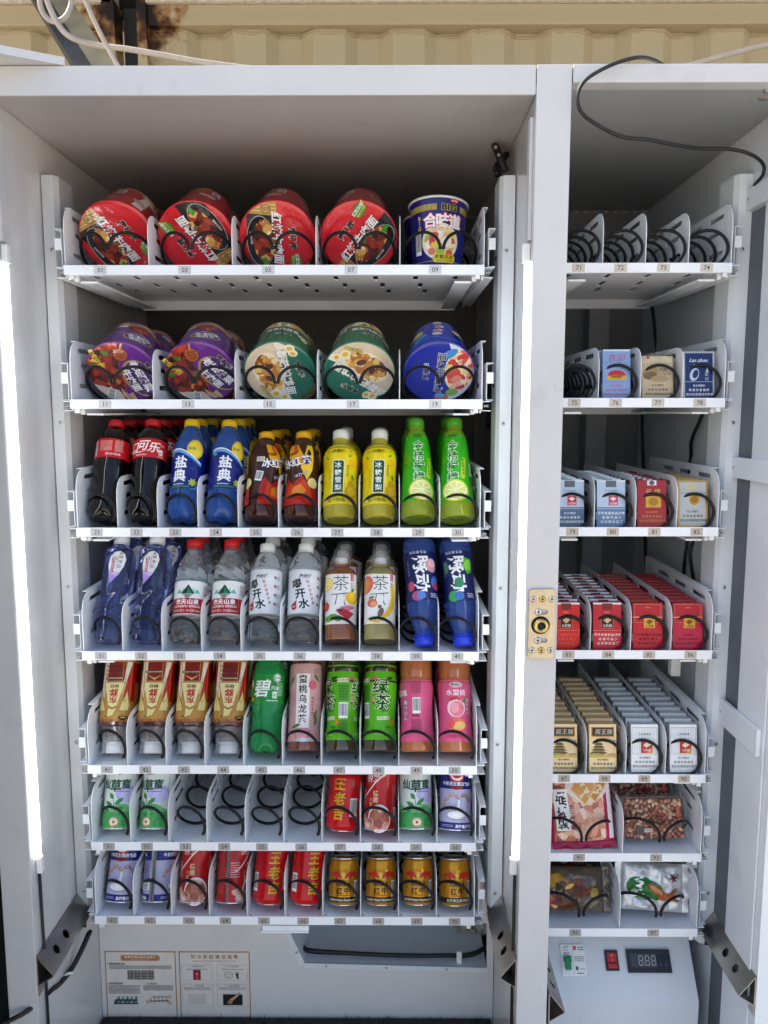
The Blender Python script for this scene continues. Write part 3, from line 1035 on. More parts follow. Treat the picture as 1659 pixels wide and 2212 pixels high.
for k in range(15):
    x = X2L + .01 + k * .0245
    mb.add([(x, 2.109, Z2C - .001), (x + .014, 2.109, Z2C - .001), (x + .007, 2.109, Z2C - .007)], [(0, 1, 2)], 'paint')
P(mb, 'folded_seam', cab2)
mb = MB()
v = at(1638, 234, 1.36)
xf = Matrix.Translation((.607, 1.375, Z2C - .0006)) @ Matrix.Identity(4)
mb.lathe([(11, 0), (11, .5)], 'cable', 20, xf=xf)
mb.box(.589, .595, 1.335, 1.341, Z2C - .006, Z2C, 'steel')
P(mb, 'ceiling_hole', cab2)
posts(.6200, X2R - .001, .419, -1.06, 'rail_post', cab2, -1)
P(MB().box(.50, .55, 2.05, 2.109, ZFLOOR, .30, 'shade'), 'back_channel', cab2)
for za, zb in ((ZFLOOR, Z2C - .004),):
    P(MB().box(X2R - .004, X2R - .0005, YF + .022, 1.440, za, zb, 'grey', b=.0015), 'jamb_panel', cab2)
P(MB().box(X2R - .0012, X2R - .0002, 1.443, 1.499, ZFLOOR, .352, 'gapshade'), 'jamb_gap_shade', cab2)  # dark strip painted in for the shadow between panel and post
for za, zb in ((.355, .392), (-.122, -.084), (-.597, -.548)):
    mb = MB().box(X2R - .0125, X2R - .0045, YF + .03, 1.499, za, zb, 'grey', b=.0015)
    screw(mb, X2R - .013, 1.492, (za + zb) / 2, '-x', .0032)
    P(mb, 'jamb_rib', cab2)
deflector(X2R, -1, -.033, cab2)
deflector(X2L, 1, -.066, cab2)
# control box
M['boxgrey'] = mat('control_box_paint', (.62, .65, .68), .35, var=.05, scale=8, bump=.08, bscale=300, scuff=.08)
yt, yfold, zt_, zf_ = 1.551, 1.47, -1.060, -1.164
mb = MB().prism([(yt, zt_), (yfold, zf_), (yfold, ZFLOOR), (yt + .25, ZFLOOR), (yt + .25, zt_)], X2L + .004, .6174, 'yz', 'boxgrey')
bx = P(mb, 'control_box', cab2, True)
sl = Vector((0, yt - yfold, zt_ - zf_)).normalized()
nn = Vector((1, 0, 0)).cross(sl).normalized()
if nn.y > 0:
    nn = -nn
def slope(px, py):
    """point on the sloping face under a point of the photograph"""
    a_, b_ = ray(px, py)
    Y = (zf_ - yfold * sl.z / sl.y) / (b_ - sl.z / sl.y)
    return Vector((a_ * Y, Y, b_ * Y))
def slmap(c, k=1., kt=1.):
    return lambda s, t, o: tuple(c + Vector((s * k, 0, 0)) + sl * (t * kt) + nn * o)
def pad(c, w, h, d, m, name, parent, b=.001):
    q = Matrix((Vector((1, sl.x, nn.x, c.x)), Vector((0, sl.y, nn.y, c.y)), Vector((0, sl.z, nn.z, c.z)), Vector((0, 0, 0, 1))))
    return P(MB().box(-w / 2, w / 2, -h / 2, h / 2, -.002, d, m, b=b, xf=q), name, parent, True)
c = slope(1238, 2072)
w, h = .073, .062
br = pad(c, .049, .056, .003, 'plastic', 'circuit_breaker', bx)
L = Lab(slmap(c, .67, .88), base=3.2, smooth=False)
L.rect(0, 0, .8, 60, '8c8c88', m='paper')
L.txt('DZ47LE', -20, 26, 5, '2a8a4a', m='paper')
L.txt('EBP1-63', -20, 20, 4, '3a3a3a', m='paper', bold=.0)
L.txt('C20', -14, 14, 4, '3a3a3a', m='paper')
L.rect(-24, 14, 5, 2, '7a2222', m='paper')
L.rect(7, 24, 9, 9, 'd9582a', m='paper', r=2)
L.fine(25, 23, 18, 9, 2, '555555', m='paper')
L.fine(18, 2, 30, 12, 3, '8a8a88', m='paper')
L.rect(9, -17, 8, 7, '2a5f44', m='paper')
L.fine(25, -18, 16, 3, 1, '4a7a5c', m='paper')
L.fine(18, -27, 20, 4, 1, '444444', m='paper')
P(L.into(MB()), 'breaker_print', br)
gq = Matrix((Vector((1, sl.x, nn.x, c.x - .012)), Vector((0, sl.y, nn.y, c.y)), Vector((0, sl.z, nn.z, c.z)), Vector((0, 0, 0, 1))))
M['greenlever'] = mat('green_lever_plastic', (.01, .22, .07), .3, var=.1, scale=80)
P(MB().box(-.0055, .0055, -.018, .005, .003, .014, 'greenlever', b=.0015, xf=gq).box(-.0078, .0078, -.004, .007, .0035, .011, 'greenlever', b=.0015, xf=gq), 'lever', br, True)
c = slope(1321, 2073)
sw = pad(c, .0265, .037, .004, 'black', 'rocker_switch', bx)
q = Matrix((Vector((1, sl.x, nn.x, c.x)), Vector((0, sl.y, nn.y, c.y)), Vector((0, sl.z, nn.z, c.z)), Vector((0, 0, 0, 1))))
mb = MB().box(-.0095, .0095, -.004, .014, .003, .006, 'redsw', b=.001, xf=q)
mb.box(-.0095, .0095, -.014, -.0045, .003, .010, 'redsw', b=.002, xf=q)
P(mb, 'rocker', sw, True)
L = Lab(slmap(c), base=6.3, smooth=False)
L.txt('O', 0, 9, 5, 'f0dcdc', m='paper', bold=.0)
L.txt('I', 0, 0, 5, 'f0dcdc', m='paper', bold=.0)
P(L.into(MB()), 'rocker_print', sw)
c = slope(1400, 2074)
ds = pad(c, .088, .042, .006, 'black', 'temperature_display', bx)
L = Lab(slmap(c, .75, .82), base=6.3, smooth=False)
L.rect(-15, 1, 70, 30, '3c3e40', m='film', r=1)
def seg8(cx, cy, w, h, col):
    for sx, sy, hor in ((0, 1, 1), (0, 0, 1), (0, -1, 1), (-1, .5, 0), (1, .5, 0), (-1, -.5, 0), (1, -.5, 0)):
        L.rect(cx + sx * w / 2, cy + sy * h / 2, w * .8 if hor else 2.0, 2.0 if hor else h * .4, col, m='paper')
for k in range(3):
    seg8(-22 + k * 17, 1, 10, 20, 'a3a6a8')
    L.rect(-14 + k * 17, -9.5, 1.8, 1.8, 'a3a6a8', m='paper')
L.rect(-44, 1, 4, 1, '6a6d70', m='paper')
for x, y in ((30, 8), (44, 8), (30, -8), (44, -8)):
    L.rect(x, y, 12, 13, '121726', m='film', r=1)
L.ell(30, -8, 3.4, 3.4, '5a6488', m='paper')
L.ell(30, -8, 2.6, 2.6, '121726', m='paper')
L.ell(44, -8, 3.2, 4, '5a6488', m='paper')
L.ell(44, -8, 2.4, 3.2, '121726', m='paper')
P(L.into(MB()), 'display_screen', ds)
# hanging black leads in the back of the cabinet
mb = MB()
for q in ([(1405, 640, 2.0), (1412, 700, 2.0), (1418, 760, 2.0), (1440, 900, 2.0), (1448, 990, 2.0), (1448, 1150, 1.98)],
          [(1563, 640, 1.62), (1560, 690, 1.62), (1552, 730, 1.62), (1520, 880, 1.66), (1493, 950, 1.7), (1490, 1000, 1.74), (1470, 1180, 1.8), (1450, 1240, 1.9)],
          [(1386, 890, 2.0), (1388, 980, 2.0), (1395, 1240, 2.0)],
          [(1484, 1165, 1.72), (1478, 1210, 1.72), (1476, 1240, 1.74)],
          [(1497, 1165, 1.62), (1490, 1200, 1.62), (1500, 1270, 1.66)]):
    mb.tube(spline([at(*p) for p in q], 6), .0038, 'rubber')
P(mb, 'lead_wires', cab2)
v = at(1458, 1435, 1.62)
P(MB().box(v.x - .008, v.x + .012, v.y, v.y + .02, v.z - .025, v.z + .012, 'plastic', b=.002), 'wire_connector', cab2)
tag(cab2, 'narrow white cabinet on the right holding cigarette packs and snacks', 'vending machine')

# thick black cable looping over the narrower cabinet
pts = [at(1440, 150, 1.42), at(1424, 138, 1.37), at(1398, 127, 1.33), at(1366, 127, 1.30), at(1318, 142, 1.295), at(1266, 172, 1.293), at(1247, 206, 1.293), at(1256, 245, 1.295), at(1300, 277, 1.30),
       at(1346, 297, 1.31), at(1400, 303, 1.33), at(1456, 314, 1.36), at(1510, 322, 1.39), at(1578, 324, 1.40), at(1622, 336, 1.405), at(1646, 356, 1.42), at(1646, 378, 1.43), at(1632, 396, 1.46), at(1622, 410, 1.50)]
bc = MB().tube(spline(pts, 8), .0030, 'rubber', 10).build('power_cable')
tag(bc, 'thick black cable looping down across the narrow cabinet top', 'cable')

# ---------------------------------------------------------------- trays with spirals
def helix(mb, cx, zc, Rr, y0, pitch, turns, a0=-25, hand=1, ease=.16, ymax=1.86, r=.0029):
    pts = []
    n = int(turns * 26)
    for i in range(n + 1):
        t = i / 26
        y = y0 + pitch * (t - ease * math.sin(2 * math.pi * t) * (1 if t < 1 else 0))
        if y > ymax:
            break
        a = R(a0 + 360 * t)
        pts.append((cx + hand * Rr * math.cos(a), y, zc + Rr * math.sin(a)))
    mb.tube(pts, r, 'wire', 8)

def tray(zl, x0, pw, nums, wide, kinds, label, left_end=True, tagc='d3d0cc', holes=True, dh=.100):
    """zl: height of the front lip's middle; pw: width of one slot; nums: slot numbers; wide: slots two pitches wide"""
    n = len(nums)
    x1 = x0 + pw * n
    fl = zl
    root = empty('product_tray', ((x0 + x1) / 2, Y0, fl))
    bpy.context.view_layer.update()
    yb = Y0 + .40
    hs = []
    if holes:
        k = 0
        x = x0 + .03
        while x < x1 - .02:
            for j, yy in enumerate((.075, .165, .245)):
                hs.append(oblong(x + j * .012, Y0 + yy, .009, .055))
            x += .0739
    vs, fs = plate([(x0, Y0 + .002), (x1, Y0 + .002), (x1, yb), (x0, yb)], hs, .0016)
    mb = MB().add(vs, fs, 'tray', xf=Matrix.Translation((0, 0, fl - .0008)))
    for xa, xb in ((x0 + .0, x0 + .003), (x1 - .003, x1 - .0)):
        mb.box(xa, xb, Y0 + .014, yb, fl - .016, fl - .002, 'tray')
    mb.box(x0 + .02, x1 - .02, yb - .012, yb, fl - .022, fl - .002, 'tray')
    mb.box(x0 + .02, x0 + .05, Y0 + .02, yb - .013, fl - .020, fl - .0165, 'tray')
    mb.box(x1 - .05, x1 - .02, Y0 + .02, yb - .013, fl - .020, fl - .0165, 'tray')
    P(mb, 'tray_pan', root)
    lp_ = MB().box(x0 - .002, x1 + .001, Y0 - .0015, Y0 + .0005, fl - .0085, fl + .0085, 'tray', b=.0006)
    lp_.box(x0 - .002, x1 + .001, Y0 + .0005, Y0 + .014, fl - .0085, fl - .0068, 'tray')
    P(lp_, 'front_lip', root)
    # dividers
    def prof(h, dy=.0):
        return [(Y0 + .003 + dy, fl + .0002), (Y0 + .0025 + dy, fl + h * .62), (Y0 + .005, fl + h * .78), (Y0 + .012, fl + h * .90), (Y0 + .023, fl + h * .97), (Y0 + .037, fl + h), (yb, fl + h), (yb, fl + .0002)]
    def slots(h):
        o = []
        for j in range(3):
            for zz in (.3, .62, .86):
                o.append(oblong(Y0 + .075 + j * .10 + (.012 if zz == .62 else 0), fl + h * zz, .066, .0085, 4))
        return o
    xy = Matrix(((0, 0, 1, 0), (1, 0, 0, 0), (0, 1, 0, 0), (0, 0, 0, 1)))
    for i in range(1, n):
        x = x0 + pw * i
        vs, fs = plate(prof(dh), slots(dh), .0012)
        mb = MB().add(vs, fs, 'tray', xf=Matrix.Translation((x, 0, 0)) @ xy)
        mb.box(x + .0006, x + .009, Y0 + .003, yb, fl + .0001, fl + .0012, 'tray')
        if not wide:
            screw(mb, x + .005, Y0 + .014, fl + .0012, 'z', .0022)
        P(mb, 'divider', root, True)
    for x, sg in ((x0, -1), (x1, 1)):
        h = dh * 1.14
        vs, fs = plate(prof(h), slots(h), .0014)
        mb = MB().add(vs, fs, 'tray', xf=Matrix.Translation((x, 0, 0)) @ xy)
        mb.box(min(x, x + sg * .010), max(x, x + sg * .010), Y0 + .037, yb, fl + h - .0007, fl + h + .0007, 'tray')
        P(mb, 'side_plate', root, True)
    # rails hung on the posts at both ends
    for x, sg in ((x0, -1), (x1, 1)):
        if sg < 0 and not left_end:
            continue
        xa, xb = x + sg * .009, x + sg * .0215
        t = .0013 * sg
        mb = MB()
        mb.prism([(xb, fl + .074), (xa, fl + .074), (xa, fl + .007), (xb, fl + .007), (xb, fl + .0083), (xa + t, fl + .0083), (xa + t, fl + .0727), (xb, fl + .0727)], 1.475, 1.86, 'xz', 'tray')
        mb.prism([(x + sg * .017, fl + .0055), (x + sg * .0005, fl + .0055), (x + sg * .0005, fl - .0125), (x + sg * .017, fl - .0125), (x + sg * .017, fl - .0112), (x + sg * .0018, fl - .0112), (x + sg * .0018, fl + .0042), (x + sg * .017, fl + .0042)], 1.468, 1.86, 'xz', 'tray')
        mb.box(min(xa, xb), max(xa, xb), 1.4735, 1.4748, fl + .037, fl + .057, 'tray', b=.0004)
        mb.lathe([(3.2, 0), (3.2, 2), (1.6, 2), (1.6, 6), (2.6, 6), (2.6, 8)], 'screw', 8, xf=Matrix.Translation((x + sg * .004, 1.4655, fl - .0035)) @ Matrix.Rotation(R(90 * sg), 4, 'Y'))
        P(mb, 'slide_rail', root, True)
        mb = MB()
        mb.lathe([(5.5, 0), (6.5, 1), (6.5, 7), (5.5, 8)], 'plastic', 14, xf=Matrix.Translation((x - sg * .012, Y0 + .014, fl - .0125)) @ Matrix.Rotation(R(-90 * sg), 4, 'Y'))
        mb.box(x - sg * .011 - .004, x - sg * .011 + .004, Y0 + .0, Y0 + .002, fl - .016, fl - .0087, 'plastic')
        P(mb, 'roller', root)
    # spirals and number tags
    dig = Lab(lambda s, t, o: (s, -o, t), smooth=False)
    for i, (num, kd) in enumerate(zip(nums, kinds)):
        cx = x0 + pw * (i + .5)
        mbs = []
        if kd == 'single':
            mbs = [(cx, 1, .0322, .078, 6, -28)]
        elif kd == 'cig':
            mbs = [(cx, 1, .0322, .0295, 13, -82)]
        elif kd == 'loose':
            mbs = [(cx, 1, .0325, .048, 8, -62)]
        elif kd == 'tight':
            mbs = [(cx, 1, .0325, .034, 11, -60)]
        elif kd == 'double':
            mbs = [(cx - pw * .235, 1, .0322, .135, 3, 2), (cx + pw * .235, -1, .0322, .135, 3, 2)]
        elif kd == 'snack':
            mbs = [(cx - pw * .235, 1, .0322, .10, 4, -12), (cx + pw * .235, -1, .030, .10, 4, -5)]
        for (xx, hand, rr, pt, tn, a0) in mbs:
            mb = MB()
            helix(mb, xx, fl + rr + .0032, rr, Y0 + .006, pt, tn, a0, hand, .16 if kd not in ('cig', 'tight') else .10)
            P(mb, 'spiral', root)
        tx = cx - pw * .04 + random.uniform(-.002, .002) + (.0 if not wide else -pw * .03)
        L = Lab(lambda s, t, o, tx=tx: (tx + s, Y0 - .0016 - o, fl + t), base=.2, smooth=False)
        tilt = random.uniform(-2.2, 2.2)
        L.rect(0, 0, 22.5, 14.2, tagc, tilt, m='tag', r=1.5)
        L.txt(num, 0, 0, 11.5, '2a2a2c', tilt, m='tag', bold=.004)
        P(L.into(MB()), 'number_tag', root)
    tag(root, label, 'tray', 'spiral trays of the machine')
    return root

TX, TW = -.571, .0739
ZL = [.2467, .0124, -.2205, -.4540, -.6774, -.8329, -.9865]
ZR = [.2498, .0149, -.2188, -.4504, -.6932, -.8528, -1.0089]
S5, S10 = [TW * 2] * 5, [TW] * 10
def nn_(a, step, n):
    return ['%02d' % (a + step * i) for i in range(n)]
g1 = ['c9ccd0', 'c9ccd0', 'b5b6b6', 'b5b6b6', 'a8a9aa', 'a6a4a2', 'a8a09a']
tray(ZL[0], TX, TW * 2, nn_(1, 2, 5), True, ['double'] * 5, 'topmost tray of the wide cabinet, numbered 01 to 09', tagc='c6c8cc')
tray(ZL[1], TX, TW * 2, nn_(11, 2, 5), True, ['double'] * 5, 'wide cabinet tray of bowl noodles numbered 11 to 19', tagc='c6c6c8')
tray(ZL[2], TX, TW, nn_(21, 1, 10), False, ['single'] * 10, 'wide cabinet tray of bottles numbered 21 to 30', tagc='b4b2b2', holes=False)
tray(ZL[3], TX, TW, nn_(31, 1, 10), False, ['single'] * 10, 'wide cabinet tray of bottles numbered 31 to 40', tagc='b0afb0', holes=False)
tray(ZL[4], TX, TW, nn_(41, 1, 10), False, ['single'] * 10, 'wide cabinet tray of bottles numbered 41 to 50', tagc='a4a4a5', holes=False)
tray(ZL[5], TX, TW, nn_(51, 1, 10), False, ['single'] * 10, 'wide cabinet tray of cans with four empty slots, numbered 51 to 60', tagc='a3a09d', holes=False)
tray(ZL[6], TX, TW, nn_(61, 1, 10), False, ['single'] * 10, 'lowest tray of the wide cabinet, full of cans numbered 61 to 70', tagc='a59c95', holes=False)
RX, RW = .3015, .0752
tray(ZR[0], RX, RW, nn_(71, 1, 4), True, ['loose'] * 4, 'empty topmost tray of the narrow cabinet, numbered 71 to 74', False, 'c9c0b2')
tray(ZR[1], RX, RW, nn_(75, 1, 4), True, ['tight', 'cig', 'cig', 'cig'], 'narrow cabinet tray with three packs, numbered 75 to 78', False, 'c4bdb2')
tray(ZR[2], RX, RW, nn_(79, 1, 4), False, ['cig'] * 4, 'narrow cabinet tray of cigarette packs numbered 79 to 82', False, 'c0b5a5', holes=False)
tray(ZR[3], RX, RW, nn_(83, 1, 4), False, ['cig'] * 4, 'narrow cabinet tray of red packs numbered 83 to 86', False, 'bdb2a2', holes=False)
tray(ZR[4], RX, RW, nn_(87, 1, 4), False, ['cig'] * 4, 'narrow cabinet tray of tan and white packs numbered 87 to 90', False, 'b5aa9a', holes=False)
tray(ZR[5], RX, RW * 2, nn_(91, 2, 2), True, ['snack'] * 2, 'narrow cabinet snack tray numbered 91 and 93', False, 'a8a29a', holes=False)
tray(ZR[6], RX, RW * 2, nn_(95, 2, 2), True, ['snack'] * 2, 'lowest narrow cabinet snack tray, numbered 95 and 97', False, 'a5a09a', holes=False)

# ---------------------------------------------------------------- products
def smooth_prof(pts, n=5):
    return [(max(v.x, .01), v.y) for v in (Vector((p[0], p[1], 0)) for p in [(q[0], q[1]) for q in spline([(a, b, 0) for a, b in pts], n)])]

def rad_at(prof, z):
    for (r0, z0), (r1, z1) in zip(prof, prof[1:]):
        if z0 <= z <= z1 and z1 > z0:
            return r0 + (r1 - r0) * (z - z0) / (z1 - z0)
    return prof[-1][0] if z > prof[-1][1] else prof[0][0]

def sq(n):
    """rounded-square section"""
    return lambda th, r, z: (r * min(1.16, 1 / (abs(math.cos(th)) ** n + abs(math.sin(th)) ** n) ** (1 / n)), z)

def octa(th, r, z):
    k = abs(((th / (math.pi / 4) + .5) % 1) - .5) * math.pi / 4
    f = 1 / max(math.cos(k), .9)
    w = 1 if 30 < z < 135 else .4
    return (r * (1 + (f - 1) * w * .9), z)

def petal(z0=16, d=.22):
    def f(th, r, z):
        if z < z0:
            k = (1 - z / z0)
            c = .5 - .5 * math.cos(5 * (th + .63))
            return (r * (1 - d * k * c), z + 5 * k * c * (r / 30))
        return (r, z)
    return f

def capmesh(mb, r, z0, z1, col, ring=True, m='cappl', n=48):
    fn = lambda th, rr, z: (rr * (1 + (.018 if int(th * n / (2 * math.pi) + .5) % 2 else 0)), z)
    mb.lathe([(r * .95, z0), (r, z0 + .4), (r, z1 - 1.6), (r * .9, z1 - .2), (r * .75, z1)], m, n, fn, col)
    if ring:
        mb.lathe([(r * .96, z0 - 3.2), (r * 1.02, z0 - 3), (r * 1.02, z0 - .8), (r * .96, z0 - .5)], m, 32, None, col)
M['cappl'] = mat('cap_plastic', attr=True, rough=.35, var=.04, scale=80)
M['clearcap'] = mat('clear_cap_plastic', (.82, .84, .86), .15, alpha=.16, spec=.9)

def bottle(name, prof, liq, cap, art=None, shape=None, flip=False, labels=None, raw=False, extra=None, labm=None):
    """cap: (radius, z0, z1, colour). art(L) draws the label in mm; labels: [(z0, z1, colour)] sleeves all round"""
    root = empty(name)
    pf = prof if raw else smooth_prof(prof)
    H = cap[2] if cap else pf[-1][1]
    flipm = Matrix.Translation((0, 0, H * .001)) @ Matrix.Rotation(math.pi, 4, 'Y') if flip else None
    mb = MB().lathe(pf, liq, 40, shape, xf=flipm)
    o = mb.build('bottle', root)
    if cap:
        mb = MB()
        capmesh(mb, cap[0], cap[1], cap[2], cap[3])
        if flipm:
            mb.V = [tuple(flipm @ Vector(v)) for v in mb.V]
        mb.build('cap', root)
    if art or labels:
        R0 = max(rad_at(pf, z) for z in ((labels[0][0] + labels[0][1]) / 2,)) if labels else max(p[0] for p in pf)
        def mp(s, t, o):
            th = s * 1000 / R0
            r, z = rad_at(pf, t * 1000), t * 1000
            if shape:
                r, _ = shape(th, r, z)
            r = r * .001 + .0003 + o
            return (r * math.sin(th), -r * math.cos(th), t)
        L = Lab(mp, 4.0, 5.0, flip=H if flip else None, base=.0, dz=.035)
        mb = MB()
        if labels:
            n = 40
            for z0, z1, c in labels:
                zs = [z0 + (z1 - z0) * k / 14 for k in range(15)]
                q = []
                for z in zs:
                    q.append((rad_at(pf, z) + .25, z))
                mb2 = MB()
                vs, fs = [], []
                for r, z in q:
                    for k in range(n):
                        th = 2 * math.pi * k / n
                        rr = shape(th, r, z)[0] if shape else r
                        vs.append((rr * math.sin(th) * .001, -rr * math.cos(th) * .001, z * .001))
                for i in range(len(q) - 1):
                    for k in range(n):
                        fs.append((i * n + k, i * n + (k + 1) % n, (i + 1) * n + (k + 1) % n, (i + 1) * n + k))
                mb.add(vs, fs, labm or 'print', c, True, flipm)
        if art:
            if flip:
                base = mp
                L.mapf = lambda s, t, o: tuple(flipm @ Vector(base(s, t, o)))
            art(L, H)
            L.into(mb)
        mb.build('label', root)
    if extra:
        extra(root, flipm)
    return root

def can(name, H, prof, colour, art, rim='alu', body='metalprint'):
    root = empty(name)
    MB().lathe(prof, body, 40, None, colour).build('can_body', root)
    mb = MB()
    zt = prof[-1][1]
    rt = prof[-1][0]
    mb.lathe([(rt, zt - .5), (rt + 1.2, zt), (rt + 1.4, zt + 2.2), (rt, zt + 3), (rt - 1.4, zt + 2.2), (rt - 1.8, zt - 1)], rim, 40)
    mb.lathe([(rt - 1.6, zt - .6), (rt - 3, zt - 1), (.2, zt - 1)], rim, 32)
    mb.box(-.004, .004, -.018, .001, (zt - .6) * .001, (zt + .4) * .001, rim, b=.0003)
    rb = prof[0][0]
    mb.lathe([(rb - 3, 3), (rb - 1.2, .4), (rb, 0), (rb + 1.1, .3), (rb + 1.2, 2.2), (rb + .2, 3.0)], rim, 40)
    mb.build('rim', root)
    R0 = max(p[0] for p in prof)
    def mp(s, t, o):
        th = s * 1000 / R0
        r = rad_at(prof, t * 1000) * .001 + .0002 + o
        return (r * math.sin(th), -r * math.cos(th), t)
    L = Lab(mp, 4.5, 9., base=0, dz=.03)
    art(L, H)
    L.into(MB()).build('label', root)
    return root

def petals(L, cx, cy, r, n, col, a=0, w=.45, m='print'):
    for k in range(n):
        t = a + 360 * k / n
        L.ell(cx + r * .55 * math.cos(R(t)), cy + r * .55 * math.sin(R(t)), r * .5, r * w * .5, col, t, m, 12)
        L.lay -= L.dz
    L.lay += L.dz

def leaf(L, cx, cy, l, w, col, rot, m='print'):
    L.poly(L.xf([(-l / 2, 0), (-l * .2, w * .45), (l * .15, w * .42), (l / 2, 0), (l * .15, -w * .42), (-l * .2, -w * .45)], cx, cy, rot), col, m)

def lemon(L, cx, cy, r, rind='f2c81a', flesh='f7e27a'):
    L.ell(cx, cy, r, r, rind)
    L.ell(cx, cy, r * .86, r * .86, 'fbf3cc')
    for k in range(8):
        t = R(45 * k + 10)
        a_, b_ = R(18), r * .78
        L.poly([(cx + r * .1 * math.cos(t), cy + r * .1 * math.sin(t)), (cx + b_ * math.cos(t - a_), cy + b_ * math.sin(t - a_)), (cx + b_ * math.cos(t + a_), cy + b_ * math.sin(t + a_))], flesh)
        L.lay -= L.dz
    L.lay += L.dz

def wave(x0, x1, f0, f1, n=16):
    xs = [x0 + (x1 - x0) * k / n for k in range(n + 1)]
    return [(x, f0(x)) for x in xs] + [(x, f1(x)) for x in reversed(xs)]

def band(L, f0, f1, x0, x1, col, m='print'):
    """strip between two curves, cut into convex quads"""
    n = 24
    vs, fs = [], []
    for k in range(n + 1):
        x = x0 + (x1 - x0) * k / n
        vs += [(x, f0(x)), (x, f1(x))]
    for k in range(n):
        fs.append((2 * k, 2 * k + 2, 2 * k + 3, 2 * k + 1))
    L.put(vs, fs, col, m)

# ---- bottles
COLA = [(8, 5), (17, 3), (25, 1), (29, 5), (31.5, 14), (32, 28), (30.5, 46), (29, 64), (29.5, 82), (31.5, 100), (32.3, 116), (32.3, 140), (32.3, 160), (30.5, 170), (25.5, 180), (19, 188), (14.5, 194), (13.2, 198), (13.2, 204)]
def art_cola(L, H, back=False):
    if back:
        L.fine(-7, 146, 24, 22, 9, 'e8b8b4')
        L.fine(18, 146, 16, 24, 12, 'e9c4c0')
        L.txt('Coca-Cola', 8, 129, 6.5, 'f6eeee', shear=.3)
        L.rect(-30, 142, 8, 30, 'f0ecea'); L.fine(-30, 142, 6, 28, 16, '222222', fill=.6)
    else:
        L.txt('口', -22, 143, 23, 'f8f4f2', bold=.035, shear=.25)
        L.txt('可', -2, 146, 23, 'f8f4f2', bold=.035, shear=.25)
        L.txt('乐', 19, 143, 23, 'f8f4f2', bold=.035, shear=.25)
        L.poly([(-34, 134), (-8, 133), (8, 136), (-8, 131.4), (-34, 132)], 'f8f4f2')
        L.fine(-6, 126.5, 22, 4, 1, 'f0dada')
        L.txt('汽水', 34, 149, 5, 'f8f0ee')
        L.rect(32, 134, 9, 12, 'f3eae8', r=2); L.fine(32, 133, 7, 7, 3, 'b01a22')
        L.fine(32, 125, 12, 3, 1, 'f0dada')
def mk_cola(back=False):
    return bottle('cola_bottle', COLA, 'cola', (15, 199, 211, 'c4161c'), lambda L, H: art_cola(L, H, back), petal(15), labels=[(121.5, 161, 'c21a20')])

SODA = [(8, 5), (17, 3), (25, 1), (29.5, 5), (32, 15), (32.5, 35), (32.3, 60), (32.3, 110), (32, 130), (30.5, 148), (27, 164), (22, 178), (16.5, 189), (14, 195), (13.2, 198), (13.2, 204)]
def art_salt(L, H):
    L.ell(27, 140, 17, 21, 'eac117', -12); L.ell(27.5, 140, 13.5, 17, 'f3dc4a', -12)
    L.txt('盐典', 20, 141, 7, '1c2a5a', bold=.01)
    band(L, lambda x: 122 + 20 * math.cos((x + 14) / 26) - 6, lambda x: 122 + 20 * math.cos((x + 14) / 26), -30, 40, 'e8f1f8')
    band(L, lambda x: 120 + 19 * math.cos((x + 14) / 26) - 6, lambda x: 119 + 20 * math.cos((x + 14) / 26), -30, 40, '57a5dc')
    L.txt('盐', 0, 112, 26, 'f4f6fa', bold=.05)
    L.txt('典', -1, 84, 26, 'f4f6fa', bold=.05)
    L.ell(-22, 128, 4, 3, '2fae8a'); L.txt('℃', 24, 98, 9, '2f5fb0')
    L.fine(-2, 66, 22, 4, 1, 'e8eef6')
    L.rect(0, 61, 40, 3.2, '2a8a52')
    petals(L, 25, 70, 8, 7, 'c9d44a', 10)
    band(L, lambda x: 56, lambda x: 62 + 4 * math.sin(x / 5), 22, 44, '3f8ed0')
def mk_salt():
    return bottle('lemon_soda_bottle', SODA, 'bluesoda', (14.8, 199, 211, 'e2b90f'), art_salt, petal(15), labels=[(57, 140, '0a1e78')])

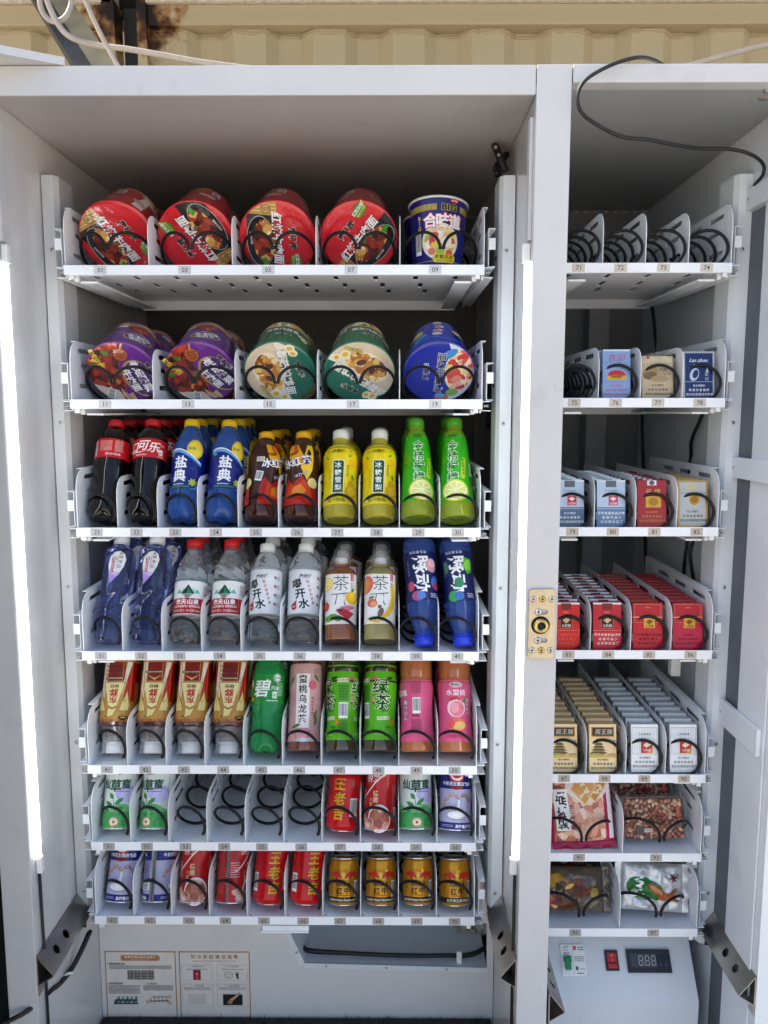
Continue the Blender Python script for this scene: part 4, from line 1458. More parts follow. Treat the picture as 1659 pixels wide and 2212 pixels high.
TEA = [(2, 4), (16, 4), (25, 1), (30, 3), (32.5, 9), (33, 22), (32.5, 40), (30.5, 62), (30, 80), (31, 98), (32, 116), (30.5, 132), (26, 146), (20, 157), (15.5, 165), (14, 170), (13.4, 172), (13.4, 178)]
def art_icetea(L, H, turn=0):
    for k in (-1, 0, 1):
        d = turn + k * 103
        L.poly([(d - 26, 150), (d - 6, 150), (d + 10, 118), (d - 4, 100), (d - 20, 120)], 'e8a412')
        L.poly([(d + 2, 100), (d + 14, 148), (d + 26, 150), (d + 24, 96), (d + 14, 74)], 'f0c022')
        L.poly([(d - 16, 150), (d - 8, 150), (d - 2, 132), (d - 10, 126)], 'c9570f')
        L.poly([(d + 12, 128), (d + 16, 140), (d + 21, 131), (d + 17, 118)], '1a1030')
        L.poly([(d - 34, 62), (d - 26, 80), (d - 12, 66), (d + 4, 84), (d + 18, 66), (d + 32, 78), (d + 36, 24), (d - 36, 24)], 'b51c0c')
        L.poly([(d - 20, 70), (d - 4, 60), (d + 8, 76), (d + 20, 60), (d + 24, 40), (d - 26, 36)], 'd8420f')
        L.poly([(d - 12, 58), (d + 2, 66), (d + 14, 52), (d + 2, 40), (d - 14, 44)], 'ee8a1c')
        lemon(L, d + 26, 70, 11)
        L.txt('康师傅', d - 14, 128, 7, '18120c', 8, bold=.03)
        L.row('冰红茶', d - 6, 112, 19, 'f6f4f2', .95, 12, out='1c2a72', bold=.03, ow=.05)
        L.row('冰力十足', d + 4, 86, 7, 'f6f2ea', .95, 22, out='1c2a72', bold=.01)
        L.rect(d - 34, 116, 14, 10, 'e8dcc8'); L.fine(d - 34, 116, 12, 8, 4, '3a4a8a')
        L.bars(d - 36, 82, 13, 20, -12)
def mk_icetea(turn):
    return bottle('iced_tea_bottle', TEA, 'tea', (15, 173, 184, 'e0a90f'), lambda L, H: art_icetea(L, H, turn), labels=[(22, 150, '3a180c')])

PEAR = [(2, 5), (14, 5), (24, 2), (29, 3), (31.5, 9), (32, 30), (31, 60), (30.5, 90), (31.5, 112), (32, 128), (30, 140), (24, 150), (17.5, 157), (15.5, 160), (15, 170), (14.2, 172), (14.2, 176)]
def art_pear(L, H):
    L.txt('康师傅', 0, 134, 8, '20180c', bold=.03, sx=.95)
    for s in (-1, 1):
        leaf(L, s * 22, 124 + s * 2, 12, 6, '7db32a', 40 * s); L.ell(s * 26, 110, 7, 9, 'f2b820')
    L.poly([(-11, 48), (9, 48), (11, 112), (8, 116), (-8, 116), (-10, 112)], 'f3f0d8'); L.poly([(-10, 49.5), (8, 49.5), (10, 111), (7.5, 114.5), (-7.5, 114.5), (-9, 111)], '0e4a24')
    L.vtxt('冰糖雪梨', -.5, 112, 13, 'f6f6ee', 1.18, bold=.02)
    L.vtxt('清润香甜', 17, 106, 5, '2f7a2e', 1.2)
    L.fine(-17, 78, 3, 40, 12, '8aa02a')
    L.ell(24, 52, 12, 13, 'd9a812'); L.ell(24, 66, 7, 9, 'd9a812'); L.ell(25, 53, 9, 10, 'ecc52e'); leaf(L, 28, 82, 14, 6, '5d9a28', 100)
    L.txt('梨汁饮品', -4, 34, 8, '2f7a2e', bold=.02); L.fine(24, 34, 16, 4, 1, '2f7a2e'); L.ell(-25, 34, 3, 3, 'd9d0b0')
def mk_pear():
    return bottle('pear_drink_bottle', PEAR, 'pear', (15.4, 172, 188, 'dfe4de'), art_pear, octa, labels=[(26, 149, 'ecd20c')])

KUM = [(2, 5), (16, 5), (26, 1.5), (31.5, 3), (34, 9), (34, 22), (33, 40), (31.5, 60), (30, 80), (28.5, 100), (27, 120), (25.5, 140), (24, 158), (22, 172), (18.5, 182), (15.5, 188), (14.4, 192), (14.2, 204)]
def art_kum(L, H):
    L.txt('康师傅', 0, 170, 8, '10230e', bold=.03, sx=.9)
    L.vtxt('金桔柠檬', 0, 160, 21, 'e4fbe0', 1.1, bold=.10)
    L.lay -= L.dz * 0
    L.vtxt('金桔柠檬', 0, 160, 21, '12702a', 1.1, bold=.02)
    for dx, dy in ((-24, 124), (-20, 118), (-26, 114)):
        L.ell(dx, dy, 5, 5, '6fae1a'); leaf(L, dx - 4, dy - 6, 13, 5, '2c7a1e', 60)
    L.rect(20, 100, 9, 46, 'b6d92a', -6, r=4); L.vtxt('鲜爽更出色', 20, 120, 6, '2c6a1e', 1.2)
    L.fine(-14, 92, 3, 44, 14, '2f9a30')
    lemon(L, 4, 52, 23, 'c8d92e', 'dfe87a')
    L.ell(16, 168, 5, 5, '3fbf4a')
    L.bars(42, 100, 16, 26, 0); L.fine(40, 74, 18, 22, 8, '18661c')
def mk_kum():
    return bottle('kumquat_drink_bottle', KUM, 'kumquat', (15.2, 197, 213, '4aa828'), art_kum, labels=[(30, 181, '2cb41a')])

GAN = [(4, 3), (22, 2), (27, 1), (29, 5), (29.5, 14), (28, 24), (27.5, 40), (27.5, 80), (28, 110), (28.5, 150), (28.5, 172), (27, 182), (21, 190), (15.5, 196), (14.6, 199), (14.2, 206)]
def gan_shape(th, r, z):
    n = 4.0
    k = 1 / (abs(math.cos(th)) ** n + abs(math.sin(th)) ** n) ** (1 / n) if z < 186 else 1
    w = 1 - .09 * math.exp(-((z - 88 - 22 * math.sin(th + .6)) / 10) ** 2)       # the slanting waist
    return (r * min(1.15, k) * w, z)
def art_gan(L, H):
    pts = [(-10, 112), (-14, 150), (-12, 166), (-4, 176), (6, 178), (14, 172), (17, 160), (14, 146), (6, 130)]
    L.poly(pts, 'dfe0e6')
    L.poly([(-10, 112), (-12, 134), (2, 128), (6, 130)], 'a58ad8'); L.poly([(-12, 134), (-12.8, 140), (8, 134), (2, 126)], 'c4b2e4')
    L.txt('Ganten', -5, 150, 11, 'b01834', -94, bold=.04, sx=1.0)
    L.row('百岁山', 7, 156, 8, '2c3048', 1.2, -94, bold=.02)
    L.fine(1.4, 154, 26, 2, 1, '8a6a9a', -94)
    L.poly([(5, 172), (8, 175), (11, 172), (9.5, 170), (8, 173), (6.5, 170)], '2c3048')
def mk_gan():
    return bottle('blue_water_bottle', GAN, 'bluewater', (15, 199, 216, 'e6e8ee'), art_gan, gan_shape)

NF = [(3, 7), (14, 6), (24, 2), (29, 4), (31.5, 10), (32.3, 20), (32, 36), (31.2, 46), (31.5, 52), (31.5, 115), (31.2, 122), (30, 134), (28.5, 146), (26, 158), (22.5, 168), (18, 178), (14.5, 186), (13.8, 189), (13.4, 198)]
def nf_shape(th, r, z):
    if 123 < z < 172:
        return (r * (1 + .035 * math.sin(7 * th + z / 3)), z)
    if z < 22:
        return (r * (1 + .07 * math.cos(10 * th) * (1 - z / 22)), z)
    return (r, z)
def art_nf(L, H):
    L.rect(0, 67.5, 198, 31, 'b3131b')
    for sx, w, h, c in ((-17, 14, 9, '64b89c'), (17, 14, 9, '64b89c'), (-9, 9, 12, '8ccab2'), (10, 9, 12, '8ccab2')):
        L.poly([(sx - w / 2, 93), (sx + w / 2, 93), (sx + w * .1, 93 + h)], c)
    L.poly([(-13, 92), (13, 92), (1, 111)], '0d3a2a'); L.poly([(-2, 92), (8, 92), (1, 106)], '2c7a58')
    for k in range(4):
        L.ell(0, 90.5 - k * 2.1, 11 - k * 2.2, .7, '16281f')
    L.row('农夫山泉', 0, 76, 11, 'fbf6f4', 1.05, bold=.05)
    L.txt('NONGFU SPRING', 0, 66.5, 6.6, 'fbf6f4', bold=.03)
    L.txt('饮用天然水 净含量550ml', 0, 58, 5.2, 'f6e6e2', bold=.01)
    L.fine(38, 100, 14, 22, 9, '8a5a5a')
def mk_nf():
    return bottle('spring_water_bottle', NF, 'water', (15.4, 196, 211, 'c8121a'), art_nf, nf_shape, labels=[(50, 118.5, 'e9ebea')])

HK = [(3, 7), (14, 6), (24, 2), (29, 4), (31.5, 10), (32, 24), (31, 40), (31.2, 50), (31.4, 54), (31.4, 140), (31.4, 146), (31, 154), (28.5, 164), (23, 173), (17, 180), (14.4, 184), (13.8, 186), (13.4, 192)]
def art_hk(L, H):
    L.txt('康师傅', 4, 128, 8.5, '16161a', bold=.03, sx=.95, shear=.15)
    for i, ch in enumerate('喝开水'):
        L.txt(ch, -13 + 8 * i, 112 - 20 * i, 21, '141417', 8, bold=.05)
    L.vtxt('熟水温和甘甜', 9, 120, 6.5, 'c02a30', 1.3, 2.4, bold=.01)
    L.ell(-17, 66, 6, 7, 'b8242c', 20); L.poly([(-20, 71), (-11, 80), (-12, 68)], 'b8242c')
    L.txt('甘甜', -17, 66, 4, 'f4e4e2')
    for y in (126, 108, 90, 72):
        L.ell(31, y, 2.4, 3, 'c0474a'); L.fine(38, y - 1, 9, 9, 5, '8a8c90')
def mk_hk():
    return bottle('boiled_water_bottle', HK, 'water', (15, 187, 203, 'e4e8ea'), art_hk, lambda th, r, z: (r * (1 + .030 * math.cos(8 * th)) if z < 46 or z > 150 else r, z), labels=[(52, 142, 'e2e8ec')])

PI_ = [(3, 5), (22, 4), (27, 1.5), (29, 4), (29.8, 10), (29.8, 24), (29.8, 120), (29.2, 130), (26, 138), (19, 144), (16.5, 147), (16.5, 152)]
def art_pi(L, H, kind):
    L.txt('茶', 1, 110, 32, '4a4a4c', bold=-.012, sx=.98)
    L.poly([(-16, 88), (15, 91), (15, 89), (-16, 86.4)], '4a4a4c')
    L.poly([(-7, 87), (-5.4, 87), (-8, 70), (-11, 67), (-11.5, 68.5), (-9.6, 71)], '4a4a4c'); L.poly([(6, 89), (7.6, 89), (6.5, 70), (9, 66), (10.6, 67), (8.2, 71)], '4a4a4c')
    L.rect(21, 122, 6, 16, 'b5222a'); L.vtxt('农夫山泉', 21, 129, 3.2, 'f4e8e6', 1.15)
    L.vtxt('柠檬红茶' if kind else '蜜桃乌龙', 20, 110, 4.2, '6a5a4a', 1.3)
    if kind:
        lemon(L, -25, 108, 13, 'e8b80e', 'f4d84a')
        L.ell(20, 80, 10.5, 13, 'eeb70c', 10); L.ell(22, 82, 6, 8, 'f6cf3a', 10); leaf(L, 22, 96, 10, 5, '4a8a2a', 60)
        L.poly([(-2, 62), (14, 66), (26, 62), (14, 54)], 'c9768a'); L.poly([(6, 60), (24, 50), (14, 38), (0, 48), (-8, 56)], 'b8222e'); L.poly([(-8, 58), (2, 60), (4, 54)], '2a2a30')
        for x, y, r_ in ((-12, 44, 8), (-20, 40, 8), (-4, 41, 8)):
            L.ell(x, y, r_, r_ * .7, '5f9a34')
        L.ell(-26, 64, 7, 9, 'd8302a'); L.ell(-27, 66, 4, 5, 'e8683a')
    else:
        L.ell(-24, 106, 12, 18, 'e2705a', -12); L.ell(-26, 104, 7, 14, 'eb9a58', -12)
        L.ell(-13, 70, 8.5, 8.5, 'd86a5c'); L.ell(-11, 68, 5, 5, 'e8a060'); leaf(L, -14, 81, 12, 5, '5a8f3a', 20)
        pts = [(22, 112), (26, 96), (27, 78), (24, 60), (16, 46), (4, 36), (-2, 33), (0, 38), (10, 52), (16, 64), (19, 80), (19, 96)]
        for a_, b_ in zip(range(5), range(11, 6, -1)):
            L.poly([pts[a_], pts[a_ + 1], pts[b_ - 1], pts[b_]], 'e8bd1c'); L.lay -= L.dz
        L.lay += L.dz
        L.ell(2, 52, 5, 9, '7a5a48', -20); L.ell(0, 63, 3.6, 3.6, '7a5a48'); L.poly([(-2, 46), (-18, 36), (-16, 34), (2, 42)], '7a5a48')
        L.ell(-10, 36, 10, 3, 'e6c23a', -15)
def capw(root, fm):
    mb = MB().lathe([(17, 149), (18.5, 150), (18.5, 156), (17.5, 157.5), (19.8, 158), (19.8, 166), (18.6, 171), (15, 173), (1, 173.4)], 'clearcap', 40)
    mb.build('cap', root)
    MB().lathe([(12, 150), (12.5, 166), (10, 168)], 'cappl', 30, None, 'dcdedd').build('inner_cap', root)
def mk_pi(kind):
    return bottle('fruit_tea_bottle', PI_, 'amber' if kind else 'yellowtea', None, lambda L, H: art_pi(L, H, kind), sq(5.0), labels=[(30, 128, 'e8e8e6')], extra=capw)

MZ = [(3, 6), (22, 4), (29, 1.5), (31.8, 6), (32, 14), (31.2, 20), (32, 26), (32, 40), (30.5, 60), (30, 90), (31.5, 112), (32.3, 124), (30.5, 140), (26, 158), (21.5, 170), (19, 176), (18.2, 180), (18, 188)]
def art_mz(L, H, kind):
    L.txt('脉', 0, 154, 32, 'f2f4f8', -90, bold=.05, sx=1.15)
    L.txt('动', 1, 117, 32, 'f2f4f8', -90, bold=.05, sx=1.15)
    if kind:
        L.ell(22, 152, 12, 14, 'e0a0b4', 20); L.ell(24, 156, 8, 8, 'ecc4c8'); L.ell(-22, 112, 8, 10, 'c9506a'); L.ell(31, 118, 12, 14, '3a70c8'); L.ell(31, 112, 9, 8, 'c04468')
        L.ell(-8, 92, 12, 10, 'b05a86'); L.ell(-2, 92, 8, 8, '4a86d8')
    else:
        L.poly([(14, 168), (30, 164), (32, 140), (20, 134), (12, 148)], '3fae2c'); L.ell(22, 152, 8, 11, '8fd84a'); L.ell(-22, 150, 5, 12, '2f8a3a')
        L.ell(-10, 92, 10, 11, '3aa84a'); L.ell(0, 92, 9, 9, '3a70c0'); L.ell(2, 118, 9, 10, '2c8a60')
    L.row('维生素饮料', -4, 178, 6, 'c8d4ea', 1.1, 180); L.fine(-26, 148, 4, 30, 8, '8aa0cc')
    L.fine(22, 92, 14, 10, 3, 'cfd8ea')
def mk_mz(kind):
    def ex(root, fm):
        mb = MB()
        capmesh(mb, 20.2, 191, 208, '1c3fd0', n=60)
        mb.V = [tuple(Matrix.Translation((0, 0, .208)) @ Matrix.Rotation(math.pi, 4, 'Y') @ Vector(v)) for v in mb.V]
        mb.build('cap', root)
    root = bottle('sports_drink_bottle', MZ, 'mizone', (20.2, 191, 208, '1c3fd0'), lambda L, H: art_mz(L, H, kind), flip=True, labels=[(28, 126, '121c5a')])
    return root

DP = [(3, 4), (22, 3), (28, 1.5), (30.5, 5), (31, 12), (31, 30), (30.5, 60), (31, 120), (31, 134), (29.5, 146), (24, 158), (18, 166), (15.2, 170), (14.4, 172), (14, 182)]
def art_dp(L, H, kind):
    # drawn as seen: cap at the bottom
    L.tk = (.84, 5)
    L.rect(0, 178, 188, 44, '7a1412')
    L.poly([(-23, 200), (-14, 200), (-17, 118), (-27, 118)], 'ddd6c8'); L.poly([(20, 200), (29, 200), (20, 150), (14, 122), (16, 150)], 'ddd6c8')
    L.poly([(29, 200), (44, 200), (44, 112), (16, 104), (20, 140)], 'b01218'); L.poly([(-25, 170), (-44, 180), (-44, 108), (-27, 108)], 'b01218')
    if kind:
        L.poly([(-14, 170), (0, 158), (14, 170), (0, 162.5)], 'd8b060'); L.rect(0, 177, 34, 5, '30100c'); L.txt('东鹏维生素功能饮料', 0, 177, 3.4, 'e8d8b0', 180)
    else:
        for j in range(3):
            L.row('健康饮品', -2, 190 - j * 10, 7, '4e0e0c', 1.15, 180)
        L.rect(0, 162, 34, 5, '30100c'); L.txt('东鹏维生素功能饮料', 0, 162, 3.4, 'e8d8b0', 180)
    L.poly([(-19, 153), (19, 153), (9, 99), (0, 93), (-9, 99)], '6a5a2e'); L.poly([(-18, 152), (18, 152), (8.4, 99.6), (0, 94.5), (-8.4, 99.6)], 'dccf92')
    for s in (-1, 1):
        L.poly([(s * 24, 136), (s * 29, 100), (s * 27, 86), (s * 12, 87), (s * 15, 106), (s * 19, 118)], '6a5a2e'); L.poly([(s * 23.4, 132), (s * 28, 100), (s * 26.2, 87.2), (s * 13, 88), (s * 16, 106), (s * 20, 117)], 'd2bf78')
        L.poly([(s * 22, 114), (s * 23, 114), (s * 19, 98)], '4a3a1c')
    L.poly([(-9, 95), (0, 91), (9, 95), (3, 76), (-9, 72), (-14, 75), (-9, 78)], '6a5a2e'); L.poly([(-8, 94), (0, 90), (8, 94), (2.4, 77), (-9, 73.4), (-8, 78)], 'd8c884')
    L.txt('东', 0, 112, 17, 'b0182a', 180, bold=.04); L.txt('鹏', 0, 129, 17, 'b0182a', 180, bold=.04); L.txt('特饮', 0, 144, 9, '3a241c', 180, bold=.03)
    L.row('累了困了喝东鹏特饮', 0, 66, 7, 'a8301e', 1.1, 180, bold=.01)
    if not kind:
        L.ell(20, 72, 8, 4, '241c14'); L.ell(20, 70, 4, 5, '241c14'); L.ell(20, 72, 5, 1.6, 'c89a3a')
def mk_dp(kind):
    def ex(root, fm):
        fl = Matrix.Translation((0, 0, .202)) @ Matrix.Rotation(math.pi, 4, 'Y')
        MB().lathe([(30.5, 153), (29, 162), (26.5, 176), (25, 194), (26, 200), (29.5, 201.5), (29.5, 202.5), (24, 202.5), (23.6, 194), (25.5, 174)], 'clearcap', 40, xf=fl).build('dust_cover', root)
    return bottle('energy_drink_bottle', DP, 'cocoa', (17, 184, 202, 'e9eaec'), lambda L, H: art_dp(L, H, kind), sq(4.2), flip=True, labels=[(5, 144, 'b8863a')], extra=ex)

SPR = [(8, 5), (17, 3), (25, 1), (29.5, 5), (32, 15), (32.5, 40), (31, 55), (31.5, 75), (32.5, 95), (32.5, 148), (31, 158), (26.5, 172), (20, 186), (15.5, 195), (14, 200), (13.4, 208)]
def spr_shape(th, r, z):
    r, z = petal(15)(th, r, z)
    if 40 < z < 88:
        r *= 1 - .022 * max(0, math.sin(z / 2.6)) * max(0, math.cos(5 * th))
    return (r, z)
def art_spr(L, H):
    L.txt('雪', -50, 122, 35, 'eef6f0', bold=.03, shear=.2)
    L.txt('碧', -11, 122, 35, 'eef6f0', bold=.03, shear=.2)
    L.txt('汽水', 16, 122, 9, 'eef6f0', bold=.02); L.rect(15, 109, 10, 13, 'd8eee0', r=2); L.fine(15, 108, 8, 8, 3, '0f7a34')
    petals(L, 20, 142, 9, 10, 'f0f6f2', 5, .3); L.txt('Sprite', 20, 142, 6, '0f8a3a', bold=.03)
    L.fine(26, 120, 14, 26, 10, 'b8e0c4'); L.fine(10, 98, 22, 4, 1, 'e4f4ea'); L.ell(-36, 102, 6, 4, 'd8d82a')
def mk_spr():
    return bottle('lemon_lime_soda_bottle', SPR, 'greenpet', (14.8, 210, 221, '0f8a34'), art_spr, spr_shape, labels=[(93, 149, '0a8a34')])

OOL = [(2, 5), (16, 5), (26, 1.5), (31, 3), (33, 9), (33, 24), (32, 44), (31.5, 90), (32, 130), (32.5, 150), (31.5, 166), (27, 180), (20, 191), (16, 197), (14.4, 200), (14, 208)]
def art_ool(L, H):
    L.rect(-2, 96, 27, 104, 'efe9e6'); L.txt('康师傅', -3, 171, 8.5, '1c1614', bold=.03)
    L.vtxt('蜜桃乌龙茶', -2, 146, 17, '231c1a', 1.12, bold=.03)
    L.vtxt('桃桃好茶韵', 18, 104, 6, 'a8344a', 1.2); L.rect(-20, 100, 5, 26, 'd48aa0'); L.fine(24, 154, 10, 8, 3, '7a5a54')
    for x, y, r_ in ((-25, 136, 60), (26, 140, -50), (24, 70, 70), (-14, 48, 20), (25, 58, 75)):
        leaf(L, x, y, 22, 7, '4f7a3a', r_)
    L.ell(17, 126, 8, 9, 'd65a6a'); L.ell(0, 30, 16, 13, 'd87a92'); L.ell(-2, 33, 11, 9, 'e4a4b0'); L.rect(6, 22, 36, 7, 'e6d8d8', m='silver')
def mk_ool():
    return bottle('oolong_tea_bottle', OOL, 'oolong', (15, 203, 216, 'd8a0a4'), art_ool, labels=[(19, 190, 'd0a0a0')])

GT = [(2, 5), (16, 5), (26, 1.5), (31, 3), (33, 9), (33, 28), (31.5, 42), (29.5, 60), (30.5, 84), (32, 110), (33, 130), (31.5, 143), (30, 150), (32, 160), (29.5, 172), (23, 184), (16.5, 192), (14.4, 196), (14, 204)]
def art_gt(L, H):
    for d, c in ((0, 0), (-70, 0)):
        L.txt('康师傅', d, 160, 10, '12200c', bold=.04, shear=.1)
        L.poly([(d + 4, 104), (d + 18, 118), (d + 12, 92), (d + 2, 78)], '2f7d1c'); L.poly([(d + 12, 90), (d + 24, 102), (d + 16, 76), (d, 74)], '2f7d1c')
        L.txt('绿', d - 1, 124, 31, '14200f', bold=.02, shear=.15, out='d8f0c0', ow=.045)
        L.txt('茶', d + 4, 94, 31, '14200f', bold=.02, shear=.15, out='d8f0c0', ow=.045)
        L.rect(d - 15, 98, 5, 16, 'b02a1c'); L.vtxt('低糖', d - 15, 105, 5, 'f4e4d8', 1.2)
        leaf(L, d + 18, 140, 16, 7, '1f4a1a', 15); L.rect(d - 14, 140, 12, 7, 'c86a6a', 6)
        L.rect(d + 6, 63, 26, 6.5, 'e8f0d0', 4); L.txt('活力好心情', d + 6, 63, 4.6, '4a6a2a', 4); petals(L, d + 26, 56, 7, 5, 'e8941c'); leaf(L, d + 16, 46, 14, 5, '2f7d1c', -10)
        L.txt('绿色茶饮', d + 2, 34, 7, 'a8dc7a', bold=.02)
    L.rect(-34, 136, 22, 8, 'e8e4c8', 3); L.txt('活力好心情', -34, 136, 4.2, '8a4a2a', 3)
    L.fine(-32, 112, 20, 30, 10, '1f5a14'); L.bars(-33, 78, 18, 30); L.fine(-34, 48, 18, 22, 9, '1f5a14'); L.txt('绿茶', -36, 158, 8, '14200f', bold=.03, shear=.2)
def mk_gt():
    return bottle('green_tea_bottle', GT, 'greentea', (15, 199, 211, '3f9a1e'), art_gt, labels=[(22, 188, '57b51a')])

PJ = [(2, 5), (16, 5), (26, 1.5), (31, 3), (33, 9), (33.3, 24), (32.5, 44), (31, 70), (31.5, 95), (33, 118), (33, 132), (31, 142), (31.5, 150), (32, 166), (29.5, 180), (22, 192), (16, 198), (14.4, 200), (14, 208)]
def art_pj(L, H):
    L.ell(0, 128, 12, 5.5, 'd8c4c8'); L.txt('康师傅', 0, 128, 6.5, '1c2a1c', bold=.02)
    L.row('水蜜桃', 0, 113, 12, 'f6eef0', 1.05, bold=.03)
    L.ell(1, 84, 18, 18, 'f3d2da'); L.ell(2, 82, 14, 15, 'e87a90'); L.ell(-3, 84, 8, 10, 'f0a0aa'); L.poly([(-14, 96), (2, 100), (14, 94), (2, 106), (-10, 104)], 'c4303c'); leaf(L, 16, 98, 12, 6, '4f8a3a', 40)
    L.ell(2, 52, 17, 12, 'e87a58', 10); L.ell(6, 50, 12, 8, 'f3c06a', 10); L.ell(-10, 54, 8, 9, 'e0525a')
    L.vtxt('果汁达人', 24, 102, 7, 'f6f0f0', 1.15, out='2a7a5a'); L.txt('水蜜桃汁饮料', 0, 30, 6, 'b03048', bold=.02)
    # the reverse, a third of the way round
    L.bars(-66, 88, 15, 30); L.fine(-66, 122, 18, 22, 9, '9a2a4a'); L.txt('康师傅', -66, 68, 6, '6a1a34', bold=.02); L.fine(-66, 50, 20, 24, 10, '9a2a4a'); L.vtxt('果汁达人', -88, 98, 9, 'f6f0f0', 1.1, out='2a6a8a')
    L.row('水蜜桃', -102, 112, 12, 'f6eef0', 1.05, bold=.03)
def mk_pj():
    return bottle('peach_drink_bottle', PJ, 'peachjuice', (15, 203, 216, 'e87a9a'), art_pj, labels=[(20, 138, 'dc5a88')])

# ---- cans
FOODCAN = [(32, 2.6), (32.3, 4), (31.8, 6), (31.8, 104), (32.3, 107), (31.8, 110)]
def foodcan(H):
    return [(32.2, 2.6), (32.4, 4), (31.8, 6.5), (31.8, H - 9), (32.4, H - 6.5), (31.6, H - 3)]
def art_grass(L, H):
    L.rect(0, 18, 199, 30, '3f9f54'); band(L, lambda x: 32, lambda x: 42 + 6 * math.sin(x / 9), -100, 100, '6fba7a')
    L.ell(22, 66, 22, 16, 'b4b0e0'); L.ell(26, 62, 16, 12, 'c4c0ea')
    L.txt('仙', -22, 84, 19, '0e4a30', bold=.05, shear=.1); L.txt('草', -1, 81, 24, '0e4a30', bold=.05, shear=.1); L.txt('蜜', 20, 84, 19, '0e4a30', bold=.05, shear=.1)
    L.fine(14, 70, 26, 3, 1, '3a4a4a'); L.rect(0, 106, 16, 9, 'a8183a'); L.txt('泰山', 0, 106, 6, 'f4e8e8', bold=.02)
    L.rect(-2, 48, 1.2, 32, '2f7a3c', 8)
    for x, y, r_, l_ in ((-13, 47, 150, 20), (8, 52, 40, 22), (-8, 62, 120, 14), (10, 38, 20, 18), (-18, 36, 170, 16)):
        leaf(L, x, y, l_, 9, '2f8f45', r_)
    rnd = random.Random(1)
    for k in range(12):
        L.ell(rnd.uniform(-34, 34), rnd.uniform(8, 34), 2.6, 2.4, '2c8a48'); L.lay -= L.dz
    L.lay += L.dz
    L.ell(0, 14, 10, 9, 'c98a6a'); L.ell(0, 14, 8, 7, 'e8d8c0'); L.ell(0, 14, 2.6, 2.6, '7a5a4a')
    L.rect(42, 60, .8, 100, 'c8ccca', m='alu')
def mk_grass():
    return can('grass_jelly_can', 116, foodcan(116), 'd4dcd8', art_grass, body='film')
def art_milk(L, H):
    L.rect(0, 94, 199, 34, '101a78'); L.rect(0, 9, 199, 12, '101a78')
    L.ell(0, 100, 15, 11, 'c8182a'); L.ell(0, 101, 12, 8, 'f0ecee'); L.ell(0, 103, 9, 6, 'c8182a')
    L.ell(0, 80, 14, 4, '7a1424')
    for d in (0, -98):
        L.row('牛奶花生蛋白饮品', d, 87, 7.6, 'f4f4f8', 1.0, bold=.04)
        for x, y, r_ in ((-20, 58, 30), (-10, 66, 10), (2, 62, -20), (-26, 50, 60), (14, 66, 20), (24, 62, -30), (30, 56, 20)):
            L.ell(d + x, y, 5.6, 3.6, 'b8867a' if x < 5 else '8a6a60', r_); L.lay -= L.dz
            L.ell(d + x + .8, y + .8, 3.4, 2, 'd8b8ac', r_)
        L.lay += L.dz
        L.ell(d, 28, 19, 8, '8a88b0'); L.ell(d, 29, 18, 7.2, 'f0f0f4'); L.poly([(d - 2, 30), (d + 3, 58), (d + 7, 56), (d + 6, 30)], 'eceaf2'); L.ell(d + 4, 30, 11, 4, 'ffffff')
        L.txt('其他蛋白饮品', d + 18, 8.5, 6.6, 'f4f4f8', bold=.04); L.fine(d - 18, 9, 26, 5, 2, 'b8bce0')
    L.rect(-49, 58, 10, 110, 'cfd0d4', m='alu'); L.rect(-49, 58, 1.2, 110, '55565a'); L.rect(-46, 58, 1, 110, '7a7b80')
    L.fine(-64, 60, 14, 50, 20, '3a4a9a'); L.bars(-66, 30, 14, 22, 90)
def mk_milk():
    return can('peanut_milk_can', 116, foodcan(116), 'b4b2d2', art_milk, body='film')
def art_congee(L, H):
    L.txt('银鹭', -8, 96, 15, 'e8d4d4', bold=.04, shear=.1)
    band(L, lambda x: 66 + (x + 30) * .62 + 7 * math.sin((x + 10) / 13), lambda x: 70 + (x + 30) * .62 + 7 * math.sin((x + 10) / 13), -34, 18, 'efe4da')
    L.vtxt('桂圆', -2, 74, 11, 'e8d0a0', 1.1, bold=.03); L.vtxt('八宝粥', -12, 60, 7, 'e8d0a0', 1.15)
    L.ell(6, 22, 24, 26, 'e8e4ea'); L.ell(6, 21, 21.5, 22, 'c9a08c', m='nuts'); L.ell(-2, 16, 16, 14, 'c9a08c', m='nuts')
    L.ell(-18, 12, 14, 10, 'b8b0b4', 20); L.ell(-18, 13, 11, 8, 'c9a08c', 20, m='nuts')
    L.fine(38, 60, 10, 50, 18, 'd88a8a'); L.bars(44, 30, 12, 24)
    # seam side
    L.rect(-50, 58, 6, 110, 'd4d4d6', m='alu'); L.rect(-50, 58, 1, 110, '5a5a5e')
    L.fine(-62, 60, 12, 84, 26, 'c85a5a'); L.fine(-34, 62, 18, 30, 7, 'e0a8a8'); L.ell(-30, 22, 9, 7, 'c9a08c', m='nuts'); L.ell(-36, 88, 7, 9, 'a01418')
def mk_congee():
    return can('congee_can', 116, foodcan(116), 'b80e14', art_congee, body='film')
SODACAN = [(24, 1), (26, 2.5), (31.5, 9), (32.8, 13), (32.8, 98), (32, 103), (27.5, 111)]
def art_wlj(L, H):
    L.rect(0, 56, 205, 84, 'c40814', m='film')
    for d in (0, 103):
        for i, ch in enumerate('王老吉'):
            L.txt(ch, d, 88 - 27 * i, 25, 'd8a818', bold=.05, sx=.92, out='7a0a0a', ow=.02, shear=.08)
    L.bars(30, 46, 17, 34); L.fine(28, 92, 16, 30, 9, '8a0c12'); L.rect(30, 24, 14, 6, '8a0c12'); L.bars(-40, 42, 14, 34)
    L.fine(-26, 80, 8, 40, 12, '9a1218')
def mk_wlj():
    return can('herbal_tea_can', 114, SODACAN, 'c40814', art_wlj, body='film')
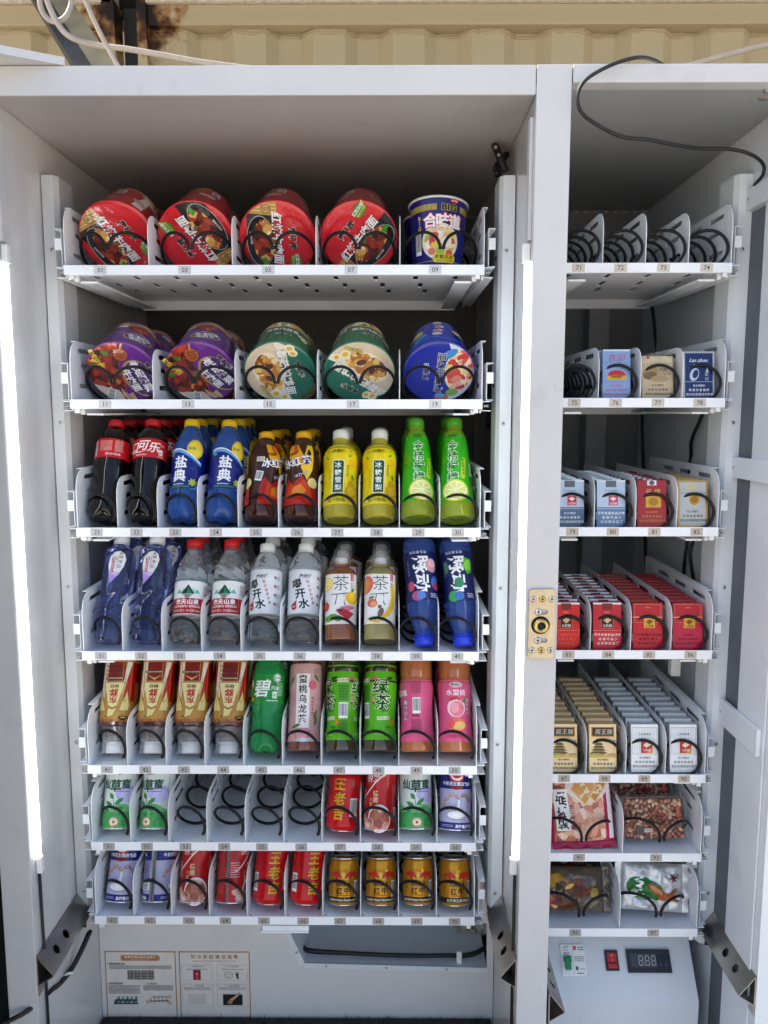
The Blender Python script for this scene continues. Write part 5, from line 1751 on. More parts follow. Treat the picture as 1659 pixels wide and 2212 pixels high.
BULL = [(25, 1.5), (29, 4), (30.8, 8), (30.8, 66), (29.6, 68), (30.4, 70), (29.2, 73), (29.8, 75), (28.4, 78), (28.8, 80), (27.5, 85.5)]
def art_bull(L, H, kind):
    L.rect(0, 12, 193, 10, '17120f')
    if kind:
        L.txt('Red Bull Vitamin Functional Drink', 2, 12, 5.6, 'efe6d4', bold=.03, sx=.86)
    else:
        L.row('红牛维生素功能饮料', 6, 12, 6, 'efe6d4', 1.02, bold=.02)
    L.ell(0, 54, 11, 8, 'd8a236', m='metalprint')
    for s in (-1, 1):
        body = [(3, 52), (4, 57), (8, 61.5), (14, 62.5), (20, 60), (24, 62), (25.5, 60.5), (23.5, 57), (25, 51), (22.5, 50.5), (20.5, 54), (15, 54.5), (12.5, 50), (10, 50), (9.5, 54), (6, 54), (4.5, 50.6)]
        # convex pieces
        for pc in ([(4, 57), (8, 61.5), (14, 62.5), (20, 60), (20.5, 54.5), (15, 54), (9.5, 53.5)], [(20, 60), (24.5, 61.5), (25.5, 50.5), (23, 50.2), (20.5, 54.5)], [(9.5, 54.5), (15, 55), (12.8, 49.5), (10, 49.8)], [(2, 51.5), (3, 57), (6, 58), (9.5, 54), (5, 50.5)], [(2.2, 58.5), (4.5, 57.5), (4, 61)]):
            L.poly([(s * (x * 1.12 + .6), y * 1.12 - 6) for x, y in (pc if s > 0 else pc[::-1])], 'c01c16'); L.lay -= L.dz
        L.lay += L.dz
        tl = [(24, 61), (28, 59), (29, 62), (27, 66)]
        for a_, b_ in zip(tl, tl[1:]):
            L.poly([(s * a_[0], a_[1]), (s * b_[0], b_[1]), (s * b_[0], b_[1] - .9), (s * a_[0], a_[1] - .9)][::s], 'b8201a')
    L.txt('RedBull', 0, 41, 12, '241510', bold=.035, sx=.78)
    L.row('红牛', 0, 28.5, 13, '241510', 1.15, bold=.045)
    L.fine(0, 20, 26, 3.4, 1, '5a3a14'); L.bars(27, 32, 9, 30)
    L.rect(-28, 40, 6, 40, 'b07a1c', m='metalprint')
def mk_bull(kind):
    return can('gold_drink_can', 89, BULL, 'c88a1e', lambda L, H: art_bull(L, H, kind), rim='alu')

# ---- bowl noodles: base at z = 0, lid at the top, later tipped forward
BOWL = [(44, 0), (47, 1), (48, 4), (63, 93), (64.5, 99), (65.3, 101)]
def bowl(name, side, art, side_art, lidcol):
    root = empty(name)
    MB().lathe(BOWL, 'shrink', 56, None, side).build('cup', root)
    mb = MB().lathe([(65.2, 100.6), (66.6, 101.2), (66.8, 103.2), (65.6, 104.4), (60, 104.6), (.1, 104.6)], 'shrink', 56, None, lidcol)
    L = Lab(lambda s, t, o: (s, t, .1046 + o), base=.15, dz=.04, smooth=False)
    art(L)
    L.it = [(a, b, c, 'shrink' if m == 'film' else m, e) for a, b, c, m, e in L.it]
    L.into(mb)
    mb.build('lid', root)
    # the side that shows is +Y; unroll it upside down as seen from the lid end
    def mp(s, t, o):
        th = s * 1000 / 58
        r = rad_at(BOWL, t * 1000) * .001 + .0003 + o
        return (r * math.sin(th), r * math.cos(th), t)
    mb = MB()
    for sh in (0, 122, -122):                               # the wrap repeats three times round the cup
        L = Lab(lambda s, t, o, sh=sh: mp(s + sh * .001, t, o), 6., 12., base=0, dz=.04)
        side_art(L)
        L.it = [(a, b, c, 'shrink' if m == 'print' else m, e) for a, b, c, m, e in L.it]
        L.into(mb)
    mb.build('side_print', root)
    return root
def clipdisc(pts, r=64.6):
    """keep a polygon inside the round lid (Sutherland-Hodgman against a 48-gon)"""
    out = pts
    for k in range(48):
        a0 = 2 * math.pi * k / 48
        nx, ny = math.cos(a0), math.sin(a0)
        src, out = out, []
        for i in range(len(src)):
            p, q = src[i], src[(i + 1) % len(src)]
            dp, dq = p[0] * nx + p[1] * ny - r, q[0] * nx + q[1] * ny - r
            if dp <= 0:
                out.append(p)
            if dp * dq < 0:
                t = dp / (dp - dq)
                out.append((p[0] + (q[0] - p[0]) * t, p[1] + (q[1] - p[1]) * t))
        if not out:
            return []
    return out
def cpoly(L, pts, col, m='film'):
    o = clipdisc(pts)
    if len(o) > 2:
        L.poly(o, col, m)
def cell(L, cx, cy, a, b, col, rot=0, m='film'):
    cpoly(L, L.xf([(a * math.cos(2 * math.pi * k / 32), b * math.sin(2 * math.pi * k / 32)) for k in range(32)], cx, cy, rot), col, m)
def lid_red(L):
    # text reads along x; dark bowl below it
    cpoly(L, [(-70, -6), (70, -6), (70, -52), (-70, -52)], '17181c')
    cpoly(L, [(-70, 0), (-40, 0), (-44, -56), (-70, -56)], 'b8883c'); cpoly(L, [(-36, 0), (-33, 0), (-37, -56), (-40, -56)], '141414')
    for k in range(3):
        cpoly(L, [(-60 + k * 6, 0), (-58 + k * 6, 0), (-61 + k * 6, -56), (-63 + k * 6, -56)], 'd9b46a')
    cell(L, -52, -18, 8, 9, '4a2a10'); cell(L, -52, -18, 6.6, 7.6, 'c89a48'); L.txt('红烧', -52, -18, 6.5, '3a2010', -90, bold=.02)
    cell(L, 6, -30, 46, 24, 'c8c8c8'); cell(L, 6, -30, 45, 23.2, '101012'); cell(L, 6, -24, 40, 18, '3a120a', 0, 'beef'); cell(L, 4, -20, 30, 12, '3a120a', 0, 'beef')
    cell(L, -20, -18, 14, 8, 'd08a3a', 10, 'noodle')
    for a_ in (-20, 10, 40):
        leaf(L, 42, -24, 18, 6, '2f9a2a', a_, 'film')
    L.txt('红烧牛肉面', 0, -46, 4.5, 'e8dcd0', 4, m='film')
    L.row('红烧牛肉面', 0, 0, 19, 'f4f2f0', .98, 0, out='18100e', bold=.05, ow=.035, shear=.12, m='film')
    L.row('康师傅', -2, 26, 13, '14110f', 1.0, 0, out='efe6dc', bold=.06, ow=.05, m='film')
    L.ell(41, 30, 14, 10, '2f8a2a', 10, m='film'); leaf(L, 53, 34, 14, 5, 'd8c82a', 50, 'film')
    L.txt('蔬菜加倍', 40, 33, 7, 'f6f6ea', 4, out='14501c', bold=.03, m='film'); L.txt('美味又健康', 41, 26, 4.6, 'e8d83a', 4, bold=.02, m='film')
def side_red(L):
    L.poly([(-30, 88), (-12, 92), (-2, 40), (10, 30), (6, 12), (-10, 14), (-22, 50)], 'e8dcd4'); L.ell(-18, 62, 14, 9, 'c9a08c', 30)
    L.row('红烧牛肉', 10, 18, 15, 'f0e4de', 1, 180, bold=.05); L.row('香浓美味', 6, 34, 12, 'f0e4de', 1, 180, bold=.05)
    L.txt('康师傅牛肉面', 34, 74, 9, 'f0e4de', 160, bold=.03); L.bars(-58, 30, 26, 16, 90)
    L.rect(0, 8, 110, 7, 'b8883c'); L.rect(40, 44, 20, 20, 'a8141c', r=8)
def side_red2(L):
    L.rect(-10, 10, 60, 12, 'b8883c'); L.rect(-10, 10, 52, 6, '7a4a1c'); L.bars(34, 26, 22, 16, 90); L.rect(20, 50, 30, 14, 'c8a0a0', 20)
    band(L, lambda x: 30, lambda x: 31, -60, 60, 'd84a52'); L.fine(-34, 66, 30, 20, 4, 'e09a9a'); L.row('红烧', -40, 44, 14, 'e4c4c0', 1, 180, bold=.03)
def lid_purple(L):
    cpoly(L, [(-70, 70), (-2, 70), (-16, 20), (6, -18), (-4, -70), (-70, -70)], 'b83a1c')
    cell(L, -38, 0, 34, 54, '8a2a14', 14, 'beef'); cell(L, -28, 30, 22, 26, '6a6a2a', 30, 'beef'); cell(L, -22, -30, 24, 26, 'b83a1c', 0, 'beef')
    cpoly(L, [(-70, -30), (-30, -62), (4, -66), (-10, -40)], 'd8cfc4')
    cell(L, 32, -8, 42, 30, 'b0904a', -60); cell(L, 34, -8, 39, 27.5, '481a6c', -60)
    cell(L, -2, 40, 13, 14, '8a3e18'); cell(L, -2, 40, 12, 13, 'c0662a'); cell(L, -2, 40, 9, 12, 'a04c1c'); cpoly(L, [(-4, 50), (0, 50), (4, 66), (0, 66)], 'c88a3a')
    for y in (34, 40, 46):
        L.rect(-2, y, 24, 1, '5a2a10', m='film')
    L.row('老坛酸菜', 34, -2, 18, 'f4f0f4', .96, -62, out='240a34', bold=.06, ow=.03, m='film')
    L.row('牛肉面', 16, -14, 17, 'f4f0f4', .98, -62, out='240a34', bold=.06, ow=.03, m='film')
    L.row('康师傅', 51, 14, 12, '17111a', 1, -62, out='e8dcd0', bold=.05, ow=.05, m='film')
    L.poly([(-6, -34), (8, -46), (16, -40), (24, -58), (6, -58), (-2, -50)], 'd8b48a', 'film'); L.txt('安心三大保证', 8, -50, 5, '5a2a10', -50, bold=.02, m='film')
    L.bars(-24, -50, 20, 14, 80); L.txt('酸爽过瘾', -46, 26, 10, 'e8d84a', -60, out='7a1a10', bold=.04, m='film')
def side_purple(L):
    L.poly([(-60, 10), (-20, 4), (0, 14), (30, 4), (60, 10), (60, 24), (24, 14), (0, 24), (-24, 14), (-60, 26)], 'b8884a')
    L.ell(18, 30, 22, 12, '8a2a14', 10, m='beef'); L.rect(-16, 24, 22, 8, 'd8d0dc', 10); L.ell(24, 66, 28, 16, 'c0a060', -10); L.ell(24, 66, 25, 13.6, '3a145a', -10)
    L.row('老坛酸菜', 26, 62, 11, 'f0ecf2', 1, 168, out='1a0a24', bold=.04); L.row('牛肉面', 24, 74, 11, 'f0ecf2', 1, 168, out='1a0a24', bold=.04)
    band(L, lambda x: 56 + x * .1, lambda x: 58 + x * .1, -60, -4, 'c8a86a')
def lid_mush(L):
    cpoly(L, [(-70, 70), (-14, 70), (4, 30), (-6, -20), (14, -70), (-70, -70)], 'd8c8ac')
    cpoly(L, [(-14, 70), (10, 60), (16, 20), (8, -24), (26, -70), (10, -70), (-8, -20), (2, 30)], 'ece4d4')
    cell(L, -22, 4, 27, 38, 'f0ece2', 8); cell(L, -22, 4, 25, 36, 'd9b056', 8, 'noodle'); cell(L, -12, -26, 18, 16, 'd9a24a', 0, 'noodle')
    cell(L, -20, 12, 8, 6, '5a2a14', 30); cell(L, -18, -14, 10, 6, '6a3418', -20)
    for x, y, r_ in ((8, 50, 9), (18, 54, 10), (24, 44, 9), (-8, -46, 11), (8, -52, 9)):
        cell(L, x, y, r_, r_ * .8, 'f3ead0'); cell(L, x, y - 1, r_ * .55, r_ * .45, 'e6b83a')
    L.row('香菇炖鸡面', 12, 2, 19, 'f6f4ee', 1.05, -78, out='22301f', bold=.06, ow=.03, m='film')
    L.row('康师傅', 36, 12, 12, '14110f', 1, -70, out='e8e0d0', bold=.05, ow=.05, m='film')
    for k in range(5):
        L.fine(44, 34 - k * 15, 24, 1.6, 1, '2f7a60', 8, m='film')
    L.txt('淡淡个鲜鸡', -26, -44, 7, 'e8d84a', -56, out='3a4a1c', bold=.03, m='film')
def side_mush(L):
    L.rect(0, 12, 130, 24, 'c8a878'); L.ell(-12, 16, 22, 10, 'd9b056', m='noodle'); L.ell(22, 16, 18, 10, 'd9a24a', m='noodle')
    L.row('香菇炖鸡面', 0, 40, 13, 'f2efe6', 1.05, 180, out='1a2a1c', bold=.04); L.row('康师傅', 4, 62, 10, '15120f', 1, 180, out='e0d8c8', bold=.04); L.bars(-54, 30, 24, 16, 90)
    for x, y in ((44, 60), (50, 50), (38, 52)):
        L.ell(x, y, 7, 5.5, 'f0e6c8'); L.ell(x, y, 3.6, 2.8, 'e6b83a')
def lid_blue(L):
    cpoly(L, [(16, 70), (70, 70), (70, -70), (10, -70), (22, -30), (8, 0), (26, 34)], 'c9d2de')
    cell(L, 38, 4, 28, 46, 'e4e4e0', -8); cell(L, 38, 4, 26, 44, 'e8b6a0', -8, 'sea'); cell(L, 30, -8, 16, 18, 'cf3d3a', 0, 'sea'); cell(L, 26, -2, 14, 11, 'd6503e', 20); cell(L, 32, -14, 10, 7, 'e8907a', 20)
    cell(L, 20, 40, 16, 8, '3a8ad0', 30); cell(L, 4, -54, 14, 8, 'c96a4a', -10); cell(L, 24, -44, 12, 8, '7ab04a', 10); cell(L, 2, -50, 9, 5, '5aa8e0', -10)
    L.row('鲜虾鱼板面', 2, 0, 17, '141a3c', 1.02, 84, out='e8ecf4', bold=.04, ow=.05, m='film')
    L.row('康师傅', -24, 4, 12, '10142c', 1, 84, out='c8d4ec', bold=.04, ow=.05, m='film')
def side_blue(L):
    for x, y in ((0, 10), (4, 28), (0, 46), (-2, 62)):
        L.ell(x, y, 10, 6, 'd8e0ea'); L.ell(x, y, 8, 4.4, 'e8b6a0', m='sea')
    L.ell(-46, 40, 16, 12, 'd8c84a'); L.ell(44, 40, 16, 10, 'd8c84a'); L.ell(44, 40, 10, 7, 'cf8d3a', m='sea'); L.poly([(-40, 80), (-20, 60), (-30, 52), (-54, 66)], '3a8ad8')
    band(L, lambda x: 78 + 4 * math.sin(x / 10), lambda x: 82 + 4 * math.sin(x / 10), -70, 70, '3f7ee0')
def mk_bowl(kind):
    if kind == 'red':
        return bowl('red_noodle_bowl', 'bc121e', lid_red, side_red, 'd01022')
    if kind == 'red2':
        return bowl('red_noodle_bowl', 'b4121c', lid_red, side_red2, 'd01022')
    if kind == 'purple':
        return bowl('purple_noodle_bowl', '5e1c78', lid_purple, side_purple, '641e86')
    if kind == 'green':
        return bowl('green_noodle_bowl', '0f6a3a', lid_mush, side_mush, '14705a')
    return bowl('blue_noodle_bowl', '0a2aa8', lid_blue, side_blue, '0c2496')

# ---- tall cup
TALL = [(42, 0), (44, 1), (45, 4), (52, 112), (53.6, 117), (54, 119)]
def mk_tall():
    root = empty('tall_noodle_cup')
    MB().lathe(TALL, 'print', 56, None, '14186e').build('cup', root)
    mb = MB().lathe([(53.6, 118.5), (55.6, 119), (56, 121.5), (54.5, 123), (53, 122), (.1, 122.4)], 'cappl', 56, None, 'd8d6d2')
    mb.build('lid', root)
    def mp(s, t, o):
        th = s * 1000 / 50
        r = rad_at(TALL, t * 1000) * .001 + .0003 + o
        return (r * math.sin(th), -r * math.cos(th), t)
    L = Lab(mp, 5., 12., base=0, dz=.05)
    for y in (103, 4):
        for k in range(60):
            x = -70 + k * 2.35
            if y > 50 and -6 < x < 40:
                continue
            L.rect(x, y, 1.3, 11 if y > 50 else 8, 'd0be1c'); L.lay -= L.dz
        L.lay += L.dz
    L.txt('BIG', 17, 103, 15, '121214', bold=.06, sx=1.25, out='d8c81e', ow=.05)
    L.ell(26, 115, 8, 4, 'c01c2a'); L.txt('NISSIN', 26, 115, 4, 'f4eeee', bold=.02)
    L.ell(2, 42, 36, 33, 'e4e0d4'); L.ell(2, 44, 33.5, 31, 'e8d9ba'); L.ell(2, 40, 31, 27, 'e8b6a0', m='sea'); L.ell(14, 42, 10, 9, 'f0e8dc'); L.ell(-10, 52, 9, 6, 'd6503e', 20); L.ell(2, 24, 9, 5, '8fbf3a'); L.ell(-8, 36, 8, 5, 'e2ce4a'); L.ell(20, 22, 7, 6, 'd6504e'); L.ell(-14, 24, 7, 6, 'd9705a'); L.ell(24, 54, 7, 6, 'e2ce4a')
    for i, (ch, x) in enumerate((('合', -17), ('味', 6), ('道', 29))):
        L.txt(ch, x, 79, 26, 'f6eef0', bold=.06, out='d2263e', ow=.06)
    L.rect(10, 12, 44, 15, 'e6cf12', r=6); L.row('海鲜风味', 10, 14.5, 9, '141414', 1.05, bold=.03); L.txt('SEAFOOD FLAVOR', 10, 7.8, 3.6, '3a3a1a', bold=.01)
    L.bars(-42, 40, 14, 40, 0); L.vtxt('BIG', -38, 90, 10, 'd8c81e', .9, bold=.04)
    L.into(MB()).build('side_print', root)
    return root

# ---- cigarette packs (one mesh each)
def pack(name, front, side, art, top=None, w=55, d=22, h=88, film='film'):
    mb = MB().box(-w / 2000, w / 2000, 0, d / 1000, 0, h / 1000, film, side, b=.0009)
    L = Lab(lambda s, t, o: (s, -o, t), base=.12, dz=.035, smooth=False)
    L.rect(0, h / 2, w - 1.6, h - 1.6, front, m=film)
    art(L, w, h)
    L.into(mb)
    T = Lab(lambda s, t, o: (s, d * .0005 + t, h * .001 + o), base=.12, dz=.03, smooth=False)
    T.rect(0, 0, w - 2, d - 2, top or side, m=film)
    if top is None:
        T.fine(0, 0, w * .5, d * .3, 1, front, m=film)
    T.into(mb)
    S = Lab(lambda s, t, o: (-w * .0005 - o, d * .0005 - s, t), base=.12, dz=.03, smooth=False)
    S.bars(0, 22, 13, 22, 90); S.fine(0, 56, 12, 30, 7, front, m=film)
    S.into(mb)
    return mb.build(name)
def warn(L, col, y, kind=0, h=5.2):
    if kind == 0:
        L.txt('本公司提示', 0, y + 9, h * .85, col, bold=.015, m='film'); L.row('吸烟有害健康', 0, y + 1, h, col, 1.22, bold=.01, m='film'); L.row('请勿在禁烟场所吸烟', 1, y - 7, h, col, 1.06, bold=.01, m='film')
    else:
        L.row('尽早戒烟有益健康', 0, y + 9, h * 1.1, col, 1.1, bold=.02, m='film'); L.row('戒烟可减少', 1, y + 1, h * 1.1, col, 1.3, bold=.02, m='film'); L.row('对健康的危害', 1, y - 7, h * 1.1, col, 1.25, bold=.02, m='film')
def soft(L, w, h, foil, mid):
    L.rect(0, h - 1.5, w - 1, 3, foil, m='silver'); L.rect(0, h - 7, w * .36, 12, mid, m='film')
def a_jt(L, w, h):
    L.rect(0, h - 2, w - 2, 3, 'd0dae4', m='silver'); L.txt('吉田', 0, h - 15, 13, 'b01a24', bold=.0, shear=.2, m='film', sx=1.2); L.rect(0, h - 24, w - 1, .5, '6a8ab8', m='film')
    L.ell(0, 45, 16, 9, 'c01424', m='film'); L.rect(0, 40, 34, 8, 'c8a23a', m='metalprint'); L.ell(0, 43, 11, 4, 'a8641c', m='metalprint'); L.rect(0, 33, w - 1, .5, '5a7ab0', m='film'); warn(L, 'b85a8a', 17)
def a_lq(L, w, h):
    L.poly([(-26, 72), (-10, 78), (4, 73), (14, 79), (26, 74), (26, 68), (-26, 66)], 'c9b896', 'film'); L.ell(-12, 48, 15, 12, '9a8058', 20, m='film'); L.ell(-14, 44, 12, 7, '6f5a38', 10, m='film'); L.ell(4, 38, 16, 6, 'a48c64', m='film'); L.rect(-17, 77, 5, 5, 'b0202a', 45, m='film')
    L.txt('利群', 10, 54, 8, '2a2018', bold=.0, shear=.2, m='film'); L.txt('Liqun', 14, 47, 9, '2a2018', shear=.35, bold=-.01, m='film'); L.rect(0, 33, w - 1, .5, 'b09a70', m='film'); warn(L, '4a3c28', 17)
def a_lz(L, w, h):
    for a_, b_, c in ((1, 1, 'c8ccd2'), (4, 4, '0e2350'), (5.5, 5.5, 'c8ccd2'), (6.3, 6.3, '10275c')):
        L.rect(0, h / 2, w - a_, h - b_, c, m='silver' if c[0] == 'c' else 'film')
    L.txt('Lan zhou', 0, 72, 9, 'e4e8ee', shear=.35, bold=.02, m='film'); L.fine(0, 64, 20, 2, 1, 'c8d0dc', m='film'); L.ell(-8, 46, 8, 12, 'b4c0d0', -20, m='film'); L.ell(-6, 47, 5, 8, '10275c', -20, m='film'); L.poly([(12, 50), (18, 50), (15, 60)], 'b4c0d0', 'film'); L.row('兰州', 14, 42, 7, 'b4c0d0', 1.1, 90, m='film'); L.rect(0, 33, w - 6, .6, 'c8d0dc', m='film'); warn(L, 'e8ecf2', 17)
def a_qpl(L, w, h, k):
    L.rect(0, 62, w - 2, 48, 'b2c6da', m='film'); soft(L, w, h, 'd8dee6', '5a626c'); L.fine(0, 69, 22, 2, 1, '4a5868', m='film')
    L.rect(4, 50, 17, 17, 'c8202c' if k else 'c43e5a', m='film'); L.poly([(-2, 54), (4, 49), (10, 54), (4, 57)], 'f0dce0', 'film'); L.txt('七匹狼', 4, 45, 4.6, 'f4eef0', bold=.02, m='film'); L.rect(0, 35, w - 1, .6, 'e4ecf2', m='film'); L.fine(0, 38.5, 30, 1.6, 1, 'd8e2ea', m='film'); warn(L, 'e8eef4', 18, 0 if k else 1)
def a_yun(L, w, h):
    L.rect(0, h - 5, 17, 9, '20242c', m='silver'); L.ell(0, h - 5, 5, 4, '4a5262', m='film'); L.row('云烟', 2, 66, 12, 'd8b45a', 1.3, bold=.01, m='film'); L.rect(3, 48, 28, 20, 'c89a3c', m='metalprint'); L.ell(3, 48, 9, 8, 'a8762a', m='metalprint'); L.fine(2, 38, 28, 3, 1, 'c8984a', m='film'); warn(L, 'c08a4a', 20)
def a_gold(L, w, h):
    L.rect(0, h / 2, w - 2, h - 2, 'b8904a', m='metalprint'); L.rect(0, h / 2, w - 8, h - 8, 'b4b8b8', m='film'); L.rect(0, 64, w - 2, .8, '6a5a3a', m='film'); L.ell(-2, 74, 10, 6, 'c8b890', m='film'); L.ell(3, 52, 10, 10, 'c0923c', m='metalprint'); L.ell(3, 52, 7, 7, '9a6a24', m='metalprint'); warn(L, '5a4a34', 21)
def a_red(L, w, h, k):
    soft(L, w, h, 'dadada', '7a1418'); L.fine(0, 70, 10, 3, 1, 'd8b070', m='film'); L.rect(0, 52, 23, 24, 'c8a060', m='film'); L.rect(0, 52, 22, 23, '3a0e0e', m='film'); L.poly([(-7, 55), (0, 49), (8, 56), (0, 60)], 'd8b88a', 'film'); L.txt('七匹狼', 0, 45, 6, 'f0e4d8', bold=.02, m='film'); L.rect(0, 36, w - 1, .6, 'd89a8a', m='film'); warn(L, 'd85a48' if k else 'f0d8d0', 19, 1)
def a_red2(L, w, h, k):
    for dx in (0,):
        L.rect(0, 68, w - 8, 34, 'c89a5a', m='film'); L.rect(0, 68, w - 9, 33, 'b41228', m='film')
    L.fine(0, 79, 10, 2.6, 1, 'c8a05a', m='film'); L.fine(0, 72, 16, 2, 1, '7a1a1c', m='film'); L.rect(0, 61, w - 1, 1.4, 'd8b070', m='metalprint'); L.rect(3, 50, 21, 19, 'c8963c', m='metalprint'); L.poly([(-4, 52), (3, 47), (10, 53), (3, 57)], '7a4a14', 'film'); L.txt('七匹狼', 3, 44, 5.4, '4a1410', bold=.02, m='film'); warn(L, '5a0a14' if k else '4a0810', 19, 1 - k)
def a_tw(L, w, h):
    L.rect(0, 77, 44, 19, 'c07a1c', m='film'); L.rect(0, 77, 40, 15, '1c1812', m='film'); L.row('滕王阁'[::-1], 2, 77, 11, 'd8cfae', 1.05, bold=.0, shear=.1, m='film')
    for k in range(4):
        wd = 9 + k * 3
        L.poly([(-8 - wd, 52 - k * 5.5), (-8 + wd, 52 - k * 5.5), (-8 + wd * .6, 56 - k * 5.5), (-8 - wd * .6, 56 - k * 5.5)], '5a4a2c', 'film'); L.rect(-8, 50.5 - k * 5.5, wd * 1.2, 2.6, 'a08a58', m='film')
    L.ell(-14, 33, 13, 3.4, 'a8a83a', m='film'); L.ell(18, 34, 9, 2, 'a89870', m='film'); L.rect(0, 30, w - 2, 4, 'b89a5a', m='metalprint'); L.rect(22, 60, 4, 2, 'b0302a', m='film'); warn(L, '4a3a20', 15)
def a_white(L, w, h):
    L.rect(0, 60, w - 5, 51, '4a4a4c', m='film'); L.rect(0, 60, w - 6, 50, 'e6eaec', m='film')
    for k in range(11):
        L.rect(-24 + k * 4.8, 60, .3, 48, 'b4bac0', m='film'); L.rect(0, 38 + k * 4.6, w - 7, .3, 'b4bac0', m='film')
    L.row('七匹狼香烟', 0, 73, 3.8, '4a4a4c', 1.25, m='film'); L.rect(4, 48, 22, 22, 'b82018', m='film'); L.poly([(4, 37), (15, 37), (15, 50)], 'd88a1c', 'film'); L.poly([(-3, 52), (3, 47), (12, 53), (3, 57)], 'f0dcc8', 'film'); L.txt('七匹狼', 4, 42.5, 5, 'f6ece4', bold=.02, m='film'); warn(L, '55565a', 19)

# ---- bags
def bag(name, W, H, D, front, art, crimp='x', colr='c0104a', m='film', seed=1, wr=1.):
    """pillow pack: W x H mm, D thick; crimp ends top/bottom ('y') or left/right ('x')"""
    rnd = Vector((seed * 3.1, seed * 1.7, 0))
    def surf(s, t, sgn):
        u, v = max(-1, min(1, 2 * s / W)), max(-1, min(1, 2 * t / H))
        e = (1 - abs(u) ** 3.2) * (1 - abs(v) ** 3.2)
        z = D / 2 * max(e, 0) ** .55
        p = Vector((s * .05, t * .05, 0)) + rnd
        z += wr * (mnoise.noise(p) * 3.2 + mnoise.noise(p * 2.7) * 1.5) * (.25 + .75 * min(1, e * 2)) * (.55 if sgn < 0 else 1)
        return sgn * z
    mb = MB()
    n, k = 40, 32
    for sgn in (1, -1):
        vs, fs = [], []
        for j in range(k + 1):
            for i in range(n + 1):
                s, t = -W / 2 + W * i / n, -H / 2 + H * j / k
                vs.append((s * .001, -surf(s, t, sgn) * .001, (t + H / 2) * .001))
        for j in range(k):
            for i in range(n):
                q = (j * (n + 1) + i, j * (n + 1) + i + 1, (j + 1) * (n + 1) + i + 1, (j + 1) * (n + 1) + i)
                fs.append(q if sgn > 0 else q[::-1])
        mb.add(vs, fs, m, front, True)
    # crimped seals
    for sg in (-1, 1):
        vs, fs = [], []
        for i in range(25):
            for j in range(4):
                if crimp == 'y':
                    s, t = -W / 2 + W * i / 24, sg * (H / 2 + j * 4)
                else:
                    s, t = sg * (W / 2 + j * 4), -H / 2 + H * i / 24
                z = 2.2 * math.sin(i * .8 + j * .2) * (j / 3) + (1.2 if i % 2 else 0) * (j > 0)
                vs.append((s * .001, -z * .001, (t + H / 2) * .001))
        for i in range(24):
            for j in range(3):
                fs.append((i * 4 + j, i * 4 + j + 1, (i + 1) * 4 + j + 1, (i + 1) * 4 + j))
        mb.add(vs, fs, m if crimp == 'y' else 'silver' if m == 'silver' else m, colr, True)
    L = Lab(lambda s, t, o: (s, -surf(s * 1000, t * 1000, 1) * .001 - o, t + H * .0005), 4., 4., base=1.0, dz=.06)
    art(L, W, H)
    L.into(mb)
    o = mb.build(name)
    return o
def a_cookie(L, W, H):
    L.rect(-4, 0, W - 18, H - 6, 'c89a8c', m='nuts'); L.rect(W / 2 - 16, 0, 7, H - 4, 'b0104a', m='film'); L.rect(W / 2 - 8, 2, 9, H - 8, 'ece6ea', m='film')
    L.ell(12, 34, 42, 30, 'e8dcd8', m='film')
    for dx, dy, c in ((26, 34, 'c8843c'), (6, 30, 'd89c54')):
        L.poly([(dx, dy + 38), (dx + 27, dy + 2), (dx, dy - 34), (dx - 27, dy - 2)], 'efcf9a', 'film'); L.poly([(dx, dy + 35), (dx + 24.5, dy + 2), (dx, dy - 31), (dx - 24.5, dy - 2)], c, 'film')
        rnd = random.Random(int(dx))
        for k in range(16):
            x, y = rnd.uniform(-14, 14), rnd.uniform(-16, 18)
            L.ell(dx + x, dy + y, 3.6, 2.4, 'f0dcb4', rnd.uniform(0, 180), 'film', 10); L.lay -= L.dz
        L.lay += L.dz
    L.rect(-40, -10, 27, 78, 'eceaea', 2, m='film')
    L.row('好吃点', -40, -14, 21, '17171a', 1.05, 92, bold=.05, m='film'); L.txt('!', -40, 22, 19, '17171a', 92, bold=.05, m='film')
    L.ell(-44, -22, 2.4, 4, 'c0203a', m='film'); L.ell(-42, -40, 2, 4, '2a9a5a', m='film')
    L.row('高纤杏仁饼', -20, -24, 9, '5a2a3a', 1.05, 92, bold=.01, m='film')
    L.txt('HAOCHIDIAN', 4, -H / 2 + 4, 5, 'f0e0e6', bold=.02, m='film')
def a_wu(L, W, H):
    L.ell(-26, 0, 28, 22, '0c6a24', -8, m='film'); L.ell(-4, -2, 24, 16, '0c6a24', -25, m='film'); L.txt('WU', -30, 4, 21, 'f4f6f4', -84, bold=.08, m='film'); L.txt('无穷', -40, -8, 8, 'e8ece8', -84, bold=.03, m='film')
    L.ell(6, -4, 22, 8, 'a8562c', -32, m='film'); L.ell(26, -14, 20, 6, 'b8663a', 8, m='film'); L.ell(34, -6, 16, 3.4, 'a85a30', 34, m='film'); L.ell(38, -18, 14, 3.4, 'a85a30', -14, m='film'); L.ell(4, -2, 15, 4, 'c98a5a', -32, m='film')
    petals(L, 38, 22, 8, 6, '6a1a1c', 10, .4, 'film'); L.ell(-40, -12, 7, 6, 'e8ece8', m='film'); L.fine(-20, -22, 30, 8, 3, 'd8e0d8', m='film'); L.txt('麻辣', 48, 24, 6, '9aa09a', -80, m='film')
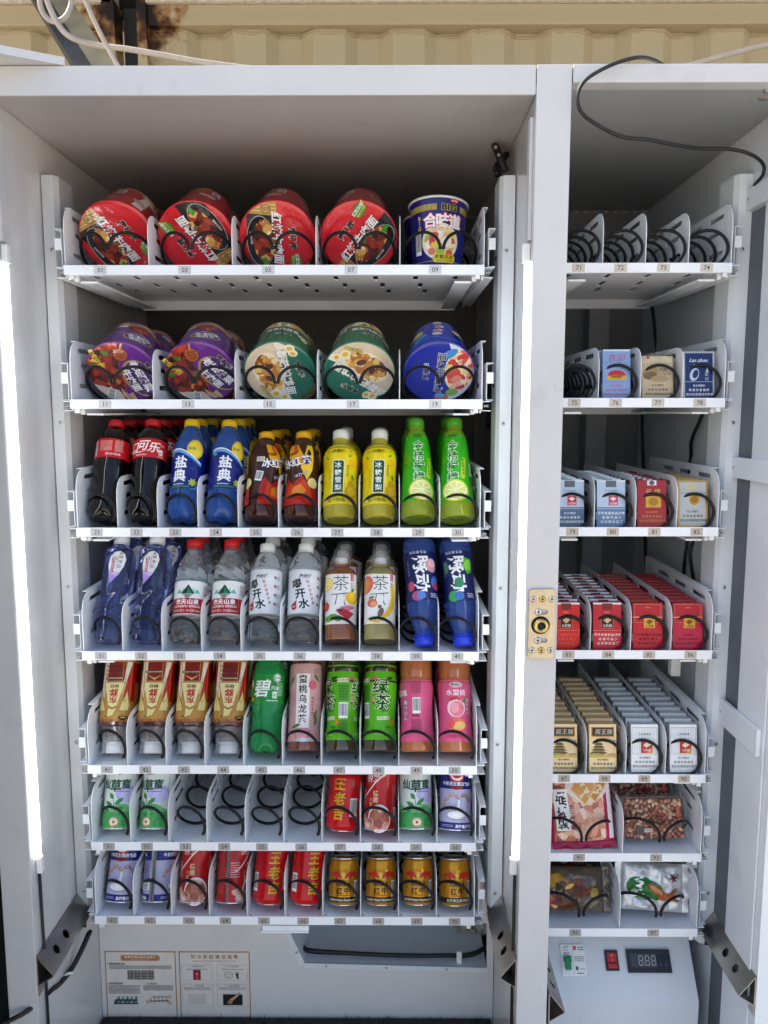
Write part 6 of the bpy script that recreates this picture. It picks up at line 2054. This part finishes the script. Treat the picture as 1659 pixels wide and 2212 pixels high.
def a_orange(L, W, H):
    L.poly([(-58, 30), (-30, 34), (-8, 16), (-14, 6), (-46, 8)], 'a87a18', 'film'); L.ell(-44, -16, 16, 16, '8a3c14', m='beef'); L.ell(-16, -22, 22, 12, '5a3014', m='film'); L.ell(10, 6, 26, 18, '6a2c10', m='film'); L.ell(-26, 12, 12, 9, '4a3a2a', m='film'); L.rect(26, 16, 14, 16, '4a4240', 6, m='film'); L.ell(40, -2, 9, 9, '9a8440', m='film'); L.fine(10, 0, 30, 14, 4, '3a1a0c', m='film'); L.ell(-10, 10, 10, 4, 'd8b45a', 20, m='film'); L.txt('香辣', 8, 6, 12, '4a1a0c', 0, bold=.03, m='film')
M['smoky'] = mat('clear_bag_film', (.10, .07, .045), .14, var=.5, scale=26, bump=1.0, bscale=45, coat=.8)
def mk_peanut():
    """flat tray of candied peanuts in a clear wrapper"""
    root = empty('peanut_candy_pack')
    W, H, D = 118, 80, 24
    rnd = random.Random(6)
    mb = MB().box(-W / 2000, W / 2000, .008, .022, .002, H / 1000, 'peanut', '6a3a2a', b=.004)
    bm = bmesh.new()
    bmesh.ops.create_icosphere(bm, subdivisions=2, radius=1)
    bm.verts.index_update()
    V0 = [v.co.copy() for v in bm.verts]
    F0 = [[v.index for v in f.verts] for f in bm.faces]
    bm.free()
    placed = []
    tries = 0
    while len(placed) < 120 and tries < 6000:
        tries += 1
        x, z = rnd.uniform(-W / 2 + 5, W / 2 - 5), rnd.uniform(6, H - 5)
        r = rnd.uniform(3.4, 5.4)
        if all((x - a_) ** 2 + (z - b_) ** 2 > ((r + c_) * .78) ** 2 for a_, b_, c_ in placed):
            placed.append((x, z, r))
    for x, z, r in placed:
        q = Matrix.Translation((x * .001, .006 + rnd.uniform(-.001, .002), z * .001)) @ Matrix.Rotation(rnd.uniform(0, 3.1), 4, 'Y') @ Matrix.Diagonal((r * .00125, r * .0009, r * .00092, 1))
        mb.add([v[:] for v in V0], F0, 'peanut', rnd.choice(('b8806a', 'c89a80', 'a86e5a', 'dab894', 'bd8a70', '945a48', 'cfa884')), True, q)
    mb.build('candied_peanuts', root).__setitem__('kind', 'stuff')
    L = Lab(lambda s, t, o: (s, -.0012 - o, t + H * .0005), base=.2, dz=.06, smooth=False)
    dm = [(0, 24), (22, 0), (0, -24), (-22, 0)]
    for (a_, b_) in zip(dm, dm[1:] + dm[:1]):
        f = .88
        L.poly([(a_[0] + 4, a_[1] - 2), (b_[0] + 4, b_[1] - 2), (b_[0] * f + 4, b_[1] * f - 2), (a_[0] * f + 4, a_[1] * f - 2)], 'b8503a', 'film')
    L.txt('花生', 4, 8, 8, '7a2030', 180, bold=.03, m='film'); L.row('土花生酥糖', 4, -4, 11, '1a1412', 1.12, 176, bold=.04, m='film')
    L.rect(46, 14, 7, 20, 'c8503c', 3, m='film', r=3); L.rect(-18, -20, 24, 7, 'd8c8b8', m='film'); L.fine(-18, -20, 22, 5, 2, '7a4a4a', m='film'); L.rect(-30, -20, 15, 14, '4a4440', m='film')
    L.into(MB()).build('printed_band', root)
    M_ = MB()
    for x in (-W / 2000 - .006, W / 2000 + .001):
        M_.box(x, x + .005, -.001, .024, .0, H / 1000 + .002, 'clearfilm', b=.002)
    M_.box(-W / 2000 - .002, W / 2000 + .002, .0, .022, H / 1000 + .001, H / 1000 + .003, 'clearfilm')
    M_.build('clear_wrapper', root)
    return root

# ---------------------------------------------------------------- stocking the slots
_proto, _used = {}, set()
def stock(key, maker, mtx, label, cat, group=None):
    if key not in _proto:
        _proto[key] = maker()
    src = _proto[key]
    if key not in _used:
        _used.add(key)
        o = src
    else:
        o = copy_tree(src)
    o.matrix_world = mtx
    for k in ('group',):
        if k in o.keys() and not group:
            del o[k]
    tag(o, label, cat, group)
    return o
ORD = ['', 'second', 'third', 'fourth', 'fifth', 'sixth', 'seventh', 'eighth', 'ninth', 'tenth', 'eleventh']
def slot_x(num):
    if num <= 20:
        return TX + TW * (num - (1 if num < 10 else 11) + 1)
    if num <= 70:
        return TX + TW * ((num - 21) % 10 + .5)
    if num <= 90:
        return RX + RW * ((num - 71) % 4 + .5)
    return RX + RW * (1 if num in (91, 95) else 3)
def floor_of(num):
    if num <= 20:
        return ZL[0 if num < 10 else 1] + .001
    if num <= 70:
        return ZL[(num - 1) // 10] + .001
    return (ZR[(num - 71) // 4] if num <= 90 else ZR[5 if num < 95 else 6]) + .001

def lean_m(x, fl, r, lean, k, pitch, roll, dx=0., side=0., front=.014, sc_=1.):
    a = R(lean)
    r *= sc_
    return Matrix.Translation((x + dx, Y0 + front + r * math.cos(a) + k * pitch, fl + r * math.sin(a))) @ Matrix.Rotation(R(side), 4, 'Y') @ Matrix.Rotation(-a, 4, 'X') @ Matrix.Rotation(R(roll), 4, 'Z') @ Matrix.Diagonal((1, 1, sc_, 1))

rnd = random.Random(11)
def column(num, key, maker, n, r, desc, cat, group, lean=26, roll=0, dx=0., side=0., pitch=.078):
    sc_ = .975 if num < 31 else .96 if 33 <= num <= 36 else .985 if num < 33 else 1.
    side += rnd.uniform(-.8, .8)
    for k in range(n):
        m = lean_m(slot_x(num), floor_of(num), r, lean + rnd.uniform(-1.3, 1.3), k, pitch, roll + (rnd.uniform(-40, 40) if k else 0), dx + (rnd.uniform(-.003, .003) if k else 0), side, sc_=sc_)
        l = '%s in front in slot %d' % (desc, num) if k == 0 else '%s, %s in line in slot %d' % (desc, ORD[k], num)
        stock(key, maker, m, l, cat, group)

# row 3
column(21, 'cola_b', lambda: mk_cola(True), 4, .031, 'cola bottle with red cap', 'bottle', 'cola bottles', roll=6)
column(22, 'cola', lambda: mk_cola(False), 4, .031, 'cola bottle with red cap', 'bottle', 'cola bottles', roll=-4)
column(23, 'salt', mk_salt, 4, .031, 'blue soda bottle with yellow cap', 'bottle', 'blue soda bottles', roll=-14, dx=.002)
column(24, 'salt', mk_salt, 4, .031, 'blue soda bottle with yellow cap', 'bottle', 'blue soda bottles', roll=8)
column(25, 'icetea_a', lambda: mk_icetea(30), 4, .032, 'dark iced tea bottle with yellow cap', 'bottle', 'iced tea bottles', roll=2)
column(26, 'icetea_b', lambda: mk_icetea(0), 4, .032, 'dark iced tea bottle with yellow cap', 'bottle', 'iced tea bottles', roll=-4)
column(27, 'pear', mk_pear, 4, .031, 'yellow pear drink bottle with white cap', 'bottle', 'pear drink bottles', roll=-4)
column(28, 'pear', mk_pear, 4, .031, 'yellow pear drink bottle with white cap', 'bottle', 'pear drink bottles', roll=-2)
column(29, 'kum', mk_kum, 4, .033, 'bright green kumquat drink bottle', 'bottle', 'kumquat drink bottles', roll=4)
column(30, 'kum', mk_kum, 4, .033, 'bright green kumquat drink bottle', 'bottle', 'kumquat drink bottles', roll=-16, dx=-.002)
# row 4
column(31, 'gan', mk_gan, 3, .028, 'blue water bottle with white cap', 'bottle', 'blue water bottles', roll=6, dx=.004)
column(32, 'gan', mk_gan, 3, .028, 'blue water bottle with white cap', 'bottle', 'blue water bottles', roll=-4, dx=.0)
column(33, 'nf', mk_nf, 3, .031, 'clear spring water bottle with red cap', 'bottle', 'spring water bottles', roll=2)
column(34, 'nf', mk_nf, 3, .031, 'clear spring water bottle with red cap', 'bottle', 'spring water bottles', roll=-5)
column(35, 'hk', mk_hk, 3, .031, 'clear boiled water bottle with white label', 'bottle', 'boiled water bottles', roll=-16)
column(36, 'hk', mk_hk, 3, .031, 'clear boiled water bottle with white label', 'bottle', 'boiled water bottles', roll=0)
column(37, 'pi_a', lambda: mk_pi(1), 3, .029, 'amber fruit tea bottle with lemon label', 'bottle', 'fruit tea bottles', roll=0)
column(38, 'pi_b', lambda: mk_pi(0), 3, .029, 'pale fruit tea bottle with banana label', 'bottle', 'fruit tea bottles', roll=0)
column(39, 'mz_a', lambda: mk_mz(1), 2, .019, 'upside-down blue sports drink with peach label', 'bottle', 'sports drink bottles', roll=0, dx=.014, side=-4)
column(40, 'mz_b', lambda: mk_mz(0), 2, .019, 'upside-down blue sports drink with lime label', 'bottle', 'sports drink bottles', roll=-6, dx=.014, side=-4)
# row 5
for num, kd, rl in ((41, 0, -6), (42, 1, -2), (43, 1, 0), (44, 0, 2)):
    column(num, 'dp%d' % kd, lambda kd=kd: mk_dp(kd), 2, .029, 'upside-down gold and red energy drink bottle', 'bottle', 'energy drink bottles', roll=rl)
column(45, 'spr', mk_spr, 2, .031, 'green lemon-lime soda bottle', 'bottle', 'lemon-lime soda bottles', roll=4)
column(46, 'ool', mk_ool, 2, .032, 'pale pink oolong tea bottle', 'bottle', 'oolong tea bottles', roll=0)
column(47, 'gt', mk_gt, 2, .032, 'bright green tea bottle with its barcode forward', 'bottle', 'green tea bottles', roll=66)
column(48, 'gt', mk_gt, 2, .032, 'bright green tea bottle with big black characters', 'bottle', 'green tea bottles', roll=2)
column(49, 'pj', mk_pj, 2, .032, 'pink peach drink bottle with its barcode forward', 'bottle', 'peach drink bottles', roll=120)
column(50, 'pj', mk_pj, 2, .032, 'pink peach drink bottle with its picture forward', 'bottle', 'peach drink bottles', roll=0)
# rows 6 and 7
CAN = dict(lean=23, pitch=.078)
column(51, 'grass', mk_grass, 1, .032, 'green and white grass jelly can', 'can', 'grass jelly cans', roll=-2, **CAN)
column(52, 'grass', mk_grass, 1, .032, 'green and white grass jelly can', 'can', 'grass jelly cans', roll=-22, **CAN)
column(59, 'grass', mk_grass, 1, .032, 'green and white grass jelly can', 'can', 'grass jelly cans', roll=2, dx=-.002, **CAN)
column(57, 'wlj', mk_wlj, 1, .027, 'red herbal tea can with gold characters', 'can', 'herbal tea cans', roll=-16, side=3, **CAN)
column(58, 'congee', mk_congee, 1, .032, 'red congee can with a bowl picture', 'can', 'congee cans', roll=-14, side=2, **CAN)
column(60, 'milk', mk_milk, 1, .032, 'white and blue peanut milk can', 'can', 'peanut milk cans', roll=0, side=2, **CAN)
column(61, 'milk', mk_milk, 1, .032, 'white and blue peanut milk can, name forward,', 'can', 'peanut milk cans', roll=-4, side=2, **CAN)
column(62, 'milk', mk_milk, 1, .032, 'white and blue peanut milk can, seam forward,', 'can', 'peanut milk cans', roll=76, **CAN)
column(63, 'congee', mk_congee, 1, .032, 'red congee can with a bowl picture', 'can', 'congee cans', roll=0, **CAN)
column(64, 'congee', mk_congee, 1, .032, 'red congee can with its steel seam forward', 'can', 'congee cans', roll=76, **CAN)
column(65, 'wlj', mk_wlj, 1, .027, 'red herbal tea can with gold characters', 'can', 'herbal tea cans', roll=16, side=3, **CAN)
column(66, 'wlj', mk_wlj, 1, .027, 'red herbal tea can with gold characters', 'can', 'herbal tea cans', roll=24, side=4, **CAN)
for num in (67, 68, 69, 70):
    column(num, 'bull%d' % (num < 70), lambda num=num: mk_bull(num < 70), 1, .0255, 'short gold energy drink can with red bulls', 'can', 'gold drink cans', roll=6 if num == 70 else 0, dx=.002, **CAN)

# rows 1 and 2: bowls lie lid forward, tipped down
def bowl_m(num, roll, k=0, dx=0.):
    tilt = 36
    zc = floor_of(num) + .0662 * math.cos(R(tilt)) + (.011 if num < 10 else .004)
    yc = Y0 + .058 + k * .135
    k_ = 1.05 if num < 10 else 1.
    rot = Matrix.Rotation(R(90 + tilt), 4, 'X') @ Matrix.Rotation(R(roll), 4, 'Z')
    return Matrix.Translation((slot_x(num) + dx, yc, zc)) @ rot @ Matrix.Diagonal((k_, k_, k_, 1)) @ Matrix.Translation((0, 0, -.104))
def bowls(num, key, kind, roll, desc, group, back, dx=0.):
    for k in range(1 + back):
        lab = '%s lying lid forward in slot %02d' % (desc, num) if k == 0 else '%s behind the front one in slot %02d' % (desc, num)
        stock(key, lambda: mk_bowl(kind), bowl_m(num, roll if k == 0 else roll + 70, k, dx), lab, 'instant noodles', group)
bowls(1, 'red', 'red', -58, 'red beef noodle bowl', 'red noodle bowls', 1, .004)
bowls(3, 'red2', 'red2', 122, 'red beef noodle bowl', 'red noodle bowls', 1)
bowls(5, 'red2', 'red2', -92, 'red beef noodle bowl', 'red noodle bowls', 1)
bowls(7, 'red2', 'red2', 52, 'red beef noodle bowl', 'red noodle bowls', 1)
bowls(11, 'purple', 'purple', -8, 'purple pickled cabbage noodle bowl', 'purple noodle bowls', 1, .003)
bowls(13, 'purple', 'purple', 12, 'purple pickled cabbage noodle bowl', 'purple noodle bowls', 1)
bowls(15, 'green', 'green', -4, 'green and cream mushroom noodle bowl', 'green noodle bowls', 1)
bowls(17, 'green', 'green', 222, 'green and cream mushroom noodle bowl', 'green noodle bowls', 1)
bowls(19, 'blue', 'blue', 2, 'blue seafood noodle bowl', 'blue noodle bowls', 1)
stock('tall', mk_tall, lean_m(slot_x(9), floor_of(9), .044, 8, 0, .13, 0, -.004, 1, .03), 'tall dark blue noodle cup standing in slot 09', 'instant noodles', 'tall noodle cups')
stock('tall', mk_tall, lean_m(slot_x(9), floor_of(9), .044, 8, 1, .12, 40, -.010, 0, .03), 'tall dark blue noodle cup behind the front one in slot 09', 'instant noodles', 'tall noodle cups')

# cigarette packs
def packs(num, key, maker, n, desc, group, dx=0., lean=8, pitch=.0295, h=88, yaw=0):
    for k in range(n):
        a = R(lean)
        m = Matrix.Translation((slot_x(num) + dx + (rnd.uniform(-.002, .002) if k else 0), Y0 + .014 + k * pitch, floor_of(num) + .0225 * math.sin(a) + .001)) @ Matrix.Rotation(R(yaw + (rnd.uniform(-2, 2) if k else 0)), 4, 'Z') @ Matrix.Rotation(-a, 4, 'X')
        l = '%s in front in slot %d' % (desc, num) if k == 0 else '%s, %s in line in slot %d' % (desc, ORD[k], num)
        stock(key, maker, m, l, 'cigarette pack', group)
packs(76, 'jt', lambda: pack('cigarette_pack', '7f9cc8', '8aa4cc', a_jt, w=50, h=92), 2, 'pale blue pack with red script', 'pale blue packs', -.001)
packs(77, 'lq', lambda: pack('cigarette_pack', 'b8a888', 'a89878', a_lq, w=57, h=80), 2, 'beige pack with a brown landscape', 'beige packs', -.002, 10)
packs(78, 'lz', lambda: pack('cigarette_pack', 'c8ccd2', 'b8bcc4', a_lz, w=56, h=88), 1, 'dark blue pack with silver border', 'dark blue packs', -.003, 8)
packs(79, 'q1', lambda: pack('cigarette_pack', '4a6484', '2a3240', lambda L, w, h: a_qpl(L, w, h, 1), 'c8d0d8', w=54), 9, 'silver-blue pack with red square emblem', 'silver-blue packs', -.004, 8)
packs(80, 'q2', lambda: pack('cigarette_pack', '5c7ca4', '2a3240', lambda L, w, h: a_qpl(L, w, h, 0), 'c8d0d8', w=54), 9, 'silver-blue pack with pink square emblem', 'silver-blue packs', -.003, 8)
packs(81, 'yun', lambda: pack('cigarette_pack', 'a01a28', '8a1420', a_yun, '6a1016', w=54), 8, 'maroon pack with gold emblem', 'maroon packs', -.003, 8)
packs(82, 'gold', lambda: pack('cigarette_pack', 'b8a070', 'a89468', a_gold, 'b09a68', w=56), 8, 'pale grey pack with gold border', 'gold-edged packs', -.003, 8)
packs(83, 'r1', lambda: pack('cigarette_pack', 'd81418', 'b01420', lambda L, w, h: a_red(L, w, h, 1), '8a5a5c', w=52), 10, 'bright red soft pack with black emblem', 'red soft packs', -.004, 8)
packs(84, 'r2', lambda: pack('cigarette_pack', 'c01a2e', '7a141e', lambda L, w, h: a_red(L, w, h, 0), '8a5a5c', w=54), 10, 'crimson soft pack with white warning', 'red soft packs', -.002, 8)
packs(85, 'r3', lambda: pack('cigarette_pack', 'bc142a', 'a01828', lambda L, w, h: a_red2(L, w, h, 0), 'b83a1c', w=57), 10, 'red box pack with gold emblem and orange top', 'red box packs', -.001, 8)
packs(86, 'r4', lambda: pack('cigarette_pack', 'bc1a40', 'a0142c', lambda L, w, h: a_red2(L, w, h, 1), '9a1428', w=57), 10, 'rose-red box pack with gold emblem', 'red box packs', -.001, 8)
packs(87, 'tw', lambda: pack('cigarette_pack', 'f0d6a4', 'd0a868', a_tw, 'd8b078', w=53, h=92), 10, 'tan pack with a pagoda', 'tan packs', -.002, 9)
packs(88, 'tw', None, 10, 'tan pack with a pagoda', 'tan packs', -.002, 9)
packs(89, 'wh', lambda: pack('cigarette_pack', 'e8ebec', 'a4a6a8', a_white, 'c8caca', w=53, h=92), 10, 'white pack with red square', 'white packs', .003, 9)
packs(90, 'wh', None, 10, 'white pack with red square', 'white packs', .002, 9)

# snacks
def snack(key, maker, num, dx, y, dz, lean, side, label, cat, group=None, yaw=0):
    m = Matrix.Translation((slot_x(num) + dx, Y0 + y, floor_of(num) + dz)) @ Matrix.Rotation(R(yaw), 4, 'Z') @ Matrix.Rotation(R(side), 4, 'Y') @ Matrix.Rotation(R(-lean), 4, 'X')
    return stock(key, maker, m, label, cat, group)
snack('cookie', lambda: bag('cookie_bag', 124, 146, 34, 'b0104a', a_cookie, 'y', 'b80c44', seed=2, wr=.5), 91, .008, .032, .012, 20, -3, 'pink and white almond cookie bag drooping over the tray lip', 'cookie bag')
snack('peanut', mk_peanut, 93, -.002, .030, .016, 16, -1, 'clear pack of brown candied peanuts in front in slot 93', 'peanut candy', 'peanut candy packs')
snack('peanut', mk_peanut, 93, -.004, .110, .030, 14, -1, 'clear pack of brown candied peanuts behind the front one in slot 93', 'peanut candy', 'peanut candy packs')
snack('orange', lambda: bag('spicy_snack_bag', 122, 86, 36, '2a1c12', a_orange, 'x', '6a5a4a', 'smoky', seed=5, wr=1.5), 95, -.006, .040, .014, 18, 0, 'clear and orange spicy snack bag in front in slot 95', 'snack bag', 'spicy snack bags')
snack('orange', None, 95, .0, .125, .020, 14, 4, 'clear and orange spicy snack bag behind the front one in slot 95', 'snack bag', 'spicy snack bags')
snack('wu', lambda: bag('chicken_feet_bag', 124, 92, 36, 'b8b8b8', a_wu, 'x', 'c8c8c8', 'silver', seed=9, wr=2.4), 97, -.002, .040, .018, 16, 4, 'silver and green chicken feet bag in front in slot 97', 'snack bag', 'chicken feet bags')
snack('wu', None, 97, -.004, .125, .026, 14, -3, 'silver and green chicken feet bag behind the front one in slot 97', 'snack bag', 'chicken feet bags')

for o in (_fo, _co):
    bpy.data.objects.remove(o)
